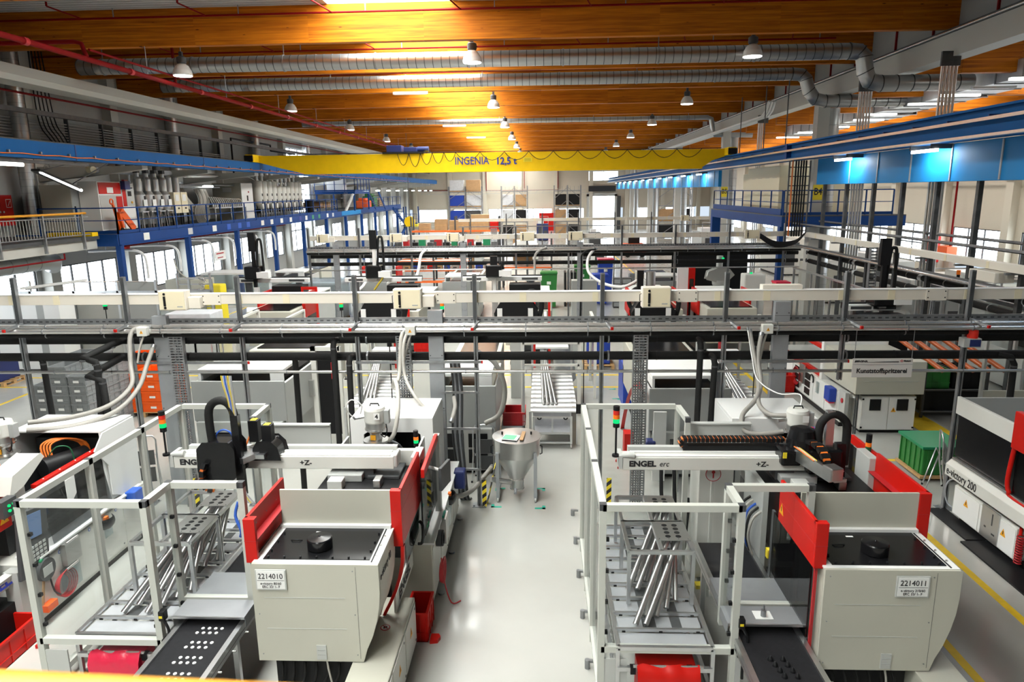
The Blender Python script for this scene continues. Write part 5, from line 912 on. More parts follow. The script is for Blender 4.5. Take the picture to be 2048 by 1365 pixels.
# ================================================================ hopper, ladders, crates near the aisle
t = T('hopper_cart', 'wheeled stainless steel hopper with a green card on its lid', 'hopper', (-.5, 12.75, 0)); c = (-.5, 12.75)
M('steel').lathe((*c, 0), [(.13, .16), (.13, .36), (.14, .38), (.44, .88), (.45, .9), (.45, 1.2), (.46, 1.22)], 32).o('cone', t); M('steel').lathe((*c, 0), [(.47, 1.21), (.47, 1.235), (.02, 1.26)], 32).o('lid', t); M('chrome').lathe((*c, 0), [(.145, .36), (.15, .375), (.145, .39)], 24).lathe((*c, 0), [(.14, .15), (.145, .165), (.14, .18)], 24).o('clamp_ring', t)
for k, (a, b) in enumerate(((-.36, -.3), (.36, -.3), (.36, .3), (-.36, .3))):
    x, y = c[0]+a, c[1]+b; l = M('galvs').box(x-.03, y-.03, .1, x+.03, y+.03, 1.0).o('leg', t); M('lgrey').cyl((x-.015, y, .05), (x+.015, y, .05), .05, 14).use('galv').box(x-.025, y-.025, .06, x+.025, y+.025, .12).o('caster', l)
for a in (-.36, .36): M('galvs').box(c[0]+a-.02, c[1]-.3, .12, c[0]+a+.02, c[1]+.3, .16).o('foot_rail', t)
M('steel').cyl((-.62, 12.7, .3), (-1.0, 12.55, .42), .05, 12).o('spout', t); M('galvs').cyl((-.52, 12.4, .2), (-.52, 12.5, .24), .03, 8).o('valve', t)
M('paper').bar((-.75, 12.62, 1.262), (-.45, 12.55, 1.262), .3, .003).o('card', t); M('mint').bar((-.74, 12.615, 1.265), (-.51, 12.56, 1.265), .24, .003).o('green_print', t); M('card').bar((-.40, 12.42, 1.268), (-.36, 12.9, 1.268), .07, .01).o('wooden_strip', t)
for a in (-.28, .28): M('black').cyl((c[0]+a, c[1]+.05, 1.24), (c[0]+a, c[1]+.05, 1.3), .018, 8).o('lid_knob', t); M('black').tube([(c[0]+a*1.6, c[1]-.1, .9), (c[0]+a*1.75, c[1]-.1, .92), (c[0]+a*1.75, c[1]-.1, 1.06), (c[0]+a*1.6, c[1]-.1, 1.08)], .012, 6).o('grip', t)
def stepladder(x, y, z, label, rz=0, steps=2):
    t = T('step_ladder', label, 'step ladder', (x, y, z)); s = .22
    M('alu').tube([(x-s-.03, y-.1, z), (x-s, y, z+.55), (x-s, y+.04, z+1.1), (x-s+.05, y+.05, z+1.18), (x, y+.05, z+1.2), (x+s-.05, y+.05, z+1.18), (x+s, y+.04, z+1.1), (x+s, y, z+.55), (x+s+.03, y-.1, z)], .016, 8).o('frame', t)
    for k in range(steps): M('dgrey').box(x-s+.03, y-.06-.04*k, z+.28+.34*(1-k), x+s-.03, y-.04-.04*k, z+.58+.34*(1-k)).o('tread', t); M('alu').box(x-s+.02, y-.045-.04*k, z+.27+.34*(1-k), x+s-.02, y-.03-.04*k, z+.29+.34*(1-k)).o('tread_edge', t)
    M('alu').tube([(x-s+.02, y+.25, z), (x-s+.03, y+.08, z+.8), (x+s-.03, y+.08, z+.8), (x+s-.02, y+.25, z)], .014, 8).o('rear_frame', t)
    for a, b in ((-s-.03, -.1), (s+.03, -.1), (-s+.02, .25), (s-.02, .25)): M('black').cyl((x+a, y+b, z), (x+a, y+b, z+.04), .02, 8).o('foot', t)
    t.rotation_euler = (0, 0, rz); return t
stepladder(-1.2, 13.45, 0, 'folding step ladder leaning behind the hazard-taped post'); stepladder(-7.9, 12.75, 0, 'folding step ladder behind the guard with the coloured air lines', .3); stepladder(7.75, 13.1, 0, 'folding step ladder beside the green container', 1.2)
t = T('storage_container', 'green plastic container with a flat green lid on wheels', 'container', (8.05, 14.0, 0)); gx0, gx1, gy0, gy1 = 7.6, 8.5, 13.5, 14.5
M('green').box(gx0+.04, gy0+.04, .12, gx1-.04, gy1-.04, .68).o('tub', t, bevel=.02)
for k in range(5): M('green').box(gx0+.02, gy0+.12+k*.19, .14, gx0+.04, gy0+.15+k*.19, .66).box(gx0+.12+k*.17, gy0+.02, .14, gx0+.15+k*.17, gy0+.04, .66).o('rib', t)
M('lidgreen').box(gx0, gy0, .68, gx1, gy1, .74).o('lid', t, bevel=.012); M('pallet').box(gx0, gy0, .06, gx1, gy1, .12).o('dolly', t); M('paper').box(gx0+.4, gy0+.036, .35, gx0+.55, gy0+.04, .45).o('label_sheet', t)
for a, b in ((.1, .1), (.8, .1), (.1, .9), (.8, .9)): M('dgrey').cyl((gx0+a, gy0+b-.02, .04), (gx0+a, gy0+b+.02, .04), .04, 10).o('caster', t)
# red crates near the machines
def redcrate(x, y, z, label, w=.4, d=.6, h=.3): return crate(w, d, h, 'red', 'red_crate', label, 'crate', (x, y, z), 'red crates')
redcrate(-1.67, 8.42, .0, 'red open crate on the floor beside the machine numbered 2214010', .28, .52, .42); crate(.62, .82, .36, 'red', 'red_crate', 'large red open crate on the floor in front of the lettered white machine', 'crate', (-7.12, 7.75, 0), 'red crates')
for x, y, l in ((-1.5, 8.2, 'small red wedge foot sticking out beneath the red crate'), (-6.72, 7.98, 'small red wedge foot beside the large red crate')): M('red').prism([(x, y-.08), (x+.1, y-.06), (x+.13, y+.02), (x+.1, y+.08), (x, y+.08)], 'z', 0, .05).thing('red_wedge', l, 'wedge')
# things hung on the left machine's aisle side
def visor(x, y, z, label):
    t = T('face_visor', label, 'visor', (x, y, z)); M('gloss')._add([(x+.02+.12*math.cos(a)*math.cos(b), y+.16*math.sin(a)*math.cos(b), z+.13*math.sin(b)) for b in (-.9, -.5, -.1, .3, .6) for a in [-1.5+.3*i for i in range(11)]], [(j*11+i, j*11+i+1, (j+1)*11+i+1, (j+1)*11+i) for j in range(4) for i in range(10)], True).o('shell', t); M('cableor').box(x, y-.04, z+.02, x+.05, y+.04, z+.08).o('padding', t); M('film_clear').box(x+.04, y-.1, z-.25, x+.045, y+.1, z-.05).o('shield', t)
visor(-1.55, 10.6, .95, 'black face visor hung on the machine beside the central aisle'); visor(-6.955, 9.95, .8, 'black face visor hung inside the guard with the coloured air lines')
t = T('document_box', 'open steel document box on the machine side by the aisle', 'box', (-1.5, 9.85, .7)); M('steel').box(-1.55, 9.7, .6, -1.47, 10.0, 1.0).o('box', t); M('teal').box(-1.53, 9.75, 1.0, -1.5, 9.95, 1.03).o('papers', t)
t = T('hose_coil', 'coil of red hose hanging beside the red crate', 'hose', (-1.5, 9.1, .4))
for k in range(4): M('dred').ring((-1.48+.012*k, 9.15+.02*k, .45), .14+.015*k, .01, 'x', 20, 5).o('loop', t)
M('dred').tube([(-1.46, 9.1, .7), (-1.42, 9.05, .35), (-1.32, 9.0, .05), (-1.2, 9.1, .02)], .01, 5, 4).o('tail', t)
t = T('hand_terminal', 'dark round hand terminal hung on the aisle side of the machine', 'controller', (-1.5, 9.35, .75)); M('dgrey').cyl((-1.56, 9.35, .88), (-1.48, 9.35, .88), .12, 20).o('body', t); M('black').ring((-1.47, 9.35, .88), .1, .02, 'x', 18, 6).o('grip', t)
t = T('blue_box', 'glossy blue paper dispenser on the rear corner of the machine', 'dispenser', (-1.5, 11.5, .75)); M('navy').box(-1.56, 11.4, .72, -1.36, 11.62, 1.06).o('body', t, bevel=.03)
t = T('clear_bag', 'clear plastic bag hung on the machine side by the aisle', 'bag', (-1.5, 10.25, .6)); M('film_clear').bar((-1.54, 10.2, .72), (-1.5, 10.4, .74), .03, .3).o('bag', t)
# ================================================================ machine at the far left
t = T('moulding_machine', 'white moulding machine with smoked guard and red bar behind the guard on the left', 'machine', (-7.8, 9.5, 0))
M('black').box(-8.7, 6.2, 0, -6.99, 11.0, .09).o('plinth', t); b = M('white').box(-8.75, 8.35, .09, -6.97, 11.2, .95).o('base', t, bevel=.01); M('pure').box(-7.3, 8.5, .95, -6.93, 11.0, .985).o('ledge', t, bevel=.006)
for k in range(4):
    d = M('white').box(-6.97, 8.42+k*.68, .14, -6.96, 9.07+k*.68, .9).o('door', t); M('galv').cyl((-6.96, 9.0+k*.68, .2), (-6.952, 9.0+k*.68, .2), .015, 8).o('lock', d); M('cableblue').cyl((-6.96, 8.9+k*.68, .85), (-6.957, 8.9+k*.68, .85), .028, 14).use('paper').cyl((-6.957, 8.9+k*.68, .85), (-6.956, 8.9+k*.68, .85), .018, 12).o('round_label', d)
dk = M('dgrey').box(-8.5, 8.6, .95, -7.45, 10.3, 1.45).o('barrel_cover', t); M('galvd').box(-7.5, 8.75, .96, -7.2, 10.2, 1.12).o('grate', t); hl = M('black')
for i in range(12):
    for j in range(3): hl.cyl((-7.46+j*.08, 8.85+i*.1, 1.12), (-7.46+j*.08, 8.85+i*.1, 1.125), .025, 8)
hl.o('grate_holes', t)
M('smoke')._add([(-6.98, 8.85, 1.0), (-6.98, 10.25, 1.0), (-7.1, 10.25, 1.88), (-7.1, 8.85, 1.88)], [(0, 1, 2, 3)]).o('guard_window', t); M('red').bar((-7.1, 8.8, 1.9), (-7.1, 10.25, 1.9), .09, .06).o('guard_bar', t, bevel=.006)
for k in range(4): M('pure').cyl((-7.1, 9.0+k*.35, 1.93), (-7.1, 9.0+k*.35, 1.935), .012, 6).o('screw', t)
M('paper').bar((-7.03, 9.32, 1.55), (-7.05, 9.55, 1.55), .01, .42).o('hung_sheet', t); M('screen').box(-7.2, 8.85, 1.35, -7.18, 9.1, 1.62).o('display', t)
M('pure').box(-8.5, 10.25, 2.17, -7.02, 11.1, 2.2).box(-7.06, 10.25, 1.0, -7.02, 11.1, 2.17).box(-8.5, 10.25, 1.5, -8.46, 11.1, 2.17).box(-8.46, 11.06, .95, -7.06, 11.1, 2.17).o('rear_hood', t, bevel=.005); M('black').box(-8.3, 10.5, .95, -7.1, 11.0, 2.0).o('drive_motor', t)
M('pure').prism([(10.0, 1.95), (10.25, 2.17), (11.1, 2.17), (11.1, .98), (10.55, .98), (10.3, 1.1), (10.3, 1.6)], 'x', -7.01, -6.99).o('side_panel', t)
M('black').cyl((-7.75, 9.85, 1.72), (-7.45, 10.45, 1.72), .17, 18).o('servo_motor', t); M('black').box(-8.35, 9.5, 1.45, -7.9, 10.0, 1.78).o('gear_block', t)
for k in range(4): M('cableor').tube([(-7.9+k*.05, 10.1, 1.8), (-7.95+k*.05, 10.15, 2.0), (-7.8+k*.05, 10.3, 2.06), (-7.55+k*.04, 10.45, 1.95), (-7.5+k*.03, 10.5, 1.7)], .016, 6, 4).o('motor_cable', t)
M('ltgreen').tube([(-7.7, 9.95, 1.9), (-7.55, 9.95, 2.05), (-7.42, 10.05, 2.0), (-7.4, 10.1, 1.75)], .01, 5, 4).tube([(-8.2, 9.7, 1.78), (-8.1, 9.65, 1.95), (-7.95, 9.7, 1.9)], .01, 5, 4).o('earth_wire', t)
M('white').box(-8.2, 8.5, 1.45, -7.35, 8.95, 2.05).o('terminal_housing', t, bevel=.01); M('red').box(-7.42, 6.9, 1.45, -7.28, 8.55, 2.1).o('red_guard', t, bevel=.01); triangle(t, -7.28, 8.42, 1.62, '+x', .16); M('dred').box(-7.279, 6.9, 1.78, -7.277, 8.55, 1.785).o('seam', t)
M('smoke').box(-7.36, 6.9, .92, -7.32, 8.2, 1.45).o('guard_window', t); M('black').box(-8.5, 6.9, .5, -7.6, 8.5, 1.45).o('platen', t); M('white').prism([(-7.3, .68), (-7.2, .7), (-7.12, .9), (-7.22, .92)], 'y', 6.6, 8.38).o('name_board', t, bevel=.004); text('ENGEL', .17, (-7.14, 7.85, .84), '+x', t, 'logoblue', bold=.007, sx=1.3, tilt=-.35); M('black').box(-8.6, 6.9, .09, -7.15, 8.3, .5).o('lower_bay', t); M('lgrey').box(-7.25, 8.2, .09, -7.05, 8.36, .92).o('door_post', t)
op = M('dgrey').bar((-6.98, 8.2, 1.28), (-6.96, 8.72, 1.22), .05, .92).o('operator_panel', t, bevel=.01); M('screen').bar((-6.95, 8.28, 1.5), (-6.935, 8.62, 1.46), .01, .34).o('display', op)
for i in range(5):
    for j in range(4): M('lgrey').bar((-6.945, 8.3+i*.075, 1.0+j*.06), (-6.943, 8.35+i*.075, 1.0+j*.06), .02, .04).o('key', op)
for i in range(2):
    for j in range(2): M('ledgreen').cyl((-7.0, 8.2+i*.08, 1.83+j*.07), (-6.98, 8.2+i*.08, 1.83+j*.07), .02, 10).o('indicator', op)
M('lidgreen').cyl((-6.95, 8.5, .93), (-6.91, 8.5, .93), .03, 10).o('button', op); M('dgrey').box(-7.12, 8.1, 1.75, -7.0, 8.35, 1.98).o('lamp_housing', op)
t2 = T('monitor_box', 'white tilted monitor housing next to the red guard', 'monitor', (-7.25, 8.75, 2.0)); M('white').prism([(8.35, 1.95), (8.45, 2.2), (9.0, 2.32), (9.05, 2.25), (8.6, 2.0)], 'x', -7.42, -7.08).o('housing', t2, bevel=.008)
loader(-8.3, 9.85, 1.95, '9', 'white loader head numbered 9 on a tall steel can'); signal(-7.62, 8.85, 2.05, .28, '!og', 'short signal stack with orange and green lit beside the monitor housing', 0, r=.04)
t2 = T('teach_pendant', 'dark rounded teach pendant hung below the operator panel', 'controller', (-6.9, 8.55, .6)); M('dgrey').cyl((-6.95, 8.55, .78), (-6.89, 8.55, .78), .16, 22).o('body', t2); M('lgrey').box(-6.89, 8.46, .7, -6.885, 8.64, .84).o('keypad', t2); M('black').tube([(-6.92, 8.6, .62), (-6.9, 8.62, .4), (-6.88, 8.7, .3)], .012, 6, 3).o('cable', t2)
t2 = T('hose_coil', 'coil of pink-red hose below the teach pendant', 'hose', (-6.9, 8.8, .25))
for k in range(5): M('dred').ring((-6.93+.012*k, 8.82+.015*k, .38), .15+.012*k, .01, 'x', 20, 5).o('loop', t2)
for y, z, l in ((9.05, .62, 'upper open steel document box on the lettered machine'), (8.98, .25, 'lower clear document pocket on the lettered machine')): t2 = T('document_box', l, 'box', (-6.9, y, z)); M('steel' if z > .5 else 'film_clear').box(-6.955, y-.14, z, -6.87, y+.18, z+.33).o('box', t2); M('chrome').cyl((-6.88, y-.1, z+.33), (-6.88, y+.15, z+.33), .02, 8).o('clip_bar', t2)
M('card').bar((-6.94, 8.42, .3), (-6.92, 8.5, .75), .02, .03).use('orange').box(-6.97, 8.4, .2, -6.86, 8.6, .3).thing('hand_broom', 'orange hand broom hanging below the name board', 'broom')
M('cableblue').box(-6.97, 10.55, .75, -6.8, 10.8, 1.02).thing('blue_box', 'blue box on the white ledge behind the clear guard', 'box', bevel=.02)
# ================================================================ machine at the right edge
t = T('moulding_machine', 'white moulding machine with black smoked window at the right', 'machine', (8.3, 10.4, 0))
M('white').prism([(7.35, .1), (7.35, .62), (7.48, .68), (9.2, .68), (9.2, .1)], 'y', 10.25, 11.92).o('cabinet', t, bevel=.008); M('black').box(7.45, 7.6, 0, 9.1, 11.85, .1).o('plinth', t); M('dgrey').box(7.5, 8.2, .1, 9.2, 10.25, .68).o('open_bay', t)
for y0, y1 in ((11.2, 11.9), (10.28, 11.17)): M('pure').box(7.34, y0, .12, 7.35, y1, .6).o('door', t)
M('steel').box(7.325, 10.65, .12, 7.34, 11.1, .66).o('steel_plate', t); triangle(t, 7.34, 11.55, .45, '-x', .13); triangle(t, 7.34, 10.55, .42, '-x', .13); M('dgrey').box(7.323, 10.8, .4, 7.325, 10.83, .6).box(7.323, 10.72, .25, 7.325, 10.8, .28).box(7.323, 10.95, .3, 7.325, 11.0, .33).o('scuff', t); M('dred').cyl((7.44, 10.9, .668), (7.44, 10.9, .672), .06, 16).o('prohibition_label', t)
st = M('white').prism([(7.2, .8), (7.2, 1.0), (7.28, 1.08), (7.5, 1.1), (7.5, .7)], 'y', 8.2, 12.02).o('name_board', t, bevel=.006); text('e-victory 200', .2, (7.196, 11.55, .9), '-x', st, bold=.002, sx=.8)
M('dgrey').box(7.32, 8.2, 1.085, 7.42, 11.6, 1.1).o('drip_channel', t); M('alu').box(7.28, 8.2, 1.1, 7.45, 12.0, 1.13).o('rail', t)
M('gloss').box(7.34, 10.5, 1.14, 7.38, 12.05, 1.91).o('smoked_window', t); M('white').box(7.3, 10.55, 1.91, 7.36, 12.1, 2.22).o('top_band', t, bevel=.006); M('greyp').box(7.4, 12.05, 1.5, 9.1, 12.1, 2.2).box(9.06, 10.5, 1.3, 9.1, 12.05, 2.2).o('rear_panel', t); M('dgrey').box(7.4, 8.4, .7, 9.05, 12.05, 1.3).o('bed', t)
M('red').box(7.26, 8.2, 1.86, 7.36, 10.55, 2.45).o('red_guard', t, bevel=.01); M('red').tube([(7.31, 10.52, 1.9), (7.29, 10.53, 1.6), (7.27, 10.52, 1.3), (7.28, 10.47, 1.15), (7.3, 10.35, 1.08), (7.3, 9.0, 1.06)], .035, 8, 4).o('guard_edge', t); M('smoke').box(7.3, 8.3, 1.15, 7.32, 10.42, 1.86).o('guard_window', t)
M('dred').tube([(7.38+.035*math.cos(a*1.2), 10.2, .62-a*.012) if False else (7.36+.05*math.cos(a*.9), 10.18+.05*math.sin(a*.9), .55-a*.006) for a in range(0, 80)], .011, 5).o('spiral_hose', t); M('red').cyl((7.36, 10.2, .55), (7.38, 10.22, .7), .025, 10).o('air_gun', t)
M('cable').tube([(7.5, 12.0, .7), (7.42, 12.2, .6), (7.38, 12.25, .4), (7.42, 12.2, .15), (7.5, 12.0, .1)], .016, 8, 4).o('cooling_hose', t)
for y0, y1, x in ((11.05, 12.25, 7.1), (8.4, 11.0, 6.98)): M('black').box(x, y0, 0, 7.42, y1, .03).thing('floor_mat', 'black rubber strip beneath the smoked-window machine', 'mat', 'black floor strips')
# ================================================================ machine behind the department sign
t = T('moulding_machine', 'white moulding machine with two-door switch cabinet behind the hanging sign', 'machine', (8.25, 18.8, 0))
cb = M('white').box(7.66, 16.4, .08, 8.94, 17.1, .93).o('switch_cabinet', t, bevel=.008); M('black').box(7.7, 16.45, 0, 8.9, 17.1, .08).o('plinth', t)
for x0, x1, vx in ((7.67, 8.29, 7.98), (8.31, 8.93, 8.62)):
    d = M('pure').box(x0, 16.385, .1, x1, 16.4, .91).o('door', t); M('black').box(vx-.13, 16.37, .58, vx+.13, 16.385, .86).o('vent', d)
    for z in (.15, .86): M('black').box(x0 if vx < 8.3 else x1-.04, 16.37, z-.02, (x0 if vx < 8.3 else x1-.04)+.04, 16.385, z+.02).o('hinge', d)
triangle(t, 8.42, 16.384, .6, '-y', .12)
M('warm').box(7.45, 16.3, 1.0, 9.05, 18.2, 1.8).o('rear_body', t, bevel=.01); M('lgrey').box(7.62, 16.294, 1.32, 8.9, 16.3, 1.326).o('fold_line', t); M('pure').box(7.4, 18.2, .85, 9.05, 18.35, 1.95).o('guard_post', t)
M('white').box(7.4, 16.9, .1, 8.9, 22.5, .85).o('base', t, bevel=.01); M('black').box(7.38, 16.9, 0, 8.8, 22.5, .1).o('plinth', t)
for k, y in enumerate((17.1, 17.9, 18.7, 19.5, 20.3, 21.1)):
    d = M('pure').box(7.388, y, .14, 7.4, y+.76, .82).o('door', t)
    if k in (2, 3): 
        for z in (.2, .42, .63): M('black').box(7.37, y+.2, z, 7.388, y+.55, z+.17).o('vent', d)
for (ya, yb, z0, z1) in ((18.35, 18.48, .86, 1.72), (21.6, 21.72, .86, 1.72), (18.48, 21.6, .86, .97), (18.48, 21.6, 1.62, 1.72)): M('red').box(7.46, ya, z0, 7.56, yb, z1).o('guard_frame', t)
M('acryl').box(7.5, 18.5, .97, 7.51, 21.6, 1.62).o('guard_window', t); M('red').box(7.6, 19.8, 1.72, 9.0, 20.0, 1.9).o('red_guard', t); M('black').box(8.2, 18.4, .85, 9.0, 20.2, 1.6).o('drive_unit', t)
M('lgrey').box(7.36, 16.6, .35, 7.45, 16.95, .95).o('isolator_box', t); M('dred').cyl((7.36, 16.75, .72), (7.34, 16.75, .72), .06, 12).o('main_switch', t); M('galvd').cyl((7.5, 16.35, 0), (7.5, 16.35, 1.0), .02, 6).cyl((7.55, 16.35, 0), (7.55, 16.35, 1.0), .02, 6).o('conduit', t)
M('binblue').box(7.2, 17.15, .55, 7.385, 17.5, .9).use('pink').box(7.22, 17.18, .5, 7.37, 17.45, .55).thing('blue_box', 'blue paper dispenser on the white doors behind the hanging sign', 'dispenser', bevel=.03)
redcrate(7.15, 20.2, .0, 'red ribbed crate standing behind the machine with vents', .4, .6, .5); t2 = T('hose_coil', 'coil of red hose beside the ribbed crate', 'hose', (7.3, 19.7, .4))
for k in range(4): M('dred').ring((7.34-.012*k, 19.75, .55), .2+.02*k, .012, 'x', 18, 5).o('loop', t2)
t2 = T('headset', 'black headset hung beside a clear bag on the white doors', 'headset', (7.3, 18.6, .6)); M('black').ring((7.34, 18.7, .72), .13, .02, 'x', 14, 6, 0, 3.6).o('band', t2); M('film_clear').box(7.35, 18.25, .45, 7.38, 18.4, .75).o('bag', t2); M('steel').box(7.33, 19.3, .45, 7.385, 19.6, .95).thing('document_box', 'steel document box beside the red coil', 'box')
t = T('shelf_trolley', 'dark shelf trolley with green tubs near the rightmost machine', 'trolley', (10.3, 18.0, 0))
for x in (9.75, 11.3):
    for y in (17.6, 18.6): M('dgrey').box(x-.03, y-.03, 0, x+.03, y+.03, 1.4).o('post', t)
for z in (.12, .7): M('dgrey').box(9.75, 17.6, z, 11.3, 18.6, z+.04).o('shelf', t); M('galv').box(9.73, 17.57, z+.04, 11.32, 17.6, z+.06).o('edge', t)
M('black').box(9.78, 17.7, .16, 11.25, 18.55, .66).o('dark_tub', t)
for x, l in ((10.1, 'green plastic tub on the dark shelf trolley, with a yellow cord'), (10.85, 'black plastic tub on the dark shelf trolley')): crate(.66, .8, .5, 'green' if x < 10.5 else 'black', 'plastic_tub', l, 'tub', (x, 18.1, .74))
t = T('exit_sign', 'green escape sign with a running figure at the right', 'sign', (9.6, 13.8, 3.0)); M('dgreen').box(9.4, 13.8, 2.95, 9.85, 13.82, 3.15).o('plate', t); M('paper').box(9.5, 13.796, 3.0, 9.53, 13.8, 3.12).prism([(9.45, 3.0), (9.58, 3.0), (9.515, 2.97)], 'y', 13.796, 13.8).box(9.66, 13.796, 3.03, 9.7, 13.8, 3.12).bar((9.68, 13.798, 3.05), (9.75, 13.798, 2.98), .004, .02).bar((9.68, 13.798, 3.05), (9.62, 13.798, 2.98), .004, .02).o('figure', t)
for k, x in enumerate((9.3, 10.6)): M('alu').box(x, 13.8, 0, x+.06, 13.86, 3.0).thing('screen_post', 'aluminium post of the screen below the escape sign', 'post', 'screen posts')
t = T('partition_panel', 'pale partition panels below the escape sign', 'partition', (10, 14.9, 0)); M('warm').box(9.5, 14.9, 0, 11.4, 14.95, 1.5).o('panel', t); M('acryl').box(9.5, 14.9, 1.5, 11.4, 14.92, 2.6).o('glass', t); M('alu').box(9.45, 14.88, 0, 9.5, 14.96, 2.65).o('post', t)
# ================================================================ presses behind the racks
def press(x0, y0, label, w=1.5, L=4.6, flip=False, hood=True, red=True, vents=False, group=None):
    """simplified moulding machine; its rear end is at y0 and the clamp further along (flip: clamp first)"""
    x1 = x0+w; t = T('moulding_machine', label, 'machine', (x0+w/2, y0+L/2, 0), group)
    Y = (lambda v: y0+v) if not flip else (lambda v: y0+L-v)
    def bx(m, a, b, c, d, e, f, nm, bev=.01): return M(m).box(a, Y(b), c, d, Y(e), f).o(nm, t, bevel=bev)
    bx('black', x0+.1, .1, 0, x1-.1, L-.1, .1, 'plinth', 0); bx('lgrey', x0, 0, .1, x1, L*.62, 1.0, 'base'); bx('greyp', x0-.08, .1, 1.0, x1+.08, .16, 1.9, 'rear_panel'); bx('lgrey', x1+.02, .16, .8, x1+.08, L*.5, 1.85, 'side_panel'); bx('lgrey', x0-.08, .16, .8, x0-.02, L*.5, 1.85, 'side_panel')
    bx('black', x0+.15, .5, 1.0, x1-.15, L*.5, 1.8, 'drive_unit', 0)
    if hood: bx('pure', x0, .3, 2.05, x1, L*.36, 2.12, 'hood_top'); bx('pure', x1-.3, .3, 1.85, x1, .36, 2.05, 'hood_skirt'); bx('pure', x0, .3, 1.85, x0+.06, L*.36, 2.05, 'hood_side')
    bx('warm', x0-.05, L*.62, .7, x1+.02, L, 1.9, 'clamp_cover', .02); bx('gloss', x0+.1, L*.66, 1.9, x1-.1, L*.96, 1.93, 'top_plate', 0)
    if red:
        for xa in (x0-.14, x1+.04): bx('red', xa, L*.5, 1.5, xa+.08, L*.76, 2.35, 'red_guard')
        bx('smoke', x1+.06, L*.5, .95, x1+.08, L*.7, 1.5, 'guard_window', 0)
    if vents:
        for z in (.25, .6):
            for xx in (x0+.1, x1-.5): v = bx('black', xx, -.015, z, xx+.4, 0, z+.3, 'vent', 0)
    return t
press(-7.55, 14.2, 'grey moulding machine with white hood behind the zigzag black pipe', 1.9, 5, hood=True, red=False); press(-2.15, 13.8, 'grey moulding machine with black vents behind the folding step ladder', 1.1, 4.6, vents=True, red=False); pr = press(2.25, 13.6, 'moulding machine with curved red strip behind the tall cable ladder', 1.5, 5, red=False)
M('red')._add([(2.05+.0, 13.7+.16*i, 1.95-.0009*(i*i*6)) for i in range(21)]+[(1.95, 13.7+.16*i, 1.87-.0009*(i*i*6)) for i in range(21)], [(i, i+1, 22+i, 21+i) for i in range(20)], True).o('curved_strip', pr)
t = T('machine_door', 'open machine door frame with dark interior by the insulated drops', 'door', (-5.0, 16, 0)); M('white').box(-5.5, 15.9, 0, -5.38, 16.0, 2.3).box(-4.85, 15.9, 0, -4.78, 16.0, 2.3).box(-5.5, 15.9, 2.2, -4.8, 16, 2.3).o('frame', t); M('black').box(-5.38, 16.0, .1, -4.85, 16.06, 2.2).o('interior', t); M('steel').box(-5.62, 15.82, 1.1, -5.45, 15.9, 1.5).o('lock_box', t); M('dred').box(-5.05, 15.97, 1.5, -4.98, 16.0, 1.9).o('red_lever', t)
def tube_rack(x0, y0, label, w=1.05, L=3, tubes=7):
    t = T('sorting_rack', label, 'rack', (x0+w/2, y0+L/2, 0))
    for x in (x0, x0+w):
        for y in (y0, y0+L): M('alu').box(x-.03, y-.03, 0, x+.03, y+.03, .8 if y == y0 else 1.9).o('leg', t)
    M('pure').box(x0, y0, .78, x0+w, y0+L, .81).o('table', t)
    for i in range(9): M('alu').box(x0, y0+.2+i*L/9.5, .81, x0+w, y0+.25+i*L/9.5, .84).o('cross_bar', t); M('black').box(x0+.05, y0+.26+i*L/9.5, .81, x0+.12, y0+.3+i*L/9.5, .83).box(x0+w-.12, y0+.26+i*L/9.5, .81, x0+w-.05, y0+.3+i*L/9.5, .83).o('clip', t)
    for i in range(tubes): M('steel').cyl((x0+.25+.02*i, y0+L-.3, 1.6), (x0+.3+.1*(i % 4), y0+.45+.3*(i//4), .86), .035, 10).o('chute_tube', t)
    M('pure').box(x0+.1, y0+L-.5, 1.6, x0+w-.1, y0+L-.1, 1.65).o('guide_plate', t); return t
tube_rack(-4.75, 15.9, 'sorting rack with slanted tubes behind the loader numbered 4'); tube_rack(-.28, 15.6, 'sorting rack with slanted tubes above the empty cart frame', 1.1, 3.6); tube_rack(4.3, 15.5, 'sorting rack with slanted tubes by the yellow floor line', 1.0, 3)
t = T('cart_frame', 'empty aluminium cart with casters and grey panels in the middle aisle', 'cart', (.22, 15.5, 0)); a0, a1, b0, b1 = -.2, .66, 15.3, 15.9
for x in (a0, a1):
    for y in (b0, b1): M('alu').box(x-.025, y-.025, .12, x+.025, y+.025, .78).o('post', t); M('lgrey').cyl((x-.015, y, .05), (x+.015, y, .05), .05, 12).use('galv').box(x-.02, y-.02, .06, x+.02, y+.02, .12).o('caster', t)
for z in (.15, .38, .75): M('alu').bar((a0, b0, z), (a1, b0, z), .04, .04).bar((a0, b1, z), (a1, b1, z), .04, .04).o('rail', t)
M('sheet').box(a0, b1-.03, .15, a1, b1-.02, .75).o('panel', t); M('sheet').box(a0, b0, .36, a1, b1, .37).o('shelf', t); M('alu').box(.21, b0-.01, .4, .25, b0+.02, .74).o('divider', t)
for x in (a0+.13, a1-.13): M('black').ring((x, b0-.03, .76), .04, .014, 'y', 12, 5, 3.14, 6.28).o('grip', t)
t = T('glass_guard', 'white-framed glass guard above the cart in the middle aisle', 'guard', (.3, 16.3, 0))
for x in (-.45, .85): M('white').box(x-.04, 15.55, 0, x+.04, 15.63, 2.5).o('post', t)
M('white').box(-.45, 15.55, 2.42, .85, 15.63, 2.5).box(-.45, 15.55, 1.9, .85, 15.6, 1.95).o('rail', t); M('acryl').box(-.41, 15.58, 1.95, .81, 15.59, 2.42).o('panel', t); M('black').box(.78, 15.5, .78, .9, 15.56, 1.0).o('switch_box', t)
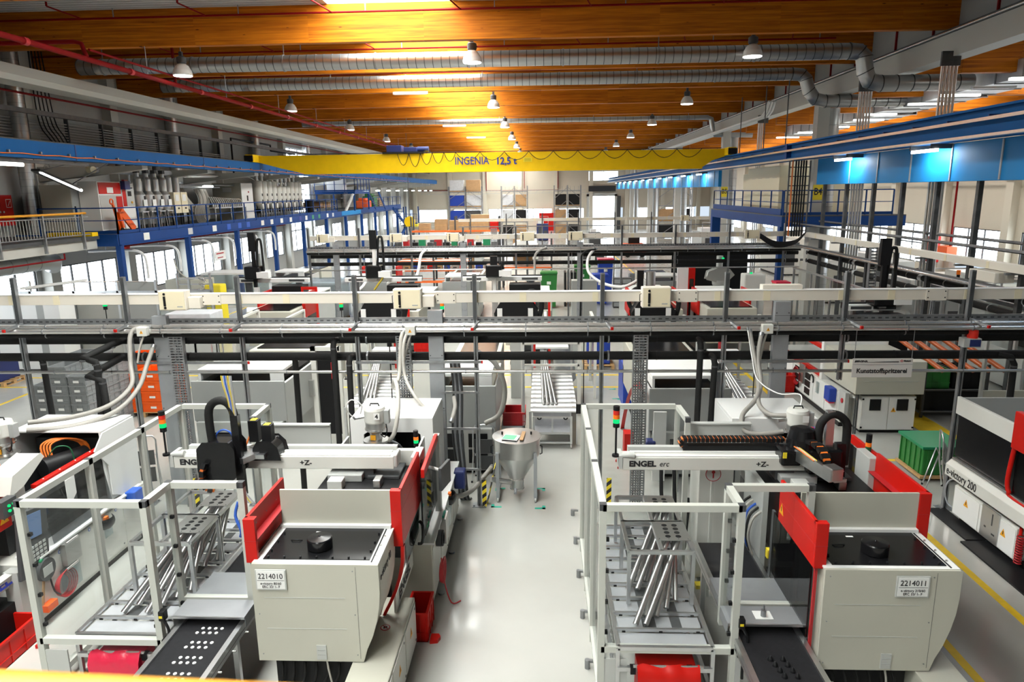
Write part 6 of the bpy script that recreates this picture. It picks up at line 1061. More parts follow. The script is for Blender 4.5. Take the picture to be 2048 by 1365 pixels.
crate(.5, .6, .32, 'dred', 'red_crate', 'dark red crate on a shelf behind the step ladder', 'crate', (-.65, 15.6, .55), 'red crates'); M('sheet').box(-.95, 15.3, .5, -.4, 16, .55).use('alu').box(-.45, 15.3, 0, -.4, 15.35, 2.3).box(-.95, 15.3, 0, -.9, 15.35, .5).box(-.95, 15.95, 0, -.9, 16, .5).thing('side_shelf', 'steel side shelf with a red crate', 'shelf')
redcrate(-2.95, 17.2, 1.9, 'red crate on a white stand above the lower black pipe', .5, .6, .36); M('white').box(-3.25, 16.9, 0, -2.65, 17.5, 1.9).thing('white_stand', 'white stand carrying a red crate behind the near rack', 'stand', bevel=.01)
t = T('red_stand', 'red stand with wedge feet beside the curved red strip', 'stand', (1.85, 14.3, 0)); M('red').box(1.75, 14.2, .05, 1.95, 14.5, .75).prism([(1.6, 14.1), (2.0, 14.15), (2.0, 14.25), (1.65, 14.25)], 'z', 0, .05).prism([(1.6, 14.5), (2.0, 14.45), (2.0, 14.55), (1.65, 14.6)], 'z', 0, .05).o('body', t); M('navy').box(2.05, 13.2, .5, 2.25, 13.45, .95).o('blue_case', t, bevel=.03); M('pure').box(2.2, 13.25, .1, 2.45, 13.3, 1.55).o('perforated_plate', t)
t = T('black_control_box', 'small black box beside the ladder in the aisle-side guard', 'box', (2.6, 12.9, .8)); M('black').box(2.5, 12.85, .8, 2.8, 13.1, 1.05).o('box', t, bevel=.01); M('galvs').box(2.63, 12.95, 0, 2.67, 12.99, .8).o('stand', t); M('paper').box(2.55, 12.845, .92, 2.65, 12.85, .97).o('label_plate', t)
t = T('tray_plate', 'large pale tray plate behind the robot beam near the department sign', 'plate', (2.9, 11.2, 1.55)); M('lgrey').box(2.3, 10.5, 1.65, 3.25, 10.53, 2.25).box(2.3, 10.46, 2.25, 3.25, 10.56, 2.27).box(2.5, 10.5, 0, 2.55, 10.53, 1.65).o('plate', t)
t = T('tray_plate', 'large pale tray plate behind the robot beam with parked carriage', 'plate', (-4, 10.5, 1.55)); M('lgrey').box(-4.55, 10.5, 1.65, -3.4, 10.53, 2.22).box(-4.55, 10.46, 2.22, -3.4, 10.56, 2.24).box(-4.3, 10.5, 0, -4.25, 10.53, 1.65).o('plate', t)
# row two: machines with slim robots in front of the middle rack
rl = ['under the slim robot with a tall black arm', 'under the slim robot with the yellow gripper', 'under the slim robot with the short arm, left of the grey locker', 'beside the round black cable drum']
for k, x in enumerate((-10.1, -5.7, -1.2, 3.2)): press(x, 23.2, 'distant moulding machine %s' % rl[k], 1.5, 5, flip=True, red=k in (0, 3))
for k, x in enumerate((-13.6, -9.8, 5.6)): press(x, 15.2 if k < 2 else 23.4, 'moulding machine ' + ['beside the glass partition on the far left', 'behind the grey crate stack', 'with green indicator beyond the yellow line'][k], 1.6, 4.4, flip=k == 2, red=k == 2) if k == 2 else None
def slimrobot(x0, x1, y, ax, zt, zb, m, label, yel=False):
    t = T('linear_robot', label, 'robot', ((x0+x1)/2, y, 2.55)); M('pure').box(x0, y, 2.56, x1, y+.2, 2.72).o('beam', t, bevel=.01); M('black').box(x0, y+.2, 2.6, x1, y+.3, 2.76).o('cable_trough', t); M('dgrey').box(x0+.15, y-.005, 2.6, x0+.7, y, 2.68).box(x1-.75, y-.005, 2.6, x1-.15, y, 2.68).o('logo_plate', t)
    M(m).box(ax-.06, y-.1, zb, ax+.06, y+.0, zt).o('vertical_arm', t); M('gloss').box(ax-.3, y-.35, 2.72, ax+.3, y+.2, 3.2).o('carriage', t, bevel=.05); M('black').box(ax-.14, y-.12, zt-.7, ax+.12, y+.02, zt).o('arm_head', t); M('rubber').tube([(ax+.1, y, 3.1), (ax+.16, y, zt-.4), (ax+.24, y, zt-.25), (ax+.32, y, zt-.4), (ax+.34, y, 3.0)], .045, 8, 4).o('energy_chain', t)
    M('pure').box(ax+.2, y-.4, 2.78, ax+.65, y-.1, 3.0).o('gripper_drive', t); M('black').box(x1-1.2, y-.6, 1.4, x1-.05, y+.1, 2.5).o('bellows', t); M('galvd').box(x0+.3, y, 1.9, x0+.5, y+.2, 2.56).box(x1-.5, y+.02, 1.9, x1-.3, y+.2, 2.56).o('pedestal', t)
    if yel: M('cableyel').tube([(ax+.1, y-.2, 2.9), (ax+.35, y-.3, 2.8), (ax+.15, y-.3, 2.5), (ax+.0, y-.3, 2.3)], .04, 6, 4).o('gripper_hose', t)
    else: M('pure').box(ax-.05, y-.14, zb-.35, ax+.12, y-.0, zb).o('gripper', t)
slimrobot(-11.6, -8.85, 26, -10.87, 4.45, 2.4, 'black', 'slim robot with a tall black arm in front of the middle rack'); slimrobot(-7.46, -4.53, 26, -6.27, 4.5, 2.6, 'pure', 'slim robot with white arm and yellow gripper hose', True); slimrobot(-2.98, 0, 26, -1.78, 3.5, 2.2, 'pure', 'slim robot with short arm near the green bins')
slimrobot(8.2, 9.7, 19, 9.1, 4.5, 3.0, 'black', 'slim robot with black arm beside the lengthwise pipes')
for k, (x, y) in enumerate(((-8.6, 24.4), (-5.0, 22.8), (-.3, 22.9))):
    t = T('red_portal', ['red machine frame below the tall black robot arm', 'red machine frame beside the black gripper head', 'red machine frame beside the white glass guard'][k], 'frame', (x, y, 1.3))
    for a, b, c, d in ((0, 0, .08, 2.6), (.5, 0, .58, 2.6)): M('red').box(x+a, y, b, x+c, y+.05, d).o('upright', t)
    M('red').box(x+.08, y, 2.5, x+.5, y+.05, 2.6).o('top_bar', t); M('glass').box(x+.08, y+.02, 1.35, x+.5, y+.03, 2.5).o('pane', t)
def gripper(x, y, z, label):
    t = T('robot_head', label, 'robot', (x, y, 0)); M('lgrey').box(x-.15, y+.1, 0, x+.2, y+.4, z-.2).o('pedestal', t); M('black').prism([(x-.5, z), (x-.55, z+.35), (x-.3, z+.75), (x+.35, z+.75), (x+.6, z+.4), (x+.55, z)], 'y', y, y+.5).o('housing', t, bevel=.04); M('pure').box(x-.5, y-.03, z+.1, x-.36, y+.1, z+.5).box(x+.36, y-.03, z+.1, x+.5, y+.1, z+.5).o('cheek', t); M('dgrey').box(x-.35, y-.06, z-.25, x+.45, y+.4, z).o('base_plate', t, bevel=.03); M('rubber').tube([(x+.6, y+.2, z), (x+.75, y+.2, z+.6), (x+.5, y+.2, z+.95), (x+.2, y+.2, z+.8)], .07, 8, 4).o('hose_arch', t)
gripper(-4.6, 19.2, 2.15, 'black robot head with white cheeks behind the near trunking, left'); gripper(-.75, 19.2, 2.15, 'black robot head with white cheeks behind the near trunking, middle'); gripper(3.1, 19.4, 2.1, 'black robot head with blue hose behind the perforated ladder')
for k, (x, y, z, lit, lb) in enumerate(((-10.9, 20.2, 2.4, 'g', 'beside the tall black robot arm'), (-3.75, 16.6, 2.2, 'gr', 'above the open machine door'), (-6.3, 21.4, 2.3, 'g', 'left of the yellow gripper hose'), (-3.0, 20.6, 2.35, 'g', 'beside the vertical ladder'), (1.05, 17.2, 2.2, '', 'beside the white glass guard'), (5.2, 16.8, 2.15, 'ro', 'with both upper lenses lit by the yellow line'), (-13.0, 20.0, 2.6, 'g', 'in front of the glass partition'))): signal(x, y, 0, .5, lit, 'distant signal stack %s' % lb, z-.05, r=.06)
for k, (x0, x1, y) in enumerate(((.1, 1.5, 19.3), (4.2, 6.4, 18.6), (-5.6, -3.4, 19.8), (-9.2, -7.7, 20))):
    t = T('glass_guard', ['white-framed guard with blue film behind the near trunking', 'white-framed guard with red cylinder near the yellow line', 'white-framed guard around the left robot head', 'aluminium guard corner behind the crates'][k], 'guard', ((x0+x1)/2, y, 0))
    for x in (x0, x1): M('white').box(x-.04, y-.04, 0, x+.04, y+.04, 2.2).box(x-.04, y+1.9, 0, x+.04, y+1.98, 2.2).o('post', t)
    M('white').box(x0, y-.04, 2.14, x1, y+.04, 2.2).box(x0-.04, y, 2.14, x0+.04, y+1.9, 2.2).box(x1-.04, y, 2.14, x1+.04, y+1.9, 2.2).o('rail', t); M('acryl').box(x0+.04, y, .2, x1-.04, y+.01, 2.14).o('panel', t); M('acryl').box(x1, y+.04, .2, x1+.01, y+1.9, 2.14).o('panel', t)
    if k == 0: M('film').tube([(x0+.3, y+.4, 1.8), (x0+.5, y+.5, 1.2), (x0+.6, y+.6, .4)], .3, 8).o('film_roll', t)
    if k == 1: M('dred').cyl((x0+.8, y+.6, .4), (x0+.8, y+.6, 1.8), .1, 12).o('red_cylinder', t)
press(-8.6, 31.0, 'moulding machine behind the middle rack, left of the orange racks', 1.5, 4.8); press(-4.4, 31.0, 'moulding machine behind the middle rack, in front of the orange racks', 1.5, 4.8, red=False); press(-13.2, 33.5, 'moulding machine beside the shrink-wrapped pallet', 1.5, 4.8, red=False); press(8.6, 36.5, 'moulding machine below the blue platform', 1.4, 4.6)
# right of the yellow line in row two
t = T('six_axis_robot', 'grey six-axis robot hanging in a dark cell', 'robot', (7.7, 30.6, 0)); M('black').box(5.9, 32, 0, 9.3, 32.1, 3.0).o('cell_back', t); M('lgrey').lathe((7.7, 30.6, 0), [(.3, 0), (.25, .3), (.16, .9), (.15, 1.6), (.28, 1.75), (.3, 1.95)], 16).o('column', t); M('lgrey').prism([(7.2, 2.05), (7.25, 2.28), (7.6, 2.42), (8.05, 2.38), (8.2, 2.2), (8.0, 2.0), (7.6, 1.95)], 'y', 30.35, 30.8).o('shoulder', t, bevel=.08); M('lgrey').cyl((7.7, 30.6, 2.4), (7.7, 30.6, 3.0), .14, 12).o('upper_arm', t); M('ledgreen').cyl((7.8, 30.46, 2.9), (7.8, 30.4, 2.9), .05, 8).o('indicator', t)
t = T('white_cabinet', 'white rounded control cabinet with green lamp right of the robot cell', 'cabinet', (8.1, 27.3, 0)); M('white').box(7.8, 27.1, 0, 8.6, 27.7, 2.6).o('body', t, bevel=.05); M('ledgreen').cyl((8.1, 27.3, 2.6), (8.1, 27.3, 2.66), .05, 10).o('indicator', t); M('cableblue').cyl((8.2, 27.1, 1.7), (8.2, 27.08, 1.7), .04, 10).cyl((8.4, 27.1, 1.7), (8.4, 27.08, 1.7), .04, 10).o('button', t)
t = T('red_edge_panel', 'white cell wall with red window edge beside the robot cell', 'panel', (5.5, 26, 0)); M('pure').box(5.0, 25.9, 0, 5.4, 26, 3.0).o('panel', t); M('red').box(5.4, 25.9, .8, 5.65, 26, 3.0).o('red_edge', t); M('smoke').box(5.45, 25.88, 1.2, 5.6, 25.9, 2.6).o('window', t)
press(4.7, 30.6, 'white machine with blue handle beyond the robot cell', 1.4, 4.4, red=False); t = T('cable_drum', 'round black cable loop in front of the grey bins', 'cable', (2.9, 23.5, 1.9)); M('rubber').ring((3.35, 23.5, 2.2), .42, .07, 'y', 24, 8).o('loop', t); M('black').box(3.2, 23.4, 2.1, 3.4, 23.6, 3.2).o('post', t); M('steel').cyl((3.65, 23.5, 2.5), (3.65, 23.5, 3.15), .16, 12).o('can', t)
hose([(2.2, 29.2, 3.5), (1.9, 28.8, 3.1), (1.9, 28.2, 2.6), (2.4, 27.5, 2.25), (3.0, 26, 2.3), (3.4, 24.5, 2.75)], 'grey hose looping from the middle rack to the steel can', .06, 'whitehose'); hose([(2.3, 29.1, 3.47), (1.7, 29, 3.3), (1.65, 29.1, 2.6), (1.62, 29.2, 0)], 'black hose hanging from the middle rack', .04, 'black'); hose([(-6.9, 29.1, 3.5), (-7.0, 28.6, 2.8), (-7.3, 27.8, 2.1), (-7.8, 27.3, 1.9), (-8.1, 27.2, 2.0)], 'white hose dropping from the left end of the middle rack', .06, 'pure'); hose([(-4.8, 29.1, 3.5), (-5.0, 28.8, 3.3), (-5.1, 28.4, 2.6), (-5.4, 27.6, 1.9)], 'pair of white hoses left of the pale cable duct', .06, 'pure'); hose([(.2, 29.1, 3.55), (-.25, 28.9, 3.3), (-.3, 28.7, 2.6), (-.4, 28.0, 1.8)], 'brown hose at the middle rack by the green bins', .05)
t = T('bench', 'steel bench carrying a cardboard box with red lid', 'bench', (8.2, 24.3, 0)); M('sheet').box(7.7, 23.4, 2.2, 9.2, 25.2, 2.26).o('top', t)
for x in (7.75, 9.15):
    for y in (23.45, 25.15): M('alu').box(x-.03, y-.03, 0, x+.03, y+.03, 2.2).o('leg', t)
M('card').box(8.1, 24.3, 2.26, 8.55, 24.8, 2.6).use('pink').box(8.08, 24.28, 2.6, 8.57, 24.82, 2.66).thing('cardboard_box', 'cardboard box with bright pink lid on the steel bench', 'box')
t = T('mesh_guard', 'clear guard with aluminium posts along the right cell', 'guard', (9.2, 24, 0))
for k in range(5): M('alu').box(9.35, 19.5+k*1.7, 0, 9.41, 19.56+k*1.7, 2.95).o('post', t)
M('alu').box(9.35, 19.5, 2.9, 9.41, 26.4, 2.96).o('rail', t); M('acryl').box(9.37, 19.55, .3, 9.38, 26.3, 2.9).o('panel', t)
for k in range(5): u = T('copper_tube', 'reddish slanted tube behind the lower right pipes', 'tube', (9.3+k*.3, 17.2, 1.9), 'reddish slanted tubes'); M('copper').cyl((9.0+k*.36, 18.4, 2.2), (9.6+k*.36, 16.6, 1.5), .06, 10).o('tube', u)
# ================================================================ left mezzanine
DZ = 4.45
def railing(t, a, b, n, m='blue', h=.97, z=DZ):
    a, b = V(*a), V(*b)
    for i in range(n+1):
        p = a.lerp(b, i/n); M(m).box(p.x-.025, p.y-.025, z, p.x+.025, p.y+.025, z+h).o('rail_post', t)
    for k, q in enumerate((h, h*.52)): M(m).bar((a.x, a.y, z+q), (b.x, b.y, z+q), .045 if k == 0 else .03, .045 if k == 0 else .03).o('handrail' if k == 0 else 'mid_rail', t)
    M(m).bar((a.x, a.y, z+.07), (b.x, b.y, z+.07), .012, .12).o('toe_board', t)
t = T('mezzanine', 'blue steel mezzanine platform carrying the dryers along the left wall', 'platform', (-18, 45, 0))
M('dgrey').box(-19.95, 25.9, DZ-.06, -16, 80, DZ).o('deck', t); M('blue').box(-16.06, 25.9, 4.02, -15.96, 56, DZ-.0).box(-16.14, 25.9, 4.02, -15.88, 80, 4.06).o('edge_beam', t); M('brightblue').box(-16.06, 56, 4.1, -15.94, 62, DZ).o('edge_panel', t); M('blue').box(-16.06, 62, 4.1, -15.96, 80, DZ).o('edge_beam', t); M('blue').box(-19.9, 25.84, 4.0, -15.96, 25.94, DZ).o('end_beam', t)
for y in [26.0+5.2*k for k in range(11)]:
    c = M('blue').box(-16.11, y-.11, 0, -15.91, y+.11, 4.02).o('column', t); M('blue').box(-19.9, y-.08, 4.06, -16.1, y+.08, 4.36).o('cross_beam', t)
railing(t, (-16, 26, 0), (-16, 55, 0), 20); railing(t, (-19.0, 26, 0), (-16, 26, 0), 2); railing(t, (-16, 63, 0), (-16, 80, 0), 8)
for k, (y, c) in enumerate(((27.6, 'paper'), (31.2, 'film'), (33.6, 'paper'), (35.2, 'cableblue'), (36.5, 'cableblue'), (37.6, 'cableblue'), (39.6, 'paper'), (41, 'paper'), (42.6, 'paper'), (44.2, 'paper'), (46, 'dred'), (47.2, 'paper'), (48.6, 'lidgreen'), (50, 'lidgreen'), (52, 'paper'), (53.4, 'film'))): M(c if c != 'dred' else 'logoblue').box(-15.955, y, 4.12, -15.95, y+.42, 4.4).o('bay_sign', t)
# drop conduits below the deck
for k, y in enumerate((27.2, 29.8, 33.0, 35.4, 38.5, 41)):
    u = T('drop_conduit', 'white conduit curving down below the mezzanine edge', 'conduit', (-15.9, y, 2.6), 'white conduits under the mezzanine'); M('pure').tube([(-17.8, y-.4, 3.75), (-16.4, y, 3.75), (-15.95, y+.15, 3.6), (-15.85, y+.2, 3.2), (-15.85, y+.2, 2.6)], .05, 8, 4).o('conduit', u); M('galv').box(-17.2, y-.26, 3.75, -17.16, y-.22, 4.06).box(-16.6, y-.08, 3.75, -16.56, y-.04, 4.06).o('hanger', u)
M('red').cyl((-17.2, 28.4, 3.62), (-17.2, 28.4, 3.9), .13, 12).thing('red_bell', 'red alarm bell under the mezzanine deck', 'bell'); t = T('red_rail', 'red conductor rail under the mezzanine edge', 'rail', (-16.3, 34, 3.95)); M('redpipe').box(-16.25, 26.2, 3.92, -16.18, 44, 3.98).o('rail', t)
hose([(-15.2, 28.3, 3.3), (-15.2, 28.5, 2.8), (-15.1, 29.0, 2.4), (-15.0, 29.5, 2.29)], 'pale cable arcing to the left workbench', .03, 'hosew'); M('paper').box(-15.93, 33.5, 2.7, -15.9, 34.6, 3.15).use('dred').box(-15.9, 33.6, 3.0, -15.895, 34.4, 3.06).box(-15.9, 33.7, 2.8, -15.895, 34.3, 2.85).thing('wall_notice', 'white notice with red print hung under the mezzanine', 'sign')
# gallery with yellow handrail
t = T('gallery', 'grey gallery with yellow handrail at the far left', 'gallery', (-18, 20, 0)); M('dgrey').box(-19.95, 8, 4.3, -16.5, 25.6, 4.42).o('deck', t); M('colw').box(-19.95, 8, 3.95, -16.62, 25.6, 4.3).o('slab', t); M('yellow').box(-18.2, 25.2, 4.42, -16.5, 25.55, 4.56).o('step_edge', t)
M('handrail').cyl((-16.45, 8, 5.27), (-16.45, 24.9, 5.27), .04, 12).o('handrail', t); M('galv').box(-16.47, 8, 5.13, -16.43, 25, 5.16).box(-16.47, 8, 4.5, -16.43, 25, 4.53).o('rail', t)
for k in range(9): M('galv').box(-16.5, 8.6+k*2.0, 4.0, -16.4, 8.66+k*2.0, 5.25).o('rail_post', t)
bal = M('lgrey')
for k in range(110): bal.box(-16.46, 10+k*.135, 4.53, -16.445, 10.012+k*.135, 5.13)
bal.o('balusters', t)
M('redpipe').tube([(-16.4, 10, 3.75), (-16.4, 23.2, 3.75), (-16.4, 23.4, 3.75), (-16.4, 23.4, 3.95)], .03, 6).thing('red_pipe', 'thin red pipe below the gallery edge', 'pipe'); t = T('ventilation_duct', 'spiral duct below the gallery at the far left', 'duct', (-18, 24, 3.5)); M('duct').tube([(-18.2, 12, 3.55), (-18.2, 24.6, 3.55), (-18.2, 25.3, 3.5), (-18.4, 25.5, 3.3)], .3, 18).o('duct_tube', t)
for k in range(10): M('galv').cyl((-18.2, 18+k*.7, 3.55), (-18.2, 18.03+k*.7, 3.55), .31, 18).o('seam_ring', t)
t = T('hose_cabinet', 'red fire-hose cabinet with pictogram on the left wall', 'cabinet', (-19.4, 24.9, 4.42)); M('dred').box(-19.95, 24.0, 4.85, -19.4, 25.3, 5.95).o('body', t, bevel=.01); M('red').box(-19.4, 24.05, 4.9, -19.38, 24.65, 5.9).box(-19.4, 24.68, 4.9, -19.38, 25.25, 5.9).o('door', t); M('paper').box(-19.378, 24.95, 5.5, -19.375, 25.2, 5.8).use('red').box(-19.375, 24.97, 5.52, -19.372, 25.18, 5.78).use('paper').bar((-19.37, 25.02, 5.56), (-19.37, 25.13, 5.74), .003, .04, (1, 0, 0)).o('pictogram', t)
for y in (24.58, 24.75): M('chrome').cyl((-19.38, y, 5.35), (-19.34, y, 5.35), .04, 10).o('knob', t)
t = T('fluorescent_lamp', 'bright fluorescent lamp below the left runway girder', 'lamp', (-15.3, 19.4, 6.8)); M('galvd').box(-15.4, 16.5, 6.86, -15.25, 23.6, 6.95).o('channel', t); M('tubeglow').cyl((-15.3, 18.5, 6.8), (-15.3, 20.6, 6.8), .055, 10).o('tube', t)
t = T('fluorescent_lamp', 'tilted fluorescent lamp above the grey cabinet', 'lamp', (-16.6, 24.2, 6.3)); M('dgrey').bar((-16.9, 23.3, 6.75), (-16.9, 25.3, 6.15), .3, .08).o('reflector', t); M('tubeglow').cyl((-16.8, 23.4, 6.68), (-16.8, 25.4, 6.08), .05, 10).o('tube', t); M('galv').bar((-16.9, 23.5, 6.72), (-15.4, 23.5, 7.03), .03, .03).bar((-16.9, 25, 6.27), (-15.4, 25, 7.03), .03, .03).o('hanger', t); M('hosew').tube([(-16.8, 23.6, 6.7), (-16.7, 23.5, 6.9), (-16.6, 23.6, 6.8), (-16.7, 23.7, 7.0)], .015, 5, 3).o('cable', t)
for i in range(9):
    y = 62+i*4.6; t = T('fluorescent_lamp', 'small distant lamp in the row below the far left runway', 'lamp', (-15.4, y, 6.0), 'lamp row far left'); M('tubeglow').box(-15.5, y-.5, 6.0, -15.3, y+.5, 6.1).o('tube', t); M('lgrey').box(-15.45, y-.6, 6.1, -15.35, y+.6, 6.16).o('housing', t); M('galv').cyl((-15.4, y, 6.16), (-15.4, y, 7.01), .015, 5).o('hanger', t)
# ---- equipment on the mezzanine
t = T('grey_cabinet', 'tall grey-green cabinet beside the gallery end', 'cabinet', (-18.2, 26.5, DZ)); M('warm').box(-18.9, 26.1, DZ, -17.7, 27.3, 6.3).o('body', t, bevel=.01); M('greyp').box(-17.7, 26.12, DZ+.1, -17.69, 27.28, 6.28).o('door', t); M('black').box(-17.69, 26.2, 5.2, -17.66, 26.25, 5.5).o('handle', t)
t = T('dryer_cabinet', 'white dryer cabinet with red panels on the mezzanine', 'cabinet', (-17.4, 27.3, DZ)); M('pure').box(-17.66, 26.5, DZ+.1, -16.9, 28.0, 6.42).o('body', t, bevel=.01); M('lgrey').box(-16.9, 26.55, DZ+.15, -16.885, 27.95, 5.9).o('door', t); M('red').box(-16.9, 26.55, 5.95, -16.88, 27.95, 6.38).box(-16.885, 27.6, 5.1, -16.87, 27.98, 5.85).o('red_panel', t); M('paper').box(-16.88, 27.05, 5.98, -16.875, 27.45, 6.2).o('notice', t); M('black').cyl((-16.87, 27.8, 5.25), (-16.84, 27.8, 5.25), .06, 10).o('knob', t); M('galv').box(-17.6, 26.55, DZ, -16.95, 27.95, DZ+.1).o('feet', t)
t = T('dryer_cabinet', 'narrow white control cabinet with red strip on the mezzanine', 'cabinet', (-17.3, 28.4, DZ)); M('pure').box(-18.2, 28.05, DZ+.1, -16.9, 28.9, 6.35).o('body', t, bevel=.01); M('red').box(-16.9, 28.08, 5.45, -16.885, 28.3, 6.25).o('red_panel', t); M('lgrey').box(-16.9, 28.32, 5.45, -16.885, 28.88, 6.3).o('control_panel', t); M('black').box(-16.885, 28.42, 5.85, -16.88, 28.68, 6.05).box(-16.885, 28.4, 6.15, -16.88, 28.8, 6.2).o('display', t); M('warn').cyl((-16.885, 28.65, 5.6), (-16.86, 28.65, 5.6), .05, 10).o('main_switch', t); M('galv').box(-18.1, 28.1, DZ, -17, 28.85, DZ+.1).o('feet', t)
t = T('blue_case', 'dark blue case on top of the white control cabinet', 'box', (-16.9, 28.15, 6.1)); M('navy').box(-16.89, 28.0, 6.12, -16.7, 28.35, 6.45).use('dred').box(-16.85, 28.05, 6.45, -16.75, 28.3, 6.5).o('case', t)
t = T('manifold_pipe', 'thick steel manifold pipe above the dryers', 'pipe', (-17.5, 30, 6.8)); M('sheet').cyl((-17.2, 26.6, 6.85), (-17.2, 33.2, 6.85), .12, 14).o('pipe', t); M('cream').cyl((-17.2, 28.0, 6.85), (-16.95, 27.9, 6.85), .13, 14).cyl((-17.2, 26.6, 6.85), (-16.95, 26.5, 6.85), .13, 14).o('flange', t)
for k in range(6): M('chrome').cyl((-17.2, 29.2+k*.65, 6.85), (-17.2, 29.2+k*.65, 6.2), .05, 8).o('branch', t)
t = T('pallet_truck', 'orange hand pallet truck parked upright on the mezzanine', 'pallet truck', (-16.4, 27.2, DZ)); M('orange').bar((-16.45, 26.9, DZ+.1), (-16.45, 26.6, DZ+1.15), .06, .08).ring((-16.45, 26.55, DZ+1.2), .1, .025, 'x', 14, 6).bar((-16.45, 27.0, DZ+.2), (-16.45, 26.85, DZ+.8), .22, .12).bar((-16.38, 26.95, DZ+.85), (-16.35, 27.7, DZ+.1), .3, .06, (1, 0, 0)).o('frame', t); M('black').cyl((-16.53, 26.95, DZ+.1), (-16.37, 26.95, DZ+.1), .1, 12).o('wheel', t)
hp = None; xs = (29.4, 30.1, 30.75, 31.4)
for k, y in enumerate(xs):
    if hp is None:
        hp = T('drying_hopper', 'steel drying hopper with a white card on the mezzanine', 'hopper', (-17, y, DZ), 'steel drying hoppers'); M('steel').lathe((-17, y, DZ), [(.1, .55), (.24, .85), (.26, 1.0), (.26, 1.45), (.16, 1.6), (.16, 2.1), (.1, 2.2), (.1, 2.35)], 18).o('hopper', hp); M('paper').box(-16.74, y-.14, DZ+.95, -16.73, y+.14, DZ+1.25).o('card', hp); M('black').box(-16.76, y-.05, DZ+1.25, -16.73, y+.05, DZ+1.4).o('clip', hp)
        for a, b in ((-.2, -.2), (.2, -.2), (-.2, .2), (.2, .2)): M('alu').bar((-17+a*1.3, y+b*1.3, DZ), (-17+a, y+b, DZ+.75), .03, .03).o('leg', hp)
        M('alu').box(-17.24, y-.24, DZ+.72, -16.76, y+.24, DZ+.76).o('frame', hp); M('dgrey').box(-17.1, y-.1, DZ+2.35, -16.9, y+.1, DZ+2.5).o('motor', hp)
    else: cp(hp, (-17, y, DZ))
for k, y in enumerate((32.3, 32.95)):
    t = T('cream_cabinet', ['cream dosing cabinet on black legs beside the steel hoppers', 'second cream dosing cabinet with a white card beside the hose coils'][k], 'cabinet', (-17.1, y, DZ)); M('cream').box(-17.7, y-.3, DZ+.6, -16.85, y+.28, DZ+1.55).o('body', t, bevel=.01); M('paper').box(-16.85, y-.2, DZ+1.15, -16.84, y+.12, DZ+1.45).o('card', t); M('black').box(-16.85, y-.05, DZ+.78, -16.84, y+.1, DZ+.86).o('plate', t)
    for a in (-.25, .22): M('black').box(-16.92, y+a, DZ, -16.86, y+a+.05, DZ+.6).box(-17.66, y+a, DZ, -17.6, y+a+.05, DZ+.6).o('leg', t)
    M('steel').lathe((-17.2, y-.05, DZ+1.55), [(.16, 0), (.16, .65), (.1, .8)], 14).o('can', t)
t = T('hose_coils', 'hanging coils of grey material hose on the mezzanine', 'hose', (-17.6, 35, DZ))
for k in range(14): 
    y0, s = 33.9+k*.06, .55+.05*(k % 5); M('hosew' if k % 3 else 'hose').tube([(-17.8, y0, 6.25), (-17.6, y0+.15*s, 5.9-.3*s), (-17.4, y0+.9*s, 5.3-.25*s), (-17.3, y0+1.7*s, 5.2-.3*s), (-17.3, y0+2.4*s, 5.6), (-17.5, y0+2.5*s, 6.15)], .028, 6, 5).o('hose', t)
for k in range(7): M('hose').ring((-17.2+.03*k, 35.0+.06*k, DZ+.5), .48-.02*k, .028, 'x', 20, 6).o('coil', t)
M('galv').box(-17.9, 33.5, 6.22, -17.5, 38.2, 6.28).o('hanging_rail', t)
t = T('coupling_table', 'distribution table with rows of hose couplings on the mezzanine', 'table', (-17, 37.6, DZ)); M('alu').box(-17.4, 35.7, DZ+.72, -16.7, 39.6, DZ+.76).o('top', t)
for y in (35.75, 37.6, 39.55):
    for x in (-17.35, -16.75): M('alu').box(x-.025, y-.025, DZ, x+.025, y+.025, DZ+.72).o('leg', t)
for k in range(16): M('chrome').cyl((-16.9, 35.9+k*.235, DZ+.76), (-16.9, 35.9+k*.235, DZ+.92), .04, 8).o('coupling', t); M('hosew').tube([(-16.9, 35.9+k*.235, DZ+.92), (-17.0, 35.9+k*.235, DZ+1.15), (-17.2, 36.2+k*.2, DZ+1.3-.01*k), (-17.4, 36.6+k*.18, DZ+1.0)], .025, 5, 4).o('hose', t)
t = T('control_cabinet', 'large pale control cabinet with two knobs on the mezzanine', 'cabinet', (-17.3, 39.6, DZ)); M('warm').box(-18.6, 39.6, DZ, -16.95, 41.2, 6.5).o('body', t, bevel=.01); M('pure').box(-16.95, 39.62, DZ+.05, -16.94, 41.18, 6.48).o('door', t); M('paper').box(-18.0, 39.58, 6.0, -17.5, 39.6, 6.25).o('notice', t); M('black').box(-16.94, 40.3, 5.5, -16.92, 40.45, 5.8).o('plate', t); M('dred').cyl((-16.94, 40.55, 6.0), (-16.91, 40.55, 6.0), .05, 10).o('main_switch', t)
dr = None
ws = [(42.0+.78*k, 1.0) for k in range(4)]+[(45.2+.75*k, .72) for k in range(3)]+[(47.5+.78*k, 1.0) for k in range(3)]
